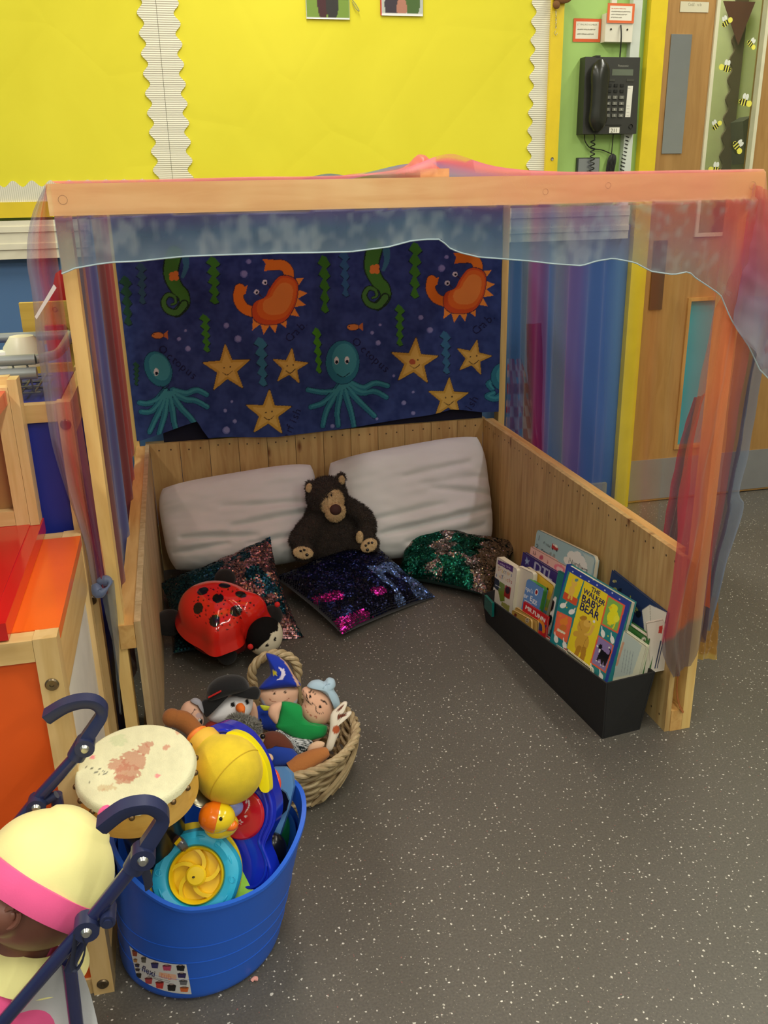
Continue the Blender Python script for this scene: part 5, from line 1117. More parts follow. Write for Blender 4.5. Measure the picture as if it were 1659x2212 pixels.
def walker(A):
    DB, TE, YE, OR = (30, 52, 118), (38, 128, 132), (236, 206, 44), (226, 96, 66)
    A.poly(L5([(265, 110), (1085, 600), (760, 1700), (0, 1200)]), (44, 66, 150)); A.poly(L5([(278, 195), (1010, 640), (735, 1640), (-10, 1150)]), TE)
    A.poly(L5([(265, 110), (285, 120), (30, 1040), (0, 1020)]), (30, 60, 150))
    for x, y in ((340, 205), (440, 265), (545, 330), (650, 380), (750, 445), (845, 480), (940, 560), (600, 310)): A.ell(*k5(x, y), 1.5, 1.5, (200, 206, 226))
    A.poly(L5([(300, 212), (480, 318), (390, 560), (228, 470)]), YE); A.poly(L5([(232, 460), (408, 560), (380, 645), (206, 545)]), (206, 84, 50))
    A.poly(L5([(490, 322), (788, 500), (560, 1440), (262, 1180)]), YE)
    A.poly(L5([(788, 505), (1012, 640), (915, 1000), (690, 880)]), OR); A.poly(L5([(798, 528), (985, 640), (905, 975), (716, 870)]), (124, 176, 84))
    A.poly(L5([(140, 705), (335, 800), (265, 1120), (92, 1000)]), OR); A.poly(L5([(160, 722), (318, 806), (255, 1095), (108, 990)]), (228, 104, 74))
    A.poly(L5([(660, 1015), (868, 1150), (760, 1510), (560, 1372)]), OR); A.poly(L5([(672, 1035), (850, 1155), (750, 1480), (580, 1365)]), (140, 122, 170))
    BR, BR2 = (206, 160, 62), (176, 128, 44)
    # big bear
    A.ell(*k5(455, 1120), 15, 21, BR, 14); A.ell(*k5(480, 910), 14, 16, BR, 20); A.ell(*k5(475, 800), 8, 5, BR2); A.ell(*k5(530, 870), 9, 8, (222, 178, 80)); A.ell(*k5(390, 1000), 8, 6.5, BR); A.curve(L5([(450, 960), (430, 1060), (400, 1010)]), 8, BR); A.curve(L5([(500, 1010), (560, 1000), (600, 910)]), 5, (222, 178, 80), 7)
    A.curve(L5([(420, 1180), (390, 1250), (375, 1290)]), 10, BR2); A.curve(L5([(480, 1200), (470, 1270), (450, 1330)]), 11, BR2); A.ell(*k5(550, 850), 1.6, 1.3, (60, 40, 24)); A.ell(*k5(612, 845), 2.6, 3, (230, 230, 220)); A.curve(L5([(540, 1040), (500, 1090), (470, 1180)]), .7, (150, 104, 40)); A.curve(L5([(420, 820), (432, 900), (455, 960)]), .7, (150, 104, 40))
    # small bears, chick, ducks, dog
    A.ell(*k5(325, 450), 6.5, 11, (226, 184, 84), 12); A.ell(*k5(360, 370), 5.5, 5, (226, 184, 84)); A.curve(L5([(345, 400), (330, 340), (345, 298)]), 3, (226, 184, 84)); A.curve(L5([(370, 390), (390, 360), (385, 320)]), 2.6, (226, 184, 84)); A.ell(*k5(388, 315), 4, 3.4, (96, 140, 140)); A.curve(L5([(300, 490), (285, 545)]), 4, (226, 184, 84)); A.curve(L5([(330, 500), (320, 560)]), 4, (226, 184, 84))
    A.ell(*k5(225, 850), 9, 8, (226, 132, 50)); A.ell(*k5(215, 925), 8, 7, (206, 120, 50)); A.poly(L5([(145, 930), (250, 990), (235, 1010), (135, 960)]), (226, 222, 190)); A.ell(*k5(180, 770), 3, 3, (226, 132, 50)); A.ell(*k5(258, 800), 3, 3, (226, 132, 50))
    A.ell(*k5(850, 790), 12, 16, (238, 224, 40), 14); A.ell(*k5(862, 680), 9, 10, (238, 224, 40)); A.ell(*k5(820, 665), 4, 2.4, (232, 190, 40)); A.curve(L5([(800, 840), (790, 870), (820, 890)]), 3, (232, 206, 50)); A.curve(L5([(880, 870), (860, 920), (850, 930)]), 3, (232, 206, 50)); A.ell(*k5(900, 810), 6, 8, (244, 232, 60), 20)
    for x, y, sx in ((215, 640, 1), (325, 720, 1), (725, 1000, 0), (845, 1080, 0), (585, 1470, 0), (700, 1550, 0), (125, 1070, 0), (235, 1150, 0)):
        if sx: A.ell(*k5(x, y), 7, 5.5, (232, 234, 220), -20); A.curve(L5([(x + 20, y), (x + 42, y - 40)]), 2.6, (232, 234, 220)); A.stroke(L5([(x + 42, y - 42), (x + 54, y - 45)]), 1.4, (226, 190, 80))
        else: A.ell(*k5(x, y), 4.5, 8.5, (232, 234, 220), -10); A.curve(L5([(x - 10, y - 20), (x - 15, y - 90)]), 2.6, (232, 234, 220), 2)
    A.ell(*k5(262, 665), 1.4, 1.4, (222, 206, 60)); A.ell(*k5(790, 1030), 1.4, 1.4, (222, 206, 60))
    K = (24, 24, 32)
    A.poly(L5([(672, 1260), (700, 1190), (790, 1270), (820, 1260), (800, 1310), (755, 1415), (730, 1410), (735, 1340), (715, 1400), (700, 1395), (695, 1330), (672, 1330), (655, 1350), (640, 1335)]), K); A.ell(*k5(690, 1170), 4.5, 5, K, 20); A.poly(L5([(678, 1150), (695, 1125), (700, 1150)]), K); A.poly(L5([(700, 1155), (718, 1130), (715, 1165)]), K)
    A.curve(L5([(800, 1280), (822, 1230), (805, 1185)]), 2.2, K); A.ell(*k5(803, 1180), 1.8, 2, (230, 230, 230)); A.poly(L5([(640, 1150), (662, 1145), (670, 1175), (652, 1175)]), (232, 230, 228)); A.poly(L5([(678, 1195), (700, 1205), (680, 1250), (668, 1235)]), (232, 230, 228))
    for x, y in ((640, 1345), (675, 1362), (700, 1400), (728, 1418)): A.ell(*k5(x, y), 1.7, 1.3, (232, 230, 228))
    INK = (22, 32, 84)
    for st, o, ex, em in (('THE', (570, 450), (.86, .51), 13.5), ('WALKER', (468, 475), (.845, .535), 15.6), ('BABY', (440, 575), (.845, .535), 22.0), ('BEAR', (418, 680), (.845, .535), 23.5)):
        e = np.array(ex); up = np.array([.26, -.965]); adv = np.array(k5(*o))
        A.text(st, adv, e * em * .88, up * em, INK); A.text(st, adv + np.array([.9, .3]), e * em * .88, up * em, INK); A.text(st, adv + np.array([.4, .9]), e * em * .88, up * em, INK)
book('large blue-edged picture book in front, with a yellow panel and a dog', atx(1225, 1219, 1.045), atx(1364, 1301, 1.098), 0.262, 0.016, walker, (38, 128, 132), lean=(-0.19, 0.02, -1.0), n=(190, 230), spine=(30, 56, 140), gain=1.15)
def numbers(A):
    A.poly(L4([(1300, 440), (1450, 520), (1400, 740), (1340, 700), (1340, 560)]), (206, 214, 200), .5)
    I = (34, 34, 40)
    A.text('1', k4(712, 268), np.array([.88, .35]) * 15, np.array([.17, -1]) * 15, I); A.text('one', k4(785, 320), np.array([.86, .5]) * 12, np.array([.17, -1]) * 11, I); A.text('2', k4(690, 378), np.array([.88, .35]) * 14, np.array([.17, -1]) * 14, I); A.text('two', k4(760, 420), np.array([.86, .5]) * 12, np.array([.17, -1]) * 11, I)
    A.poly(L4([(898, 340), (912, 318), (965, 342), (985, 385), (975, 415), (895, 382)]), (168, 30, 30)); A.poly(L4([(912, 342), (922, 322), (972, 346), (972, 378)]), (228, 224, 214)); A.ell(*k4(908, 390), 1.6, 2, I); A.ell(*k4(962, 412), 1.8, 2.2, I); A.stroke(L4([(940, 332), (936, 368)]), 1, (168, 30, 30))
    for x, y in ((880, 470), (925, 490)): A.ell(*k4(x, y), 3, 7, (126, 142, 142), 12)
    W_ = (230, 232, 218)
    for x, y, r_ in ((1150, 470, 9), (1220, 480, 10), (1110, 540, 9), (1175, 560, 13), (1270, 540, 10), (1300, 600, 9), (1240, 610, 12), (1080, 520, 5), (1320, 640, 6), (1200, 520, 12)): A.ell(*k4(x, y), r_, r_, W_)
    A.text('Numbers', k4(1112, 560), np.array([.85, .50]) * 12.6, np.array([.18, -1]) * 15, I)
book('pale blue counting board book with a white cloud, rearmost against the planks', atx(1160, 1143, 1.105), atx(1287, 1203, 1.128), 0.25, 0.012, numbers, (150, 182, 188), n=(120, 120), rad=0.014, board=pm('board_edge', (214, 206, 180), 0.7), gain=1.2)
def pinkb(A):
    I = (150, 60, 80); A.ell(*k4(1000, 640), 13, 8, (226, 120, 140), 30); A.ell(*k4(1000, 650), 8, 5, (236, 190, 190), 30)
    A.ell(*k4(767, 500), 4.5, 5, (186, 80, 104)); A.stroke(L4([(665, 450), (668, 425), (692, 430), (690, 458)]), 1.2, (120, 70, 80)); A.ell(*k4(663, 452), 1.8, 1.3, (120, 70, 80)); A.ell(*k4(688, 460), 1.8, 1.3, (120, 70, 80)); A.stroke(L4([(848, 565), (850, 535)]), 1.1, I); A.ell(*k4(845, 566), 1.6, 1.2, I)
book('pink musical picture book in front of the pale blue counting book', atx(1147, 1180, 1.082), atx(1226, 1224, 1.108), 0.22, 0.008, pinkb, (226, 182, 172), n=(70, 80), gain=1.1)
def purp(A):
    A.poly(L4([(590, 420), (1020, 690), (1020, 720), (585, 445)]), (190, 34, 44)); 
    A.poly(L4([(580, 492), (592, 530), (616, 540), (598, 560), (604, 592), (582, 572), (558, 584), (570, 552), (552, 528), (574, 530)]), (150, 170, 206))
    A.text('DTL', k4(655, 650), np.array([.86, .52]) * 26, np.array([.16, -1]) * 26, (176, 180, 206)); A.text('DTL', (k4(655, 650)[0] + 1.2, k4(655, 650)[1] + .4), np.array([.86, .52]) * 26, np.array([.16, -1]) * 26, (176, 180, 206))
    A.poly(L4([(895, 790), (910, 830), (880, 830)]), (150, 170, 206))
book('purple picture book with a red top edge and big pale letters', atx(1130, 1192, 1.066), atx(1215, 1244, 1.095), 0.20, 0.010, purp, (62, 50, 120), n=(90, 90), gain=1.1)
def tract(A):
    I = (60, 44, 100); A.poly(L4([(215, 530), (408, 610), (398, 690), (205, 580)]), (88, 52, 116)); A.text('First Board Books', k4(217, 575), np.array([.90, .44]) * 3.9, np.array([.16, -1]) * 6, (206, 190, 220))
    for st, o, cs in (('Tractors', (205, 660), ((180, 80, 40), (200, 120, 50), (210, 180, 90), (50, 50, 70), (60, 90, 130), (200, 130, 50), (200, 180, 90), (40, 90, 140))), ('andTrucks', (178, 735), ((60, 90, 140), (200, 200, 170), (200, 110, 40), (50, 80, 130), (200, 180, 100), (200, 190, 120), (190, 120, 60), (170, 50, 40), (160, 50, 50)))):
        p = np.array(k4(*o)); e = np.array([.9, .44]); em = 8.8
        for ch_, c in zip(st, cs): A.text(ch_, p, e * em, np.array([.16, -1]) * em * 1.35, c); p = p + e * em * (.5 if ch_ not in 'Tk' else .56)
    A.poly(L4([(150, 740), (225, 790), (240, 900), (215, 930), (140, 860)]), (36, 34, 34)); A.poly(L4([(235, 800), (300, 850), (295, 1060), (240, 1060), (215, 930)]), (112, 132, 50)); A.poly(L4([(305, 850), (380, 885), (360, 1040), (285, 990)]), (150, 44, 40)); A.ell(*k4(335, 920), 5, 8, (50, 24, 24)); A.stroke(L4([(180, 850), (240, 885)]), 1.6, (190, 190, 190)); A.poly(L4([(260, 1060), (360, 1120), (350, 1200), (250, 1110)]), (150, 150, 80))
book('small white board book about tractors and trucks, furthest left in the box', atx(1074, 1202, .982), atx(1117, 1230, 1.000), 0.17, 0.022, tract, (216, 210, 196), n=(80, 110), rad=0.006, board=pm('board_edge', (214, 206, 180), 0.7), lean=(-.12, 0.03, -1), gain=1.1)
def whiteb(A): A.poly(L4([(445, 640), (490, 650), (470, 790), (435, 790)]), (40, 70, 90)); A.ell(*k4(450, 800), 3, 6, (30, 40, 60)); A.ell(*k4(425, 850), 2, 4, (20, 20, 20))
book('white board book with a dark picture, second from the left in the box', atx(1118, 1222, 1.008), atx(1152, 1238, 1.024), 0.16, 0.014, whiteb, (206, 200, 186), n=(50, 60), rad=0.006, board=pm('board_edge', (214, 206, 180), 0.7), lean=(-.12, 0.03, -1), gain=1.1)
book('cream board book standing behind the small blue egg book', atx(1136, 1222, 1.034), atx(1176, 1254, 1.058), 0.16, 0.012, None, (222, 216, 192), n=(30, 30), rad=0.01, board=pm('board_edge', (214, 206, 180), 0.7), gain=1.0)
def yel(A): A.ell(*k4(845, 905), 2.4, 4, (40, 34, 24)); A.ell(*k4(805, 885), 2.6, 3, (226, 150, 50)); A.poly(L4([(800, 1010), (900, 1060), (890, 1170), (790, 1120)]), (150, 180, 80)); A.ell(*k4(775, 1120), 4, 6, (26, 24, 26)); A.poly(L4([(760, 1150), (880, 1210), (870, 1270), (750, 1220)]), (120, 170, 190))
book('yellow board book with a duck face beside the small blue egg book', atx(1154, 1232, 1.040), atx(1197, 1266, 1.062), 0.17, 0.014, yel, (222, 180, 60), n=(60, 80), rad=0.008, board=pm('board_edge', (214, 206, 180), 0.7), gain=1.1)
def egg(A):
    W_ = (232, 234, 236); ux = np.array([.87, .49])
    A.poly(L4([(598, 765), (780, 890), (800, 900), (740, 1160), (770, 1160), (805, 890), (790, 850), (610, 740)]), (70, 140, 60))
    A.text("opa's", k4(560, 908), ux * 9, np.array([.16, -1]) * 12, W_); A.text('er Egg', k4(535, 1000), ux * 13.5, np.array([.16, -1]) * 15, W_); A.ell(*k4(704, 945), 3.8, 7, W_, 8); A.ell(*k4(704, 945), 2.5, 4.8, (140, 26, 30), 8)
    A.text('cookery', k4(548, 1050), ux * 4.4, np.array([.16, -1]) * 5, W_) if False else A.stroke(L4([(548, 1042), (600, 1068), (640, 1092)]), 1.2, W_)
book('small blue board book with a green edge, its title about an egg', atx(1139, 1249, 1.012), atx(1176, 1272, 1.032), 0.14, 0.014, egg, (92, 134, 190), n=(80, 100), rad=0.010, board=pm('green_board_edge', (70, 140, 60), 0.6), lean=(-.16, .03, -1), gain=1.1)
def funny(A):
    A.poly(L4([(545, 1060), (850, 1265), (825, 1370), (518, 1150)]), (196, 34, 44)); ux = np.array([.81, .585])
    A.text('MR.FUNN', k4(555, 1150), ux * 12.2, np.array([.2, -1]) * 12, (236, 230, 226)); A.text('MR.FUNN', np.array(k4(555, 1150)) + (.8, .3), ux * 12.2, np.array([.2, -1]) * 12, (236, 230, 226))
    A.poly(L4([(720, 1300), (835, 1370), (800, 1450), (700, 1420)]), (30, 50, 110)); A.curve(L4([(740, 1300), (790, 1360), (795, 1450)]), 6, (226, 130, 40))
book('small square book with a red title band and white capitals', atx(1131, 1299, .998), atx(1183, 1333, 1.014), 0.11, 0.006, funny, (196, 34, 44), n=(90, 90), lean=(-.14, .05, -1), gain=1.1)
def tealb(A): A.poly(L4([(930, 1000), (970, 1010), (870, 1480), (800, 1480)]), (222, 222, 214)); A.ell(*k4(900, 1120), 5, 13, (22, 22, 26), 15); A.ell(*k4(868, 1310), 5, 14, (22, 22, 26), 15)
book('teal book with a black and white cow hide picture, just behind the large front book', atx(1206, 1232, 1.058), atx(1290, 1280, 1.094), 0.24, 0.006, tealb, (40, 120, 116), n=(60, 100), gain=1.1)
def tan1(A): A.ell(*k4(585, 1305), 4, 5.5, (226, 216, 190)); A.ell(*k4(585, 1305), 3, 4.2, (150, 120, 80)); A.ell(*k4(435, 1235), 3, 4, (120, 50, 40)); A.stroke(L4([(572, 1300), (598, 1312)]), .8, (226, 216, 190))
book('tan board book low in the box, front one of two', atx(1106, 1317, .975), atx(1147, 1339, .988), 0.09, 0.007, tan1, (196, 156, 76), n=(50, 50), rad=.006, board=pm('tan_edge', (206, 176, 110), 0.7), lean=(-.1, .03, -1))
book('tan board book low in the box, rear one of two', atx(1113, 1311, .988), atx(1163, 1342, 1.004), 0.09, 0.008, None, (210, 172, 96), n=(30, 30), rad=.006, board=pm('tan_edge', (206, 176, 110), 0.7), lean=(-.1, .03, -1))
def slim(A): pass
book('slim cream book lying low along the left rim, edge of red cover showing', atx(1134, 1346, 1.000), atx(1222, 1406, 1.018), 0.10, 0.007, lambda A: A.poly([(1120, 1340), (1135, 1345), (1224, 1405), (1224, 1412), (1130, 1352)], (222, 216, 196)), (170, 40, 44), n=(60, 60), lean=(.12, .0, -1))
book('thin clear-covered book leaning at the foot of the large front book', atx(1160, 1359, 1.012), atx(1248, 1423, 1.026), 0.09, 0.005, None, (176, 176, 168), n=(20, 20), lean=(.1, .0, -1))
book('cream paper booklet lying low near the front corner of the box', atx(1224, 1404, 1.014), atx(1275, 1444, 1.022), 0.10, 0.005, None, (232, 226, 190), n=(20, 20), lean=(.1, .0, -1))
def bramb(A):
    G_ = (150, 160, 66); A.poly(L5([(1328, 630), (1540, 730), (1480, 1100), (1255, 960), (1225, 700)]), (222, 220, 204)); A.stroke(L5([(1328, 640), (1340, 1010)]), 1, (150, 148, 136))
    A.ell(*k5(877, 440), 5, 5, G_); A.ell(*k5(877, 442), 2.6, 2.6, (34, 48, 80)); e = np.array([.84, .54])
    A.text('l', k5(1060, 580), e * 22, np.array([.1, -1]) * 18, G_); A.text('le', k5(1085, 690), e * 24, np.array([.1, -1]) * 24, G_); A.text('le', np.array(k5(1085, 690)) + (1, .3), e * 24, np.array([.1, -1]) * 24, G_)
    A.ell(*k5(875, 330), 4, 3.4, (226, 216, 140)); A.stroke(L5([(868, 312), (868, 350)]), 1.3, (30, 30, 30)); A.stroke(L5([(884, 316), (884, 352)]), 1.3, (30, 30, 30)); A.ell(*k5(940, 450), 4, 6, (24, 30, 52), 40); A.ell(*k5(1180, 750), 6, 8, (26, 30, 44))
book('dark blue paperback with a torn white cover leaning on the planks at the front', atx(1322, 1231, 1.132), atx(1441, 1325, 1.142), 0.135, 0.007, bramb, (40, 58, 96), lean=(-.12, .06, -1), n=(110, 120), gain=1.15)
def grn_(A): A.poly(L5([(1040, 840), (1080, 860), (1420, 1085), (1395, 1080), (1050, 865)]), (170, 190, 180)); A.ell(*k5(1245, 1075), 4.5, 4.5, (226, 226, 206)); A.ell(*k5(1248, 1082), 2.5, 2.5, (70, 60, 40))
book('green hardback in a clear sleeve standing behind the lined paper book', atx(1350, 1343, 1.098), atx(1403, 1380, 1.108), 0.17, 0.018, grn_, (52, 112, 50), lean=(-.12, .05, -1), n=(50, 60))
def lined(A):
    A.poly(L5([(1010, 980), (1225, 1150), (1100, 1520), (840, 1570)]), (186, 202, 192))
    for k in range(4):
        x = 1010 + k * 34; A.stroke([k5(x - i * 6, 1190 + k * 14 + i * 38 + 3 * math.sin(i * 2.2)) for i in range(9)], 1.1, (146, 160, 160)); 
    A.curve(L5([(985, 1120), (960, 1200), (900, 1400)]), 5, (206, 160, 130))
book('pale green-white story book with faint print at the front right of the box', atx(1348, 1362, 1.082), atx(1396, 1396, 1.098), 0.16, 0.010, lined, (214, 218, 190), lean=(-.14, .05, -1), n=(70, 80), gain=1.05)
book('white worn book standing at the very front by the end of the planks', (1.100, .034, .262), (1.136, .029, .268), 0.125, 0.006, lambda A: A.poly([(1424, 1352), (1432, 1352), (1430, 1368), (1422, 1368)], (190, 60, 50)), (216, 208, 192), lean=(-.25, .02, -1), n=(40, 60))

# ================================================================== TOY KITCHEN UNITS ON THE LEFT
birch_x = wood('birch_x', (232, 200, 140), (218, 182, 120), 'X', 0.35, False); birch_y = wood('birch_y', (228, 194, 132), (212, 174, 112), 'Y', 0.35, False); birch_z = wood('birch_z', (232, 200, 142), (216, 180, 118), 'Z', 0.35, False)
orange = pm('orange_laminate', (240, 104, 26), 0.28, coat=0.3, var=0.03); orange_d = pm('orange_panel', (226, 90, 24), 0.45, var=0.03); redl = pm('red_laminate', (206, 30, 30), 0.22, coat=0.4, var=0.03); bluep = pm('blue_panel', (30, 46, 150), 0.5); whitepan = pm('white_panel', (226, 222, 212), 0.5); hard = wood('hardboard', (176, 128, 76), (164, 116, 66), 'Z', 0.5, False)
bolt_m = pm('bolt_bronze', (120, 106, 84), 0.35, 0.85)
def bolt(c, parent, r=0.009):
    MB().lathe([(0, -0.0008), (r * .30, -0.0008), (r * .34, -0.0026), (r * .8, -0.0030), (r, -0.0012), (r, 0.002)], c, Matrix.Rotation(-PI / 2, 3, 'X') @ Matrix.Diagonal((1, 1, 1)), 20).build('bolt', bolt_m, parent, True)
def bar(name, a, b, m, parent, bv=0.004): return MB().span(a, b).bevel(bv, 3).build(name, m, parent)
XR0 = -0.022
un = thing('toy_kitchen_unit', 'orange-topped toy kitchen unit with birch frame nearest the camera on the left', 'toy kitchen', (-0.25, -0.2, 0))
for (x, y) in ((XR0 - 0.030, -0.405), (XR0 - 0.030, -0.032), (-0.58, -0.405), (-0.58, -0.032)): bar('post', (x, y, 0), (x + 0.030, y + 0.032, 0.614), birch_z, un, 0.005)
pf = bar('front_rail', (-0.5495, -0.405, 0.582), (XR0 - 0.0305, -0.377, 0.613), birch_x, un); bar('bottom_rail', (-0.5495, -0.400, 0.0), (XR0 - 0.0305, -0.378, 0.028), birch_x, un); bar('back_rail', (-0.5495, -0.030, 0.582), (XR0 - 0.0305, -0.002, 0.613), birch_x, un)
bar('side_rail', (XR0 - 0.024, -0.3725, 0.515), (XR0 - 0.001, -0.0325, 0.598), birch_y, un, 0.003); bar('side_rail', (XR0 - 0.024, -0.3725, 0.0), (XR0 - 0.001, -0.0325, 0.05), birch_y, un, 0.003)
MB().span((XR0 - 0.016, -0.3725, 0.0505), (XR0 - 0.008, -0.0325, 0.5145)).build('side_panel', whitepan, un)
MB().span((-0.5495, -0.396, 0.0285), (XR0 - 0.0305, -0.388, 0.5815)).build('front_panel', orange_d, un)
bar('worktop', (-0.5495, -0.3765, 0.5985), (XR0 + 0.0005, -0.0325, 0.6145), orange, un, 0.006)
for u, v in ((115, 1478), (222, 2165)):
    p = aty(u, v, -0.405); bolt((XR0 - 0.015, -0.405, max(0.02, p.z)), un)
# hutch standing on the worktop
hu = thing('toy_cooker_hutch', 'toy cooker hutch with red and orange top standing on the orange kitchen unit', 'toy kitchen', (-0.25, -0.2, 0.615))
bar('base_board', (-0.545, -0.40, 0.6155), (-0.081, 0.004, 0.640), redl, hu, 0.005); MB().span((-0.545, -0.37, 0.6402), (-0.099, -0.02, 0.6425)).bevel(0.001, 1).build('hob_sheet', redl, hu)
for (y0, y1) in ((-0.030, 0.004), (-0.455, -0.420)):
    bar('post', (-0.120, y0, 0.6405 if y0 > -.1 else 0.632), (-0.0985 + (0.0 if y0 > -.1 else 0.006), y1, 0.873), birch_z, hu, 0.005)
bar('edge_strip', (-0.0980, -0.030, 0.6405), (-0.0835, 0.004, 0.885), birch_z, hu, 0.006)
MB().span((-0.54, -0.012, 0.6405), (-0.1205, -0.004, 0.865)).build('back_panel', hard, hu); bar('inner_rail', (-0.54, -0.030, 0.6430), (-0.1205, -0.013, 0.668), birch_x, hu)
MB().hexa([(-0.54, -0.43, 0.850), (-0.102, -0.43, 0.846), (-0.102, -0.005, 0.846), (-0.54, -0.005, 0.850), (-0.54, -0.43, 0.872), (-0.102, -0.43, 0.868), (-0.102, -0.005, 0.868), (-0.54, -0.005, 0.872)]).bevel(0.005, 2).build('top_board', redl, hu)
MB().span((-0.54, -0.42, 0.8722), (-0.125, -0.02, 0.8735)).build('top_panel', orange, hu)
bar('top_rail', (-0.54, -0.0045, 0.852), (-0.0985, 0.012, 0.886), birch_x, hu)
# second unit behind, blue
u2 = thing('toy_sink_unit', 'blue-panelled toy sink unit with birch frame standing behind the orange unit', 'toy kitchen', (-0.25, 0.2, 0))
for (x, y) in ((-0.037, 0.016), (-0.037, 0.345), (-0.58, 0.016), (-0.58, 0.345)): bar('post', (x, y, 0), (x + 0.0235, y + 0.03, 0.834), birch_z, u2, 0.006)
bar('front_rail', (-0.556, 0.018, 0.802), (-0.0375, 0.042, 0.832), birch_x, u2); bar('side_rail', (-0.034, 0.0465, 0.77), (-0.016, 0.3445, 0.828), birch_y, u2, 0.003)
MB().span((-0.556, 0.024, 0.03), (-0.0375, 0.032, 0.8015)).build('front_panel', bluep, u2); MB().span((-0.028, 0.0465, 0.02), (-0.021, 0.3445, 0.7695)).build('side_panel', bluep, u2)
MB().span((-0.556, 0.0425, 0.812), (-0.0375, 0.3445, 0.826)).build('worktop', bluep, u2)
for u, v in ((139, 917), (198, 1297)): p = aty(u, v, 0.016); bolt((-0.0255, 0.016, p.z), u2)
# dish rack on it
grey_pl = pm('grey_rack', (150, 156, 156), 0.35, 0.3); wire = pm('rack_wire', (140, 142, 134), 0.35, 0.6)
rk = thing('dish_rack', 'grey toy dish rack standing on the blue sink unit', 'rack', (-0.3, 0.2, 0.826))
for (y, z, r) in ((0.075, 0.898, 0.009), (0.070, 0.876, 0.010), (0.30, 0.905, 0.009)): MB().tube([(-0.45, y, z), (-0.030 if y > .2 else -0.066, y, z)], r, 12).build('rim', grey_pl, rk, True)
MB().tube(vsmooth([(-0.066, 0.075, 0.898), (-0.05, 0.085, 0.899), (-0.034, 0.11, 0.900), (-0.030, 0.2, 0.902), (-0.030, 0.30, 0.905)], 20), 0.008, 10).build('rim', grey_pl, rk, True)
for k in range(17):
    x = -0.44 + k * 0.0225; MB().tube([(x, 0.072, 0.889), (x, 0.080, 0.872), (x + 0.002, 0.092, 0.838), (x + 0.002, 0.28, 0.838), (x, 0.298, 0.90)], 0.0019, 6).build('rod', wire, rk, True)
for y, z in ((0.088, 0.850), (0.092, 0.838), (0.15, 0.8345), (0.21, 0.8345), (0.27, 0.8345)): MB().tube([(-0.45, y, z), (-0.068, y, z)], 0.002, 6).build('cross_wire', wire, rk)
for k in range(9):
    x = -0.43 + k * 0.04; MB().span((x, 0.098, 0.842), (x + 0.013, 0.104, 0.868)).bevel(0.002, 1).build('peg', grey_pl, rk)
cb = aty(57, 745, 0.16)
tag(MB().lathe([(0.0, 0.032), (0.020, 0.032), (0.033, 0.014), (0.038, -0.016), (0.0385, -0.018), (0.036, -0.016), (0.031, 0.012), (0.019, 0.029), (0, 0.0292)], (cb.x - 0.006, 0.16, 0.894), None, 32).build('bowl', pm('cream_bowl', (226, 220, 192), 0.35), smooth=True, loc=(cb.x - .006, 0.16, 0.876)), 'cream toy bowl upside down in the grey dish rack', 'bowl')
MB_c = MB().lathe([(0, 0.02), (0.016, 0.018), (0.022, 0.0), (0.022, -0.02), (0.02, -0.02), (0.02, 0), (0, 0.016)], (aty(4, 748, 0.15).x - 0.006, 0.15, 0.885), None, 20)
tag(MB_c.build('cup', pm('white_cup', (232, 232, 228), 0.2), smooth=True, loc=(-0.13, 0.15, 0.865)), 'small shiny white toy cup upside down in the dish rack, cut by the picture edge', 'cup')
# wooden chair and red things beyond the rack
yel_w = wood('yellow_birch', (226, 190, 84), (210, 172, 70), 'X', 0.4, False)
ca, cb2 = aty(40, 655, 0.60), aty(200, 845, 0.60)
chr_ = thing('wooden_chair', 'yellow wooden child chair standing behind the dish rack by the blue wall', 'chair', (-0.05, 0.75, 0))
bar('backrest', (ca.x, 0.60, 0.845), (0.0 - 0.045, 0.618, ca.z), yel_w, chr_, 0.006); bar('backrest', (ca.x, 0.60, 0.74), (-0.045, 0.618, 0.80), yel_w, chr_, 0.006)
for x in (ca.x, -0.068): bar('leg', (x, 0.602, 0), (x + 0.023, 0.6245, 0.843), yel_w, chr_, 0.004); bar('leg', (x, 0.92, 0), (x + 0.023, 0.945, 0.43), yel_w, chr_, 0.004)
bar('seat', (ca.x - 0.005, 0.6255, 0.43), (-0.04, 0.95, 0.452), yel_w, chr_, 0.004)
MB().lathe([(0, -.001), (0.005, -.001), (0.005, 0.002)], (aty(118, 668, .6).x, 0.60, aty(118, 668, .6).z), Matrix.Rotation(PI / 2, 3, 'X'), 12).build('screw', bolt_m, chr_)
a, b = aty(100, 730, 0.585), aty(138, 702, 0.585)
tag(MB().span((a.x, 0.580, a.z - 0.03), (b.x, 0.598, b.z)).bevel(0.004).build('red_toy', pm('red_toy_plastic', (196, 24, 28), 0.35), loc=(a.x, .585, a.z)), 'red plastic toy block propped on the chair behind the dish rack', 'toy')
a, b = aty(108, 650, 0.70), aty(150, 590, 0.70)
tag(MB().hexa([(a.x, 0.70, a.z), (b.x, 0.70, a.z), (b.x, 0.72, a.z), (a.x, 0.72, a.z), (a.x + .02, 0.70, b.z), (b.x, 0.70, b.z + .02), (b.x, 0.72, b.z + .02), (a.x + .02, 0.72, b.z)]).bevel(0.004).build('red_board', pm('red_toy_plastic', (196, 24, 28), 0.35), loc=(a.x, .7, a.z)), 'red panel standing behind the left front post above the chair back', 'toy')

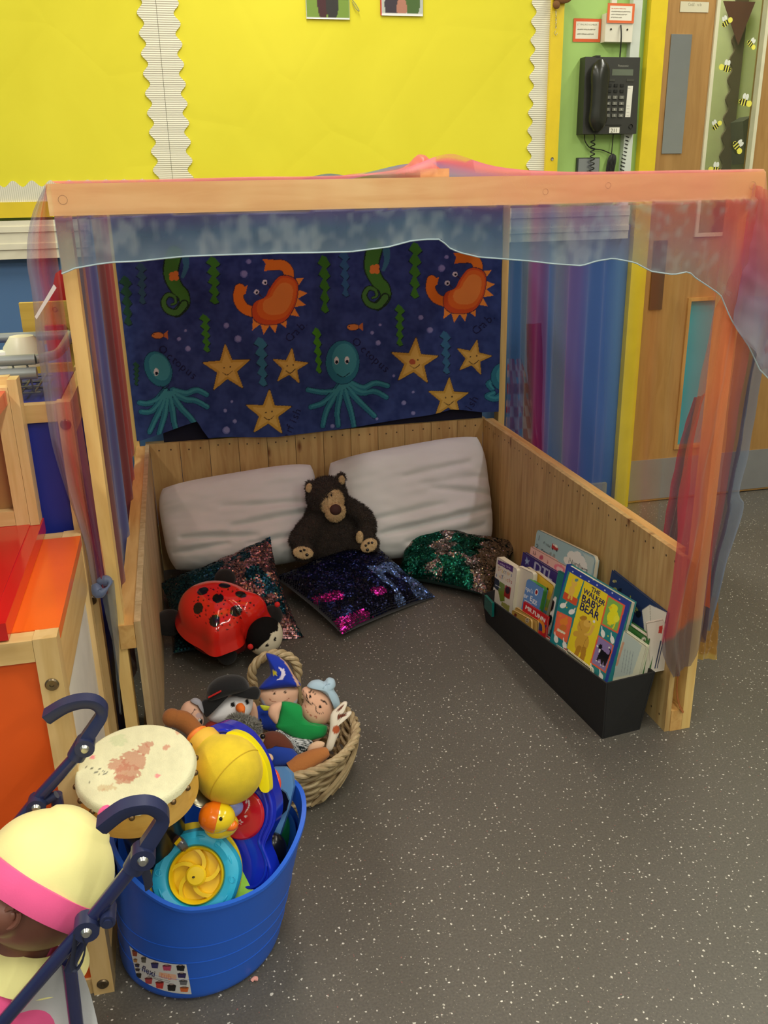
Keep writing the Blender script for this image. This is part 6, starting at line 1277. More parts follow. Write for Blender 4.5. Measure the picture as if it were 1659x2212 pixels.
# ================================================================== DOLL'S PUSHCHAIR AND DOLL
navy = pm('navy_plastic', (38, 46, 82), 0.4); navy_t = pm('navy_tube', (34, 40, 84), 0.22, coat=0.4); rivet = pm('rivet_steel', (190, 190, 186), 0.3, 0.9); web = pm('navy_webbing', (36, 40, 62), 0.8)
pc_ = thing('toy_pushchair', 'navy blue toy pushchair with two hooked handles, in front of the orange unit', 'pushchair', (-0.08, -0.58, 0))
YF, YN = -0.47, -0.68
def hook(px, y, sc):
    pts = [aty(u, v, y) for u, v in px]; n = 34; P = vsmooth(pts, n)
    m_ = MB(); L = len(P)
    # flat-backed grip: broad strip bent along the hook
    prof = [(-1, -.55), (-1, .3), (-.6, .75), (.6, .75), (1, .3), (1, -.55)]
    rings = []
    for i, p in enumerate(P):
        t = (P[min(i + 1, L - 1)] - P[max(i - 1, 0)]).normalized(); yv = Vector((0, 1, 0)); nrm = t.cross(yv).normalized(); k = sc * (1.0 - .12 * math.sin(PI * i / L))
        rings.append([m_.b.verts.new(p + yv * (a * 0.0105 * k) + nrm * (b * 0.0125 * k)) for a, b in prof])
    for A_, B_ in zip(rings[:-1], rings[1:]):
        for k in range(6): m_.b.faces.new((A_[k], A_[(k + 1) % 6], B_[(k + 1) % 6], B_[k]))
    m_.b.faces.new(rings[0]); m_.b.faces.new(rings[-1][::-1]); m_.bevel(0.0015, 1, 0.9)
    return m_.build('handle', navy, pc_, True)
hook([(175, 1620), (188, 1595), (206, 1568), (223, 1538), (208, 1518), (178, 1514), (140, 1524), (100, 1548)], YF, 1.0)
hook([(303, 1858), (318, 1826), (338, 1795), (354, 1765), (340, 1746), (312, 1738), (266, 1748), (218, 1783)], YN, 1.0)
def joint(u, v, y, r=0.013, rv=True):
    c = aty(u, v, y); j = MB().tube([c + Vector((0, -0.010, 0)), c + Vector((0, 0.010, 0))], r, 16).build('joint', navy, pc_, True)
    if rv: MB().lathe([(0, -0.004), (0.004, -0.0034), (0.0062, 0)], c + Vector((0, -0.010, 0)), Matrix.Rotation(-PI / 2, 3, 'X'), 14).build('rivet', rivet, j, True)
def tubep(name, P, y, r=0.0082, m=None, y2=None): return MB().tube([aty(u, v, y) for u, v in P], r, 14).build(name, m or navy_t, pc_, True)
tubep('frame_tube', [(178, 1618), (79, 1728), (-60, 1900)], YF); tubep('frame_tube', [(300, 1856), (192, 1992), (20, 2192), (-80, 2310)], YN)
for (u, v, y, du, dv) in ((168, 1628, YF, 14, -24), (292, 1868, YN, 18, -32)):
    MB().tube([aty(u - du * .3, v - dv * .3, y), aty(u + du, v + dv, y)], 0.0118, 14).build('tube_collar', navy, pc_, True)
joint(184, 1609, YF - 0.004, 0.0125); joint(309, 1847, YN - 0.004, 0.0135)
joint(80, 1736, YF - 0.004, 0.012); joint(188, 2000, YN - 0.004, 0.014); 
c = aty(234, 1973, YN); MB().tube([c + Vector((0, -0.014, 0)), c + Vector((0, 0.012, 0))], 0.0085, 14).tube([c + Vector((0, -0.016, 0)), c + Vector((0, -0.0135, 0))], 0.005, 12).build('joint', navy, pc_, True)
for P, y in (([(236, 1975), (205, 1990), (170, 2050), (148, 2095)], YN + .004), ([(188, 2000), (206, 1996), (234, 1976)], YN), ([(80, 1738), (104, 1728), (122, 1716)], YF)): MB().tube([aty(u, v, y) for u, v in P], 0.0058, 10).build('linkage', navy, pc_, True)
tubep('rear_leg', [(148, 2075), (165, 2212), (172, 2260)], YN + .01); tubep('rear_leg', [(121, 1716), (133, 1790), (146, 1880), (160, 2000)], YF + .01)
for P, y, w_ in (([(165, 2015), (160, 2050), (156, 2085), (165, 2095), (178, 2075), (184, 2045), (178, 2022)], YN - .012, .0035), ([(68, 1742), (70, 1770), (76, 1800)], YF - .012, .004), ([(84, 1748), (86, 1775), (84, 1805)], YF - .012, .0028), ([(310, 1870), (318, 1895), (322, 1918)], YN + .012, .006)):
    MB().tube(vsmooth([aty(u, v, y) for u, v in P], 16), w_, 8, flat=0.3).build('strap', web, pc_, True)
# seat sling between the tubes
sl = pm('white_seat_fabric', (206, 208, 210), 0.8, bump=0.1); P = []
for i in range(14):
    t = i / 13
    for j in range(14):
        s_ = j / 13; top = aty(152 - 135 * t, 2072 + 128 * t, YN); lowp = Vector((top.x - 0.015 + 0.03 * (1 - t), 0, 0.20 - 0.06 * t)); p = Vector((top.x * (1 - s_) + lowp.x * s_, YN + 0.012 + 0.018 * math.sin(PI * s_), top.z * (1 - s_) + lowp.z * s_ - 0.004)); P.append(tuple(p))
link('seat_side', np_mesh('seat_side', P, grid_faces(14, 14)), sl, pc_, 'all')
P = []
for i in range(16):
    for j in range(16):
        t, s_ = i / 15, j / 15; y = YN + 0.022 + (YF - YN - 0.04) * s_; P.append((-0.06 - 0.16 * t, y, 0.225 - 0.10 * t - 0.02 * math.sin(PI * s_) - 0.02 * math.sin(PI * t)))
link('seat_sling', np_mesh('seat_sling', P, grid_faces(16, 16)), sl, pc_, 'all')
tubep('front_leg', [(-80, 2310), (-110, 2500)], YN); MB().tube([(-0.24, YN, 0.03), (-0.24, YF, 0.03)], 0.006, 10).build('axle', navy_t, pc_, True)
for y in (YN, YF):
    for x in (-0.24, -0.075): 
        MB().lathe([(0.016, -0.008), (0.026, -0.010), (0.03, -0.004), (0.03, 0.004), (0.026, 0.010), (0.016, 0.008), (0, 0.008)], (x, y, 0.03), Matrix.Rotation(PI / 2, 3, 'X'), 24).lathe([(0, -0.008), (0.016, -0.008)], (x, y, 0.03), Matrix.Rotation(PI / 2, 3, 'X'), 24).build('wheel', pm('grey_wheel', (120, 122, 126), 0.5), pc_, True)
MB().tube([aty(172, 2260, YN + .01), (-0.075, YN, 0.03)], 0.007, 10).build('rear_leg', navy_t, pc_, True); MB().tube([aty(160, 2000, YF + .01), (-0.075, YF, 0.03)], 0.007, 10).build('rear_leg', navy_t, pc_, True)
MB().tube([aty(-80, 2310, YN), (-0.24, YN, 0.03)], 0.007, 10).build('front_leg', navy_t, pc_, True); MB().tube([aty(-60, 1900, YF), (-0.24, YF, 0.03)], 0.007, 10).build('front_leg', navy_t, pc_, True)
# ---- the doll
skin = pm('doll_vinyl', (116, 72, 58), 0.42, var=0.04); hat_y = pm('pale_yellow_jersey', (240, 232, 158), 0.85, bump=0.08, bscale=500, sheen=0.15); pink = pm('pink_jersey', (240, 92, 150), 0.85, bump=0.08, bscale=500, sheen=0.15)
dl = thing('doll', 'brown-skinned vinyl doll in a pale yellow hat with pink brim, sitting in the pushchair', 'doll', (-0.08, -0.58, 0.26))
YD = -0.58
hc = aty(90, 1907, YD); crown = Vector((0.56, 0.42, 0.56)).normalized(); face_d = Vector((-0.80, -0.45, 0.10)); face_d = (face_d - crown * face_d.dot(crown)).normalized(); sidev = crown.cross(face_d)
HM = Matrix((face_d, sidev, crown)).transposed(); rh = 0.076
m_ = MB(); m_.ell(hc, (rh * 1.0, rh * .95, rh * .98), HM, 40, 26)
m_.ell(hc + HM @ Vector((0.042, 0.030, -0.036)), (0.030, 0.028, 0.028)).ell(hc + HM @ Vector((0.042, -0.030, -0.036)), (0.030, 0.028, 0.028))   # cheeks
m_.ell(hc + HM @ Vector((0.078, 0, -0.012)), (0.010, 0.010, 0.010)).ell(hc + HM @ Vector((0.062, 0, -0.058)), (0.020, 0.022, 0.018))                 # nose, chin
bd0 = aty(24, 2178, -0.60); m_.tube([hc - Vector((0.01, 0, 0.04)), bd0 + Vector((0, 0, 0.05))], [0.034, 0.036], 16)
pass; m_.ell(bd0, (0.060, 0.058, 0.075))
for sgn in (-1, 1):   # arms and legs under the clothes, hands in the lap
    sh = bd0 + Vector((0.0, 0.050 * sgn, 0.045)); el = bd0 + Vector((-0.035, 0.075 * sgn, -0.010)); ha = bd0 + Vector((-0.09, 0.045 * sgn, -0.02))
    m_.tube([sh, el, ha], [0.022, 0.019, 0.015], 12); m_.ell(ha + Vector((-0.012, 0, 0)), (0.016, 0.013, 0.010))
    for f in range(4): m_.tube([ha + Vector((-0.018, (f - 1.5) * 0.006, 0.002)), ha + Vector((-0.034, (f - 1.5) * 0.0065, -0.004))], [0.0042, 0.0034], 8)
    m_.tube([ha + Vector((-0.006, -0.012 * sgn, 0.003)), ha + Vector((-0.020, -0.020 * sgn, 0.002))], [0.0045, 0.0036], 8)
    m_.tube([bd0 + Vector((-0.02, 0.03 * sgn, -0.055)), bd0 + Vector((-0.10, 0.04 * sgn, -0.045)), bd0 + Vector((-0.15, 0.04 * sgn, -0.10))], [0.030, 0.026, 0.020], 12); m_.ell(bd0 + Vector((-0.163, 0.04 * sgn, -0.108)), (0.028, 0.016, 0.014))
bme = apply_remesh('body', m_, 0.0038, 4); link('body', bme, skin, dl, 'all')
def on_head(u, v, k=1.0):
    """Where the sight line meets the head's surface."""
    d = ray(u, v); oc = CAM - hc; b_ = oc.dot(d); c_ = oc.dot(oc) - (rh * k) ** 2; q = b_ * b_ - c_; return CAM + d * (-b_ - math.sqrt(max(q, 0)))
ec0 = on_head(24, 1981, 1.03)
for sgn in (-1, 1):
    ec = ec0 if sgn > 0 else hc - (ec0 - hc); en = (ec - hc).normalized(); EM = frame_of(en, crown); MB().tube([ec + EM @ Vector((0.013 * math.cos(a), 0.009 * math.sin(a), 0.001)) for a in np.linspace(0.2, 2 * PI - 0.6, 14)], 0.0034, 8).ell(ec, (0.007, 0.005, 0.003), EM).build('ear', skin, dl, True)
    eye = hc + HM @ Vector((0.068, 0.026 * sgn, 0.0)); MB().ell(eye, (0.006, 0.010, 0.009), HM).build('eye', pm('doll_eye', (40, 28, 24), 0.15), dl, True)
MB().tube([hc + HM @ Vector((0.0795, 0.014 * k, -0.036 + 0.004 * abs(k))) for k in np.linspace(-1, 1, 9)], 0.0022, 8).build('mouth', pm('doll_lip', (130, 50, 60), 0.4), dl, True)
prof = [(0.0815 * math.sin(a), 0.078 * math.cos(a) * (1.12 if a < .5 else 1.06)) for a in np.linspace(1.50, 0.0, 26)]; prof[-1] = (0, prof[-1][1])
hm_ = MB().lathe(prof, hc + crown * 0.004, HM, 60)
for v in hm_.b.verts:
    q = v.co - hc; v.co += q.normalized() * (0.0035 * fnoise(q.x * 22, q.y * 22, q.z * 22) + 0.004 * max(0, fnoise(q.x * 9, q.y * 9, 3 + q.z * 9)))
hat = hm_.build('hat', hat_y, dl, 'all')
bp = [(0.0800, -0.014), (0.0835, -0.016), (0.0865, -0.008), (0.0868, 0.006), (0.0845, 0.016), (0.0800, 0.017)]
MB().lathe(bp, hc + HM @ Vector((0.002, 0, -0.006)), HM @ Matrix.Rotation(0.0, 3, 'X'), 60).build('hat_brim', pink, hat, True)
kp = hc + crown * 0.089 + Vector((0.024, -0.004, -0.010)); MB().tube(vsmooth([kp, kp + Vector((-.006, 0, .012)), kp + Vector((.002, 0, .018)), kp + Vector((.007, 0, .008)), kp + Vector((.002, 0, -.002))], 14), 0.0042, 8).tube([kp, kp + Vector((.010, 0, -.006))], [0.004, 0.005], 8).build('hat_knot', pink, hat, True)
# dress: yellow collar over pink bodice
def shell_of(name, c, r, m, cut, parent, rot=None, zmin=-9): 
    me = MB().ell(c, r, rot, 48, 30).mesh(name); return link(name, me, m, parent, 'all')
dr_ = shell_of('dress', bd0 + Vector((0, 0, 0)), (0.080, 0.078, 0.096), pink, None, dl)
col_c = aty(76, 2052, -0.592); MB().lathe([(0.034, 0.016), (0.048, 0.012), (0.060, 0.000), (0.067, -0.014), (0.064, -0.017), (0.052, -0.006), (0.034, 0.006)], col_c, frame_of((0.30, 0.10, 0.95), (1, 0, 0)), 48, sx=1.0, sy=1.0).build('collar', hat_y, dl, True)
for sgn in (-1, 1): MB().tube([bd0 + Vector((0.0, 0.050 * sgn, 0.045)), bd0 + Vector((-0.022, 0.070 * sgn, 0.010))], [0.032, 0.028], 16).build('sleeve', pink, dl, True)

# ================================================================== BLUE TUB OF TOYS
def on_plane(u, v, C, n):
    d = ray(u, v); return CAM + d * ((Vector(C) - CAM).dot(n) / d.dot(n))
tubm = pm('blue_tub', (36, 98, 212), 0.38, var=0.05, vscale=5, bump=0.05, bscale=60)
tb = thing('rubber_tub', 'blue flexible rubber tub full of toys in the foreground', 'tub', (0.122, -0.328, 0))
B0, T0 = Vector((0.112, -0.324, 0)), Vector((0.1435, -0.332, 0)); RB_, RT_ = 0.130, 0.147; ax_h = math.atan2(0.041, 0.293)
def rim_h(th):
    c = abs(math.cos(th - ax_h)); return 0.188 + 0.050 * max(0, (c - 0.35) / 0.65) ** 1.6
def tub_pt(th, t, inset=0.0):
    h = rim_h(th); z = h * t; k = z / 0.215; r = RB_ + (RT_ - RB_) * k - inset
    if t < 0.06: r -= 0.006 * (1 - t / 0.06) ** 2
    c = B0 + (T0 - B0) * k; return Vector((c.x + r * math.cos(th), c.y + r * math.sin(th), z + (inset if t < .01 else 0)))
nu, nv = 120, 30; P = []; F = []
for i in range(nu):
    th = 2 * PI * i / nu
    prof = [tub_pt(th, j / (nv - 1)) for j in range(nv)]; top = prof[-1]; out = Vector((math.cos(th), math.sin(th), 0))
    lip = [top + out * 0.003 + Vector((0, 0, 0.001)), top + out * 0.003 + Vector((0, 0, 0.006)), top - out * 0.004 + Vector((0, 0, 0.006))]
    inner = [tub_pt(th, j / (nv - 1), 0.005) for j in range(nv - 1, -1, -1)]
    P += [tuple(p) for p in prof + lip + inner]
K = nv * 2 + 3; F = grid_faces(nu, K, 0, True)
# hand holes: leave openings under the two raised ends
keep = []
for f in F:
    i = f[0] // K; j = f[0] % K; th = 2 * PI * i / nu - ax_h; th = (th + PI) % (2 * PI) - PI; end = min(abs(th), abs(abs(th) - PI))
    jj = j if j < nv else (2 * nv + 2 - j)
    hole = end < 0.30 and 0.80 < jj / (nv - 1) < 0.93 and (j < nv - 1 or j > nv + 2)
    keep.append(not hole)
me = np_mesh('tub', P, F[np.array(keep)]); b = bmesh.new(); b.from_mesh(me); b.verts.ensure_lookup_table()
b.faces.new([b.verts[i * K] for i in range(nu)][::-1]); b.faces.new([b.verts[i * K + K - 1] for i in range(nu)]); bmesh.ops.recalc_face_normals(b, faces=b.faces[:]); b.to_mesh(me); b.free()
link('tub_wall', me, tubm, tb, smooth=True)
for t in (0.25, 0.42, 0.58): MB().tube([tub_pt(2 * PI * k / 96, t * 0.2 / rim_h(2 * PI * k / 96)) for k in range(96)], 0.0009, 5, True).build('moulded_ring', tubm, tb, True)
# paper label stuck on the tub
def k7(x, y): return (240 + x / 7.541, 1980 + y / 7.541)
gth, gz = np.meshgrid(np.linspace(-PI, 0, 240), np.linspace(0.0, 0.17, 90), indexing='ij')
G = np.array([tuple(tub_pt(a, z / rim_h(a))) for a, z in zip(gth.ravel(), gz.ravel())]); GP = to_px(G)
def find(u, v): i = np.argmin((GP[:, 0] - u) ** 2 + (GP[:, 1] - v) ** 2); return gth.ravel()[i], gz.ravel()[i]
cs = [find(*k7(*p)) for p in ((305, 470), (1225, 770), (1310, 1255), (420, 960))]
nu, nv = 130, 80; U, V = np.meshgrid(np.linspace(0, 1, nu), np.linspace(0, 1, nv), indexing='ij'); u, v = U.ravel(), V.ravel()
mid_t = 0
TH = (cs[0][0] * (1 - u) + cs[1][0] * u) * (1 - v) + (cs[3][0] * (1 - u) + cs[2][0] * u) * v; ZZ = (cs[0][1] * (1 - u) + cs[1][1] * u) * (1 - v) + (cs[3][1] * (1 - u) + cs[2][1] * u) * v
P = np.array([tuple(tub_pt(a, z / rim_h(a), -0.0007)) for a, z in zip(TH, ZZ)])
A = Art(to_px(P), (222, 222, 220)); L7 = lambda Q_: [k7(*q) for q in Q_]
for x, y, w_, h, c in ((385, 600, 90, 100, (150, 66, 50)), (395, 720, 70, 60, (190, 140, 90)), (530, 710, 90, 90, (96, 96, 90)), (710, 800, 130, 90, (62, 60, 120)), (910, 840, 150, 90, (200, 80, 120)), (1130, 845, 150, 90, (30, 30, 36)), (1150, 965, 150, 80, (52, 44, 96)), (1175, 1080, 140, 80, (110, 110, 116)), (1190, 1190, 150, 80, (220, 110, 50)), (985, 1165, 150, 100, (40, 36, 32)), (790, 1120, 140, 110, (206, 62, 56)), (610, 1050, 130, 100, (196, 76, 80)), (450, 965, 90, 80, (34, 34, 32)), (430, 870, 80, 50, (70, 60, 64)), (425, 800, 80, 60, (50, 40, 60))):
    A.poly(L7([(x - w_ / 2, y - h / 2), (x + w_ / 2, y - h / 2 + 8), (x + w_ * .38, y + h / 2), (x - w_ * .36, y + h / 2 - 8)]), c); A.ell(*k7(x, y - h / 2 + 6), w_ / 15.5, h / 45, tuple(int(q * .55) for q in c)); A.ell(*k7(x, y - h * .62), w_ / 30, h / 60, (170, 150, 140))
for k, (st, o, e, em, c) in enumerate((('flexi', (492, 880), (.86, .42), 20, (34, 32, 80)), ('tub', (800, 985), (.93, .26), 19, (238, 160, 120)))):
    A.poly(L7([(780, 905), (1060, 945), (1070, 1040), (775, 985)]), (240, 190, 160)) if k == 1 else None
    for dx, dy in ((0, 0), (.7, .2), (.3, .7)): A.text(st, np.array(k7(*o)) + (dx, dy), np.array(e) * em, np.array([.18, -1]) * em * .9, c)
A.stroke(L7([(590, 945), (760, 1010), (960, 1055)]), 1.1, (110, 110, 120)); A.stroke(L7([(600, 970), (780, 1035), (990, 1095)]), .9, (130, 130, 136))
link('label', np_mesh('label', P, grid_faces(nu, nv)[:, ::-1], A.c), attr_mat('printed_paper', 0.35), tb, smooth='all')
# ---- drum standing on a black drum
yw = wood('drum_wood', (236, 190, 96), (224, 174, 80), 'X', 0.4, False)
dc = atz(293, 1652, 0.405); tilt = Vector((-0.02, -0.16, 1)).normalized(); DR = frame_of(tilt, (1, 0, 0)); rD = 0.0815
drm = thing('hand_drum', 'round wooden hand drum with stained skin lying on top of the tub', 'drum', dc - tilt * 0.045)
MB().lathe([(rD * .985, -0.055), (rD, -0.054), (rD, -0.006), (rD * .97, -0.006), (rD * .96, -0.055)], dc, DR, 72).build('rim', yw, drm, True)
nr_, nt = 46, 120; P = [tuple(dc + DR @ Vector((0, 0, 0.001)))]
for i in range(1, nr_):
    for k in range(nt):
        r = i / (nr_ - 1); zz = 0.001; rr = rD * r * 1.012
        if r > 0.93: q = (r - .93) / .07; rr = rD * (0.93 + .085 * min(1, q * 1.2)) * 1.005; zz = 0.001 - 0.012 * max(0, q - .35) / .65
        a = 2 * PI * k / nt; P.append(tuple(dc + DR @ Vector((rr * math.cos(a), rr * math.sin(a), zz - (0.0016 * (fnoise(k * .5, 2)) if r > .97 else 0)))))
F = [(0, 1 + k, 1 + (k + 1) % nt, 1 + (k + 1) % nt) for k in range(nt)]; F4 = [(1 + i * nt + k, 1 + (i + 1) * nt + k, 1 + (i + 1) * nt + (k + 1) % nt, 1 + i * nt + (k + 1) % nt) for i in range(nr_ - 2) for k in range(nt)]
A = Art(to_px(np.array(P)), (226, 222, 184)); c2 = lambda x, y: (160 + x / 3.318, 1500 + y / 3.318)
nzv = np.array([fnoise(a / 14, b / 14, 2) + .6 * fnoise(a / 5, b / 5, 5) for a, b in A.q]); A.c *= (1 + 0.06 * nzv)[:, None]
def stain(x, y, rx, ry, col, k, s): 
    a, b = c2(x, y); q = A.q; d = ((q[:, 0] - a) / (rx / 3.318)) ** 2 + ((q[:, 1] - b) / (ry / 3.318)) ** 2 + .9 * np.array([fnoise(p[0] / 6, p[1] / 6, s) for p in q]); A.put(d < 1, col, k)
for x, y, rx, ry in ((430, 470, 90, 70), (500, 395, 45, 40), (380, 560, 90, 60), (320, 510, 70, 50), (360, 610, 70, 35), (545, 355, 30, 20)): stain(x, y, rx, ry, (192, 128, 104), .75, x * .01)
stain(660, 380, 26, 18, (206, 140, 116), .8, 1); stain(745, 275, 20, 14, (212, 160, 130), .8, 2); stain(135, 452, 16, 14, (236, 130, 140), .9, 3); stain(598, 582, 18, 16, (236, 130, 140), .8, 4); stain(320, 330, 60, 40, (196, 206, 160), .5, 5); stain(220, 670, 70, 20, (196, 160, 110), .5, 6)
A.stroke([c2(60, 515), c2(120, 530), c2(190, 535)], .9, (90, 90, 76)); A.stroke([c2(150, 560), c2(190, 545), c2(240, 560), c2(205, 575)], 1.6, (110, 112, 100)); A.stroke([c2(180, 700), c2(300, 630), c2(380, 560)], 1.6, (196, 150, 110), k=.6); A.stroke([c2(100, 640), c2(150, 590), c2(200, 560)], .7, (120, 116, 96))
me = np_mesh('skin', P, np.array(F4), A.c); b = bmesh.new(); b.from_mesh(me); b.verts.ensure_lookup_table()
for k in range(nt): b.faces.new((b.verts[0], b.verts[1 + k], b.verts[1 + (k + 1) % nt]))
bmesh.ops.recalc_face_normals(b, faces=b.faces[:]); b.to_mesh(me); b.free(); link('skin', me, attr_mat('drum_skin', 0.85, 0.2, bump=0.4, bscale=500), drm, smooth='all')
for k in range(18):
    a = 2 * PI * k / 18 + .1; p = dc + DR @ Vector(((rD * 1.012) * math.cos(a), (rD * 1.012) * math.sin(a), -0.014)); MB().ell(p, (0.0042, 0.0042, 0.0042)).build('stud', pm('brass_stud', (120, 96, 66), 0.35, 0.8), drm, True)
blkp = pm('black_plastic', (20, 20, 22), 0.25); c = dc - tilt * 0.057
tag(MB().lathe([(0.0, -0.13), (0.044, -0.13), (0.050, -0.02), (0.058, -0.016), (0.058, -0.001), (0.0, -0.001)], c + Vector((0.006, 0.022, 0)), frame_of((0, 0, 1), (1, 0, 0)) if False else DR, 48).build('black_drum', blkp, smooth=True, loc=c - tilt * .2), 'black plastic drum in the tub underneath the wooden hand drum', 'drum')
jg = atz(437, 1712, 0.30); tag(MB().lathe([(0, .002), (0.012, .003), (0.021, 0), (0.012, .0022), (0, .0012)], jg, frame_of((.2, -.5, .8)), 28).lathe([(0, .002), (0.012, .003), (0.021, 0), (0.012, .0022), (0, .0012)], jg + Vector((.001, .003, -.006)), frame_of((.2, -.5, .8)), 28).build('jingle_discs', pm('jingle_steel', (176, 168, 140), 0.25, 0.95), smooth=True, loc=jg), 'pair of shiny jingle discs between the hand drum and the yellow ball', 'jingle')
# ---- soft yellow ball rattle
yfelt = pm('yellow_felt', (226, 196, 40), 0.9, var=0.10, vscale=45, bump=0.25, bscale=900, sheen=0.1); rb = 0.0512
bc = atz(495, 1662, 0.340); nd = (atz(437, 1604, 0.362) - bc).normalized(); BR_ = frame_of(nd, (0, 0, 1))
ball = thing('ball_rattle', 'large fuzzy yellow ball rattle with an orange collar on top of the tub', 'toy', bc - Vector((0, 0, rb)))
prof = [(0, -rb)] + [(rb * math.sin(a), -rb * math.cos(a)) for a in np.linspace(.1, 2.2, 26)] + [(0.034, 0.040), (0.028, 0.048), (0.024, 0.056), (0, 0.056)]
MB().lathe(prof, bc, BR_, 56).build('ball', yfelt, ball, True)
MB().tube([bc + BR_ @ Vector((rb * 1.004 * math.sin(1.25) * math.cos(a), rb * 1.004 * math.sin(1.25) * math.sin(a), -rb * math.cos(1.25))) for a in np.linspace(0, 2 * PI, 61)[:-1]], 0.0008, 5, True).build('seam', pm('yellow_thread', (206, 170, 30), 0.8), ball, True)
MB().lathe([(0.0255, 0.050), (0.0275, 0.054), (0.0275, 0.066), (0.0250, 0.070), (0, 0.070)], bc, BR_, 36).build('collar', pm('amber_collar', (232, 184, 62), 0.7), ball, True)
MB().lathe([(0.020, 0.070), (0.0205, 0.078), (0.016, 0.082), (0, 0.082)], bc, BR_, 30).build('collar', pm('orange_collar', (240, 130, 40), 0.5), ball, True)
# ---- duck
dk = atz(470, 1766, 0.292); dpos = thing('rubber_duck', 'small yellow toy duck head with an orange cap in the tub', 'toy', dk - Vector((0, 0, .02)))
yg = pm('duck_yellow', (244, 212, 30), 0.2, coat=0.4); og = pm('duck_orange', (244, 120, 20), 0.2, coat=0.4); e1 = (atz(505, 1780, .28) - atz(440, 1768, .292)).normalized()
MB().ell(dk, (0.026, 0.022, 0.022), frame_of((0, 0, 1), e1), 30, 20).ell(dk + Vector((0.004, 0.012, -0.024)), (0.026, 0.022, 0.018)).build('head', yg, dpos, True)
DF = frame_of(-e1, (0, 0, 1)); MB().lathe([(0.0222, -0.001), (0.0232, 0.0), (0.0222, 0.010), (0.017, 0.020), (0.009, 0.0255), (0, 0.027)], dk - e1 * 0.001, DF, 32, sx=1, sy=1).build('cap', og, dpos, True)
MB().ell(atw(498, 1783, dk.y, 0.012), (0.011, 0.009, 0.008), frame_of((0, 0, 1), e1), 18, 12).build('beak', og, dpos, True)
for u, v in ((477, 1769), (471, 1785)): MB().ell(atw(u, v, dk.y, .0235), (0.0026, 0.0028, 0.003)).build('eye', bead_m, dpos, True)
# ---- turquoise wheel toy
wc = aty(425, 1890, -0.418); wn = ((CAM - wc).normalized() + Vector((-0.18, 0.0, -0.12))).normalized(); WR_ = frame_of(wn, (1, 0, 0.1)); rw = 0.0665
wh = thing('wheel_toy', 'turquoise toy wheel with a yellow swirled centre at the front of the tub', 'toy', wc - Vector((0, 0, rw)))
cy_ = pm('turquoise_plastic', (44, 176, 214), 0.4); yp = pm('yellow_plastic', (246, 206, 24), 0.35)
m_ = MB().lathe([(rw * .62, 0.004), (rw * .66, 0.010), (rw * .80, 0.013), (rw * .94, 0.009), (rw, 0.0), (rw * .98, -0.008), (rw * .9, -0.012), (rw * .62, -0.012)], (0, 0, 0), None, 96)
for v in m_.b.verts:
    a = math.atan2(v.co.y, v.co.x); r = math.hypot(v.co.x, v.co.y)
    if r > rw * .9: k = 1 + 0.018 * math.cos(6 * a); v.co.x *= k; v.co.y *= k
    v.co = wc + WR_ @ v.co
m_.build('tyre', cy_, wh, True)
MB().lathe([(0, -0.020), (rw * 1.02, -0.020), (rw * 1.06, -0.016), (rw * 1.06, -0.011), (rw * .9, -0.0122), (0, -0.0122)], wc + WR_ @ Vector((-.004, .004, 0)), WR_, 64).build('back_plate', yp, wh, True)
MB().lathe([(0, -0.0075), (rw * .52, -0.0065), (rw * .545, 0.006), (rw * .59, 0.0095), (rw * .618, 0.006), (rw * .618, -0.008), (0, -0.010)], wc, WR_, 64).build('centre', yp, wh, True)
for k in range(5):
    a0 = 2 * PI * k / 5 + .3; A1 = [(rw * (0.20 + .36 * t), a0 + 1.0 * t) for t in np.linspace(0, 1, 9)]; A2 = [(rw * (0.20 + .36 * t), a0 + .52 + 0.75 * t ** 1.4) for t in np.linspace(1, 0, 9)]
    MB().prism([(r * math.cos(a), r * math.sin(a)) for r, a in A1 + A2], wc + WR_ @ Vector((0, 0, -0.007)), WR_ @ Vector((1, 0, 0)), WR_ @ Vector((0, 1, 0)), WR_ @ Vector((0, 0, 0.011))).bevel(0.0022, 2, 0.9).build('vane', yp, wh, True)
MB().lathe([(0.0135, -0.006), (0.0150, 0.007), (0.0125, 0.0095), (0, 0.010)], wc, WR_, 32).build('hub', yp, wh, True); MB().ell(wc + WR_ @ Vector((-.003, -.001, .0102)), (0.0022, 0.0022, 0.001)).build('hub_hole', pm('dark_screw', (70, 65, 55), 0.4, 0.8), wh)
for k in range(12):
    a = 2 * PI * k / 12 + .2; q = WR_ @ Matrix.Rotation(a, 3, 'Z'); c = wc + q @ Vector((rw * .82, 0, 0.0124))
    if k % 2: MB().tube([c + q @ Vector((0.0042 * math.cos(x), 0.0042 * math.sin(x), 0)) for x in np.linspace(0, 2 * PI, 17)[:-1]], 0.0007, 6, True).build('dimple', cy_, wh, True)
    else: MB().ell(c + q @ Vector((0, 0, -.0012)), (0.0022, 0.008, 0.0022), q).build('rib', cy_, wh, True)
gd = aty(512, 1888, -0.405); tag(MB().lathe([(0, .003), (0.028, .002), (0.034, .003), (0.036, 0), (0.034, -.005), (0, -.005)], gd, frame_of(wn + Vector((.1, 0, 0)), (1, 0, 0)), 40).build('green_disc', pm('lime_plastic', (160, 220, 70), 0.25, coat=.4), smooth=True, loc=gd - Vector((0, 0, .035))), 'lime green plastic disc behind the turquoise wheel toy', 'toy')
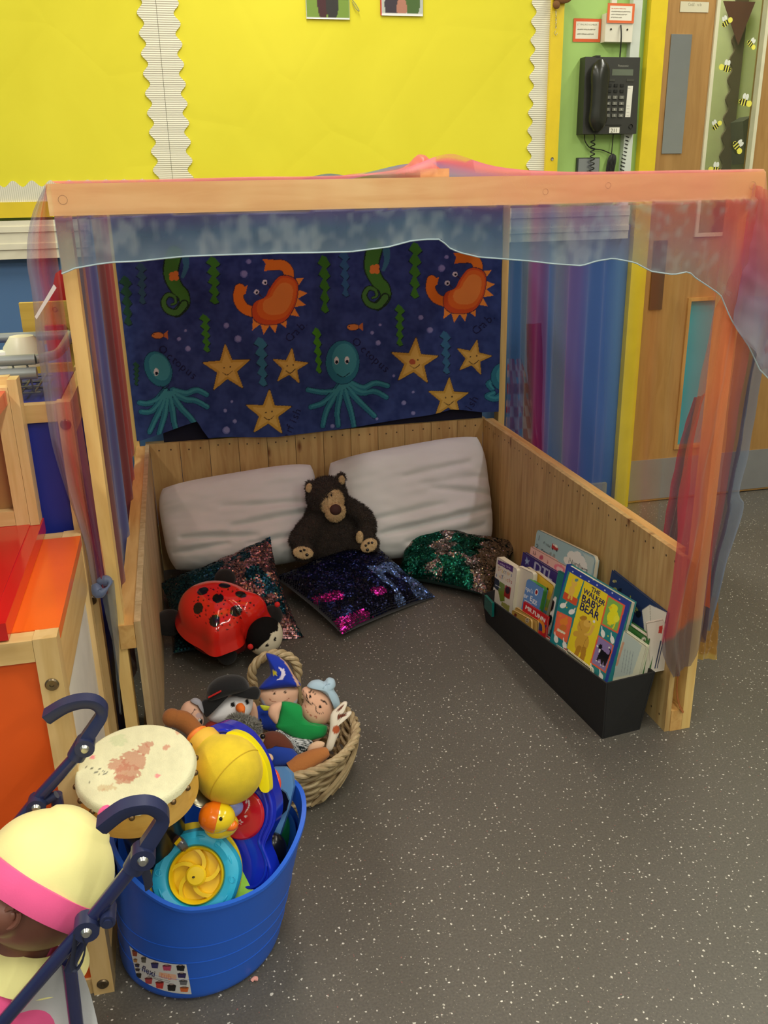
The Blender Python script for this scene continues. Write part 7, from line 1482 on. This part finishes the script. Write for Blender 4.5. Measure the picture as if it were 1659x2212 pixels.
# ---- royal blue figure-of-eight toy guitar
gb = pm('royal_blue_plastic', (22, 44, 190), 0.16, coat=0.6); gn = Vector((-0.42, -0.82, 0.38)).normalized(); gC = atz(545, 1760, 0.265)
gt = thing('toy_guitar', 'royal blue plastic toy guitar with a red starred disc, on the right of the tub', 'toy', gC - Vector((0, 0, .1)))
def og_(P): return [on_plane(u, v, gC, gn) for u, v in P]
gx = frame_of(gn, (1, 0, 0.2)); gX, gY = gx @ Vector((1, 0, 0)), gx @ Vector((0, 1, 0))
def pl2(P): return [((p - gC).dot(gX), (p - gC).dot(gY)) for p in og_(P)]
outl = smooth_line([(430, 1592), (450, 1572), (480, 1562), (515, 1574), (546, 1602), (572, 1652), (588, 1702), (597, 1738), (594, 1775), (580, 1806), (572, 1832), (584, 1864), (592, 1900), (580, 1940), (548, 1962), (508, 1950), (490, 1900), (486, 1850), (470, 1800), (440, 1740), (424, 1670)], 90, True)
o2 = pl2([tuple(p) for p in outl]); MB().prism(o2, gC - gn * 0.03, gX, gY, gn * 0.03).bevel(0.009, 4, 0.9).build('body', gb, gt, True)
cen = np.mean(np.array(o2), 0)
for sc, hh in ((0.86, 0.0030), (0.72, 0.0026)):
    Q_ = [gC + gX * (cen[0] + (p[0] - cen[0]) * sc) + gY * (cen[1] + (p[1] - cen[1]) * (sc + .06)) + gn * 0.0005 for p in o2]; MB().tube(Q_, hh, 8, True).build('ridge', gb, gt, True)
rdC = on_plane(519, 1756, gC, gn) + gn * 0.002; nu, nv = 64, 40; P, UV = [], []
for i in range(nu):
    for j in range(nv):
        a = 2 * PI * i / nu; r = j / (nv - 1); p = rdC + gX * (0.040 * r * math.cos(a)) + gY * (0.040 * r * math.sin(a)) + gn * (0.0035 if r < .93 else 0.0035 * (1 - (r - .93) / .07)); P.append(tuple(p))
A = Art(to_px(np.array(P)), (196, 24, 44)); kk = lambda x, y: (480 + x / 5.53, 1550 + y / 5.53)
def st5(x, y, R_, hollow=False):
    S = lambda q: [(x + q * (1 if k % 2 == 0 else .45) * math.cos(math.radians(36 * k - 80)), y + q * (1 if k % 2 == 0 else .45) * math.sin(math.radians(36 * k - 80))) for k in range(10)]
    A.poly([kk(*p) for p in S(R_)], (232, 222, 226))
    if hollow: A.poly([kk(*p) for p in S(R_ * .66)], (196, 24, 44))
st5(190, 1075, 62); st5(275, 1180, 24); st5(212, 1250, 42, True); A.curve([kk(285, 960), kk(290, 1000), kk(285, 1030)], 2.4, (232, 222, 226)); A.curve([kk(315, 990), kk(318, 1060), kk(270, 1140)], 4, (232, 222, 226), 1)
link('star_disc', np_mesh('star_disc', P, grid_faces(nu, nv, 0, True), A.c), attr_mat('red_glossy_print', 0.15, 0.5, coat=.5), gt, smooth='all')
ya = [(498, 1580), (512, 1575), (540, 1586), (566, 1614), (584, 1650), (590, 1697), (584, 1706), (570, 1699), (560, 1655), (542, 1622), (520, 1600), (502, 1592)]
yo = pl2([tuple(p) for p in smooth_line(ya, 60, True)]); MB().prism(yo, gC + gn * 0.0005, gX, gY, gn * 0.016).bevel(0.004, 3, 0.9).build('arch', pm('bright_yellow_plastic', (250, 232, 20), 0.25, coat=.3), gt, True)
# ---- pale blue drum case with a black half disc and an orange loop, at the right of the tub
lb_ = pm('pale_blue_plastic', (92, 144, 200), 0.4); cC = atz(612, 1712, 0.245)
cs_ = thing('toy_case', 'pale blue curved plastic toy case beside the tub handle, black half disc on it', 'toy', cC - Vector((0, 0, .12)))
P2 = [(572, 1668), (590, 1658), (615, 1658), (630, 1672), (634, 1700), (624, 1745), (606, 1800), (585, 1850), (568, 1850), (575, 1760)]
cn = Vector((-0.25, -0.80, 0.50)).normalized(); cx_ = frame_of(cn, (1, 0, 0)); cX, cY = cx_ @ Vector((1, 0, 0)), cx_ @ Vector((0, 1, 0))
Q2 = [((on_plane(u, v, cC, cn) - cC).dot(cX), (on_plane(u, v, cC, cn) - cC).dot(cY)) for u, v in P2]
MB().prism(Q2, cC - cn * 0.02, cX, cY, cn * 0.02).bevel(0.006, 3, 0.8).build('case', lb_, cs_, True)
Q3 = [on_plane(u, v, cC, cn) + cn * 0.002 for u, v in ((608, 1702), (600, 1730), (597, 1758))]; hp = [(610, 1704), (620, 1712), (626, 1728), (622, 1748), (610, 1760), (598, 1760), (600, 1738)]
Q3 = [((on_plane(u, v, cC, cn) - cC).dot(cX), (on_plane(u, v, cC, cn) - cC).dot(cY)) for u, v in hp]; MB().prism(Q3, cC + cn * 0.0005, cX, cY, cn * 0.010).bevel(0.003, 3, 0.7).build('black_half_disc', pm('dark_gloss', (16, 18, 30), 0.1, coat=.5), cs_, True)
MB().tube(vsmooth([on_plane(u, v, cC, cn) + cn * 0.006 for u, v in ((578, 1664), (594, 1668), (602, 1690), (598, 1716))], 18), 0.0052, 10).build('orange_loop', pm('orange_red_plastic', (238, 76, 34), 0.3, coat=.3), cs_, True)
p = atz(590, 1835, 0.17); tag(MB().ell(p, (0.022, 0.02, 0.03)).build('black_toy', blkp, smooth=True, loc=p), 'dark rounded toy low between the blue guitar and the tub wall', 'toy')
p = atz(607, 1800, 0.15); tag(MB().ell(p, (0.02, 0.02, 0.04)).build('green_toy', pm('dark_green_plastic', (16, 92, 52), 0.3), smooth=True, loc=p), 'dark green toy low beside the tub handle', 'toy')
p = atz(497, 1745, 0.285); tag(MB().ell(p, (0.020, 0.014, 0.016)).build('lilac_toy', pm('lilac_plastic', (140, 150, 220), 0.3), smooth=True, loc=p), 'pale lilac plastic piece behind the toy duck', 'toy')
p = atz(424, 1695, 0.30); tag(MB().ell(p, (0.012, 0.01, 0.014)).build('blue_bead', pm('bead_blue', (40, 100, 210), 0.25), smooth=True, loc=p), 'small bright blue bead beside the jingle discs', 'toy')
p = atz(405, 1722, 0.29); tag(MB().ell(p, (0.016, 0.008, 0.006)).build('red_piece', pm('orange_red_plastic', (238, 76, 34), 0.3, coat=.3), smooth=True, loc=p), 'small red plastic piece under the right side of the hand drum', 'toy')
tag(MB().tube(vsmooth([atz(355, 1830, .2), atz(368, 1812, .24), atz(385, 1816, .26), atz(398, 1830, .24)], 14), 0.007, 8).build('clear_rattle', pm('smoky_plastic', (120, 84, 80), 0.15, alpha=.6), smooth=True, loc=atz(355, 1830, .2)), 'smoky clear plastic piece behind the turquoise wheel toy', 'toy')
tag(MB().hexa([atz(384, 1826, .2), atz(396, 1816, .2), atz(398, 1820, .2), atz(388, 1832, .2), atz(376, 1822, .27), atz(388, 1808, .27), atz(392, 1814, .27), atz(380, 1826, .27)]).build('yellow_peg', yp), 'small yellow peg behind the turquoise wheel toy', 'toy')
# toys filling the tub under the ones on show
for k, (x, y, z, r, nm, c, lab) in enumerate(((0.10, -0.36, 0.07, 0.055, 'filler_ball', (120, 40, 44), 'dull red ball deep in the tub'), (0.19, -0.33, 0.06, 0.052, 'filler_ball', (30, 90, 70), 'dark green ball deep in the tub'), (0.13, -0.28, 0.07, 0.05, 'filler_ball', (50, 50, 60), 'dark grey ball deep in the tub'))):
    tag(MB().ell((x, y, z), r).build('ball', pm('ball_%d' % k, c, 0.4), smooth=True, loc=(x, y, z - r)), lab, 'ball')
# crumb of pink paper on the floor
p = atz(549, 2119); tag(MB().tube(vsmooth([p + Vector((-.004, -.002, .003)), p + Vector((0, 0, .005)), p + Vector((.004, .001, .004)), p + Vector((.003, -.003, .003))], 10), 0.0026, 6, flat=.5).build('paper_scrap', pm('pink_scrap', (226, 160, 150), 0.8), smooth=True, loc=p), 'tiny curl of pink paper on the floor beside the blue tub', 'scrap')

# ================================================================== WICKER BASKET OF PUPPETS
wick = wood('willow', (196, 176, 138), (164, 142, 104), 'Z', 0.6, False); wick2 = wood('willow_dark', (172, 150, 112), (140, 118, 84), 'X', 0.6, False)
KC = Vector((0.298, 0.050, 0)); KX, KY, KH = 0.150, 0.142, 0.108
bk = thing('wicker_basket', 'oval wicker basket full of glove puppets on the floor behind the blue tub', 'basket', (KC.x, KC.y, 0))
def kpt(th, z, dr=0.0): s_ = 0.72 + 0.28 * (z / KH) ** 0.7; return Vector((KC.x + (KX * s_ + dr) * math.cos(th), KC.y + (KY * s_ + dr) * math.sin(th), z))
NS = 22
for k in range(NS): MB().tube([kpt(2 * PI * k / NS, z) for z in np.linspace(0.006, KH, 8)], 0.0030, 7).build('stake', wick2, bk, True)
for r_ in range(11):
    z0 = 0.009 + r_ * 0.0094; th0 = r_ * 1.3; P = []
    for k in range(176):
        th = 2 * PI * k / 176; z = z0 + 0.0022 * fnoise(th * 2, r_ * 3.1) + .0012 * math.sin(2 * th + th0); P.append(kpt(th, z, 0.0042 * math.sin(NS / 2 * th + PI * r_) + 0.0022 + .002 * fnoise(th * 3, r_)))
    MB().tube(P, 0.0046 + 0.0009 * fnoise(r_, 4), 7, True).build('willow_rod', wick if r_ % 3 else wick2, bk, True)
for k in range(3):   # twisted rim
    P = [kpt(th, KH + 0.003 + 0.005 * math.cos(15 * th + 2 * PI * k / 3), 0.004 + 0.005 * math.sin(15 * th + 2 * PI * k / 3)) for th in np.linspace(0, 2 * PI, 181)[:-1]]; MB().tube(P, 0.0052, 8, True).build('rim_rod', wick, bk, True)
for k in range(7):   # loose diagonal rods along the outside
    a0 = -1.25 + k * 0.20; P = [kpt(a0 + 0.9 * t, 0.014 + 0.085 * t + .008 * math.sin(PI * t), 0.010 + 0.003 * math.sin(PI * t)) for t in np.linspace(0, 1, 12)]; MB().tube(P, 0.0044, 7).build('loose_rod', wick if k % 2 else wick2, bk, True)
MB().lathe([(0, 0.002), (KX * .70, 0.002), (KX * .70, 0.008), (0, 0.008)], (KC.x, KC.y, 0), None, 36, sy=KY / KX).build('base', wick2, bk)
hl = aty(594, 1446, 0.175)
for k in range(3):   # upright handle loop at the far end
    P = []
    for t in np.linspace(0, 1, 60):
        a = PI * (1.12 - 1.24 * t); c = Vector((hl.x + 0.050 * math.cos(a), 0.180, hl.z - 0.012 + 0.047 * math.sin(a))); rad = Vector((math.cos(a), 0, math.sin(a))); w_ = 22 * t + 2 * PI * k / 3; P.append(c + rad * (0.0052 * math.cos(w_)) + Vector((0, 0.0052 * math.sin(w_), 0)))
    P = [Vector((P[0].x, 0.180, KH * .5))] + P + [Vector((P[-1].x, 0.180, KH * .5))]; MB().tube(P, 0.0056, 8).build('handle_strand', wick, bk, True)
# ---- puppets: stuffed cloth shapes
def k8(x, y): return (340 + x / 3.606, 1350 + y / 3.606)
L8 = lambda P: [k8(*p) for p in P]
cloth_pr = attr_mat('puppet_cloth', 0.9, 0.15, bump=0.15, bscale=500, sheen=0.15)
def puff(name, outline, y, th, parent, base, art=None, m=None, ctr=None, fwd=0.0, lean=0.35, nr=14, n=72, flat=0.7, gain=1.0):
    """Stuffed shape: outline given as picture points on a plane leaning back at depth y; domes by th on both sides."""
    out = smooth_line(outline, n, True); c = np.array(ctr) if ctr is not None else out.mean(0); nrm = Vector((0, -1, lean)).normalized(); C0_ = atw(c[0], c[1], y, fwd)
    W = np.array([tuple(on_plane(a, b, C0_, nrm)) for a, b in out]); cw = np.array(tuple(on_plane(c[0], c[1], C0_, nrm))); P, F = [], []
    K = len(W); ss = [1 - (1 - k / nr) ** 1.0 for k in range(1, nr + 1)]
    for side in (1, -1):
        P.append(cw + np.array(nrm) * th * side * (1 if side > 0 else flat))
        for s_ in ss: P += [q for q in cw + (W - cw) * s_ + np.array(nrm) * (th * side * (1 if side > 0 else flat) * math.sqrt(max(0, 1 - s_ ** 2.4)))]
    P = np.array(P); H_ = 1 + nr * K
    for side in (0, 1):
        o = side * H_
        for r_ in range(nr - 1):
            for k in range(K): F.append((o + 1 + r_ * K + k, o + 1 + (r_ + 1) * K + k, o + 1 + (r_ + 1) * K + (k + 1) % K, o + 1 + r_ * K + (k + 1) % K))
    A = Art(to_px(P), base, gain)
    if art: art(A)
    P[:, 2] = np.maximum(P[:, 2], 0.004)
    me = np_mesh(name, P, np.array(F), A.c); b = bmesh.new(); b.from_mesh(me); b.verts.ensure_lookup_table()
    for side in (0, 1):
        o = side * H_
        for k in range(K): b.faces.new((b.verts[o], b.verts[o + 1 + k], b.verts[o + 1 + (k + 1) % K]))
    bmesh.ops.remove_doubles(b, verts=b.verts, dist=0.00015); bmesh.ops.recalc_face_normals(b, faces=b.faces[:]); b.to_mesh(me); b.free()
    return link(name, me, m or cloth_pr, parent, smooth='all')
def pup(name, label, u, v, y): c = aty(u, v, y); return thing(name, label, 'puppet', (c.x, c.y, max(0.01, c.z - 0.06)), 'glove puppets in the wicker basket')
SK = (232, 186, 156); LN = (60, 36, 30)
# wizard
wz = pup('wizard_puppet', 'wizard glove puppet in a pointed blue hat with a moon and star', 603, 1500, 0.13)
puff('robe', L8([(770, 640), (850, 620), (960, 660), (980, 780), (960, 860), (880, 830), (800, 800), (720, 720)]), .10, .018, wz, (36, 66, 170))
def wzf(A):
    A.curve(L8([(880, 525), (900, 515), (920, 520)]), 1.1, (170, 120, 96)); A.ell(*k8(910, 533), 2.6, 3, (36, 22, 20)); A.ell(*k8(997, 523), 2.6, 3, (36, 22, 20)); A.curve(L8([(875, 575), (890, 595), (920, 598)]), 1.2, (176, 106, 86)); A.curve(L8([(1028, 565), (1010, 585), (985, 592)]), 1.2, (176, 106, 86)); A.curve(L8([(980, 505), (1010, 500)]), 1.1, (200, 190, 180))
    A.poly(L8([(805, 560), (850, 625), (900, 640), (840, 660), (800, 640)]), (196, 206, 214)); A.poly(L8([(1060, 600), (1100, 570), (1110, 620), (1080, 640)]), (196, 206, 214))
puff('head', L8([(805, 510), (950, 480), (1085, 490), (1095, 560), (1070, 630), (960, 660), (850, 640), (800, 590)]), .12, .022, wz, SK, wzf)
puff('collar', L8([(800, 625), (880, 635), (880, 660), (830, 668)]), .10, .004, wz, (200, 206, 60), fwd=.022)
def wzh(A): 
    A.poly(L8([(905, 352), (914, 362), (940, 358), (925, 378), (936, 398), (914, 386), (900, 396), (903, 374), (894, 362)]), (236, 220, 40)); A.poly([k8(*p) for p in [(935, 322), (985, 345), (998, 385), (975, 425), (928, 430), (958, 408), (968, 375), (955, 345)]], (226, 216, 236))
    A.poly(L8([(945, 240), (1010, 290), (1060, 370), (1112, 470), (1120, 480), (1090, 480), (1040, 370), (990, 290)]), (222, 178, 150))
puff('hat', L8([(845, 225), (900, 228), (960, 255), (1010, 300), (1060, 385), (1118, 475), (1000, 485), (800, 503), (830, 440), (880, 385), (870, 310)]), .13, .020, wz, (32, 56, 170), wzh, ctr=k8(960, 410), fwd=.004)
puff('hand', L8([(745, 600), (775, 640), (785, 740), (760, 765), (725, 740), (715, 680)]), .07, .010, wz, SK)
# snowman
sn = pup('snowman_puppet', 'snowman glove puppet with a black felt hat and carrot nose', 498, 1525, 0.07)
def snf(A): A.ell(*k8(587, 621), 5.6, 6, (26, 24, 24)); A.ell(*k8(697, 597), 4.4, 5.8, (26, 24, 24))
puff('head', L8([(395, 690), (450, 610), (540, 550), (640, 520), (720, 530), (745, 600), (720, 690), (640, 740), (540, 770), (440, 760), (390, 730)]), .06, .034, sn, (232, 230, 232), snf)
nb = [atw(*k8(640, 635), .06, .034), atw(*k8(655, 665), .06, .046), atw(*k8(655, 712), .06, .042)]; MB().tube(vsmooth(nb, 8), [0.0085, 0.009, 0.006, 0.0052], 14).build('nose', pm('carrot_felt', (240, 120, 40), 0.85, bump=.2), sn, True)
hatm = pm('black_felt', (20, 20, 22), 0.95, bump=0.25, sheen=.15)
puff('hat_brim', L8([(345, 600), (400, 570), (560, 530), (700, 490), (770, 480), (805, 520), (780, 580), (735, 560), (690, 525), (560, 540), (450, 590), (395, 650), (385, 720), (355, 680)]), .07, .012, sn, (22, 22, 24), m=hatm, ctr=k8(560, 535), fwd=.03)
hat_ = puff('hat_crown', L8([(385, 540), (400, 470), (470, 410), (570, 385), (660, 400), (705, 450), (705, 500), (560, 545), (400, 590)]), .07, .032, sn, (22, 22, 24), m=hatm, fwd=.018)
MB().beam(atw(*k8(398, 565), .07, .047), atw(*k8(495, 515), .07, .056), .004, .002).build('hat_band', rfelt, hat_)
puff('scarf', L8([(360, 790), (420, 745), (500, 770), (520, 800), (440, 830), (370, 820)]), .04, .014, sn, (150, 50, 40))
# old man
om = pup('old_man_puppet', 'old man glove puppet lying sideways with grey hair at the left of the basket', 420, 1540, 0.04)
def omf(A):
    A.curve(L8([(240, 720), (270, 690), (295, 650)]), 1.2, LN); A.curve(L8([(270, 665), (300, 660)]), 1, LN); A.ell(*k8(325, 705), 7.5, 6, (196, 168, 166)); A.ell(*k8(333, 758), 5.5, 8.5, (30, 22, 20), 10); A.ell(*k8(330, 758), 4.4, 7.2, (236, 236, 230), 10); A.ell(*k8(338, 760), 3.4, 5.2, (20, 16, 16), 10); A.poly(L8([(290, 760), (320, 790), (325, 815), (300, 800)]), (200, 50, 44))
puff('head', L8([(175, 690), (200, 620), (250, 590), (310, 600), (350, 680), (360, 760), (330, 815), (280, 790), (220, 740)]), .04, .020, om, (228, 182, 156), omf)
puff('hair', L8([(255, 590), (290, 568), (335, 585), (358, 640), (360, 690), (330, 650), (300, 605)]), .045, .012, om, (160, 160, 168), fwd=.006)
# brown plush limb in front of him
bl_ = pup('brown_puppet', 'brown plush puppet limb resting between the hand drum and the basket', 395, 1565, -0.02)
MB().tube(vsmooth([atw(*k8(120, 725), -.02), atw(*k8(200, 745), -.02), atw(*k8(270, 800), -.03), atw(*k8(320, 860), -.05)], 14), [0.016, 0.0185, 0.017, 0.0165], 16).ell(atw(*k8(112, 722), -.02), 0.0175).build('limb', pm('chestnut_plush', (166, 102, 48), 0.95, bump=.4, sheen=.15), bl_, True)
# granny
gr = pup('granny_puppet', 'granny glove puppet with blue-grey hair, glasses and a green dress', 690, 1530, 0.05)
puff('skirt', L8([(920, 830), (960, 820), (1050, 870), (1200, 900), (1200, 980), (1120, 1030), (1050, 980), (990, 900)]), -.005, .012, gr, (220, 224, 224), lambda A: [A.put(((np.floor(A.q[:, 0] / 1.9) + np.floor(A.q[:, 1] / 1.9)) % 2 == 0), (34, 46, 50)), None][1])
puff('dress', L8([(970, 598), (1080, 610), (1125, 640), (1140, 720), (1230, 780), (1320, 785), (1310, 860), (1240, 890), (1130, 905), (1010, 850), (925, 800), (930, 760), (950, 680)]), .02, .016, gr, (30, 150, 76), fwd=.006)
puff('hand', L8([(880, 630), (940, 600), (970, 605), (955, 680), (930, 770), (890, 740), (862, 690)]), .02, .011, gr, SK, fwd=.01)
puff('hand', L8([(1200, 890), (1290, 800), (1320, 800), (1300, 860), (1240, 905)]), .01, .008, gr, SK)
def grf(A):
    A.curve(L8([(1185, 520), (1205, 515), (1232, 540)]), 3.6, (40, 28, 26), 2.4); A.curve(L8([(1280, 590), (1305, 600), (1318, 622)]), 3.6, (40, 28, 26), 2.4); A.ell(*k8(1188, 560), 2.6, 3.6, (24, 18, 18)); A.ell(*k8(1268, 637), 2.8, 3.4, (24, 18, 18))
    for P in ([(1140, 520), (1165, 545), (1170, 590), (1200, 620), (1210, 608), (1235, 640), (1235, 670), (1265, 690), (1300, 685), (1350, 705)], [(1165, 545), (1160, 580), (1180, 610)]): A.curve(L8(P), 1.3, (70, 50, 44))
    A.curve(L8([(1150, 620), (1160, 660), (1195, 705), (1240, 715)]), 1.2, (176, 96, 80)); A.stroke(L8([(1236, 708), (1240, 725)]), 1, (176, 96, 80))
puff('head', L8([(1125, 510), (1160, 480), (1250, 490), (1340, 560), (1365, 640), (1340, 740), (1280, 780), (1190, 770), (1130, 720), (1115, 660), (1140, 590)]), .05, .024, gr, (226, 176, 146), grf, fwd=.006)
puff('hair', L8([(1165, 480), (1200, 435), (1260, 425), (1300, 440), (1330, 410), (1375, 420), (1388, 465), (1375, 500), (1410, 560), (1425, 640), (1385, 665), (1355, 600), (1310, 540), (1230, 495)]), .06, .020, gr, (170, 196, 212), lambda A: A.curve(L8([(1285, 505), (1310, 470), (1345, 460)]), .8, (120, 146, 164)), ctr=k8(1310, 500), fwd=.012)
# grey furry animal
gf = pup('grey_animal_puppet', 'grey curly-furred animal puppet with a beige snout, in the middle of the basket', 525, 1570, -0.01)
greyf = pm('grey_plush', (136, 134, 126), 0.95, var=.2, vscale=80, bump=.5, bscale=300)
m_ = MB().ell(atw(*k8(620, 770), -.01), (0.022, 0.020, 0.018)).ell(atw(*k8(690, 815), -.02), (0.028, 0.024, 0.023)); me = apply_remesh('body', m_, 0.004, 3); o = link('body', me, greyf, gf, 'all'); fur('fur', me, 5000, 0.007, greyf, o, 9)
MB().ell(atw(*k8(790, 885), -.03), (0.013, 0.012, 0.012)).build('snout', tan_fur, gf, True); MB().ell(atw(*k8(820, 868), -.03, .010), (0.0052, 0.005, 0.005)).build('nose', bead_m, gf, True)
puff('ear', L8([(795, 735), (812, 745), (800, 830), (775, 840)]), -.0, .004, gf, (30, 24, 22))
# brown-haired puppet in a blue coat
bb = pup('blue_coat_puppet', 'brown-capped puppet in a blue coat lying face down at the front of the basket', 610, 1615, -0.04)
puff('cap', L8([(800, 920), (830, 850), (900, 825), (980, 850), (1040, 910), (1060, 960), (980, 960), (880, 940), (830, 980)]), -.03, .020, bb, (104, 56, 42))
puff('coat', L8([(830, 980), (880, 930), (970, 925), (1050, 960), (1110, 1040), (1060, 1090), (950, 1105), (870, 1095)]), -.045, .020, bb, (36, 66, 160))
puff('hand', L8([(835, 995), (890, 1010), (903, 1045), (880, 1060), (835, 1050)]), -.06, .009, bb, (232, 200, 160), fwd=.012)
# brown animal with a beige cuff at the right, and the cream jointed one
ta = pup('tan_animal_puppet', 'orange-brown plush animal puppet lying over the right rim of the basket', 670, 1640, -0.05)
MB().tube(vsmooth([atw(*k8(1040, 1140), -.07), atw(*k8(1120, 1090), -.065), atw(*k8(1230, 1030), -.055), atw(*k8(1320, 990), -.045)], 12), [0.020, 0.021, 0.017, 0.010], 16).build('limb', pm('ginger_plush', (178, 112, 56), 0.95, bump=.4, sheen=.15), ta, True)
puff('cuff', L8([(1165, 1000), (1180, 940), (1240, 905), (1300, 915), (1290, 950), (1230, 960), (1190, 1000)]), -.03, .008, ta, (226, 190, 156))
cm = pup('cream_animal_puppet', 'cream felt animal puppet with brown patches standing along the right rim', 725, 1570, 0.0)
puff('body', L8([(1310, 960), (1340, 830), (1350, 700), (1400, 640), (1455, 595), (1480, 610), (1430, 670), (1440, 690), (1500, 670), (1512, 690), (1440, 740), (1415, 770), (1420, 830), (1390, 900), (1360, 975), (1330, 990)]), .0, .010, cm, (226, 216, 196), lambda A: [A.poly(L8([(1395, 660), (1445, 618), (1455, 632), (1405, 678)]), (110, 60, 44)), A.poly(L8([(1400, 700), (1440, 690), (1480, 685), (1470, 705), (1400, 740)]), (110, 60, 44)), A.ell(*k8(1393, 815), 8, 9, (176, 88, 52), 20)][0], ctr=k8(1385, 790), fwd=.02)
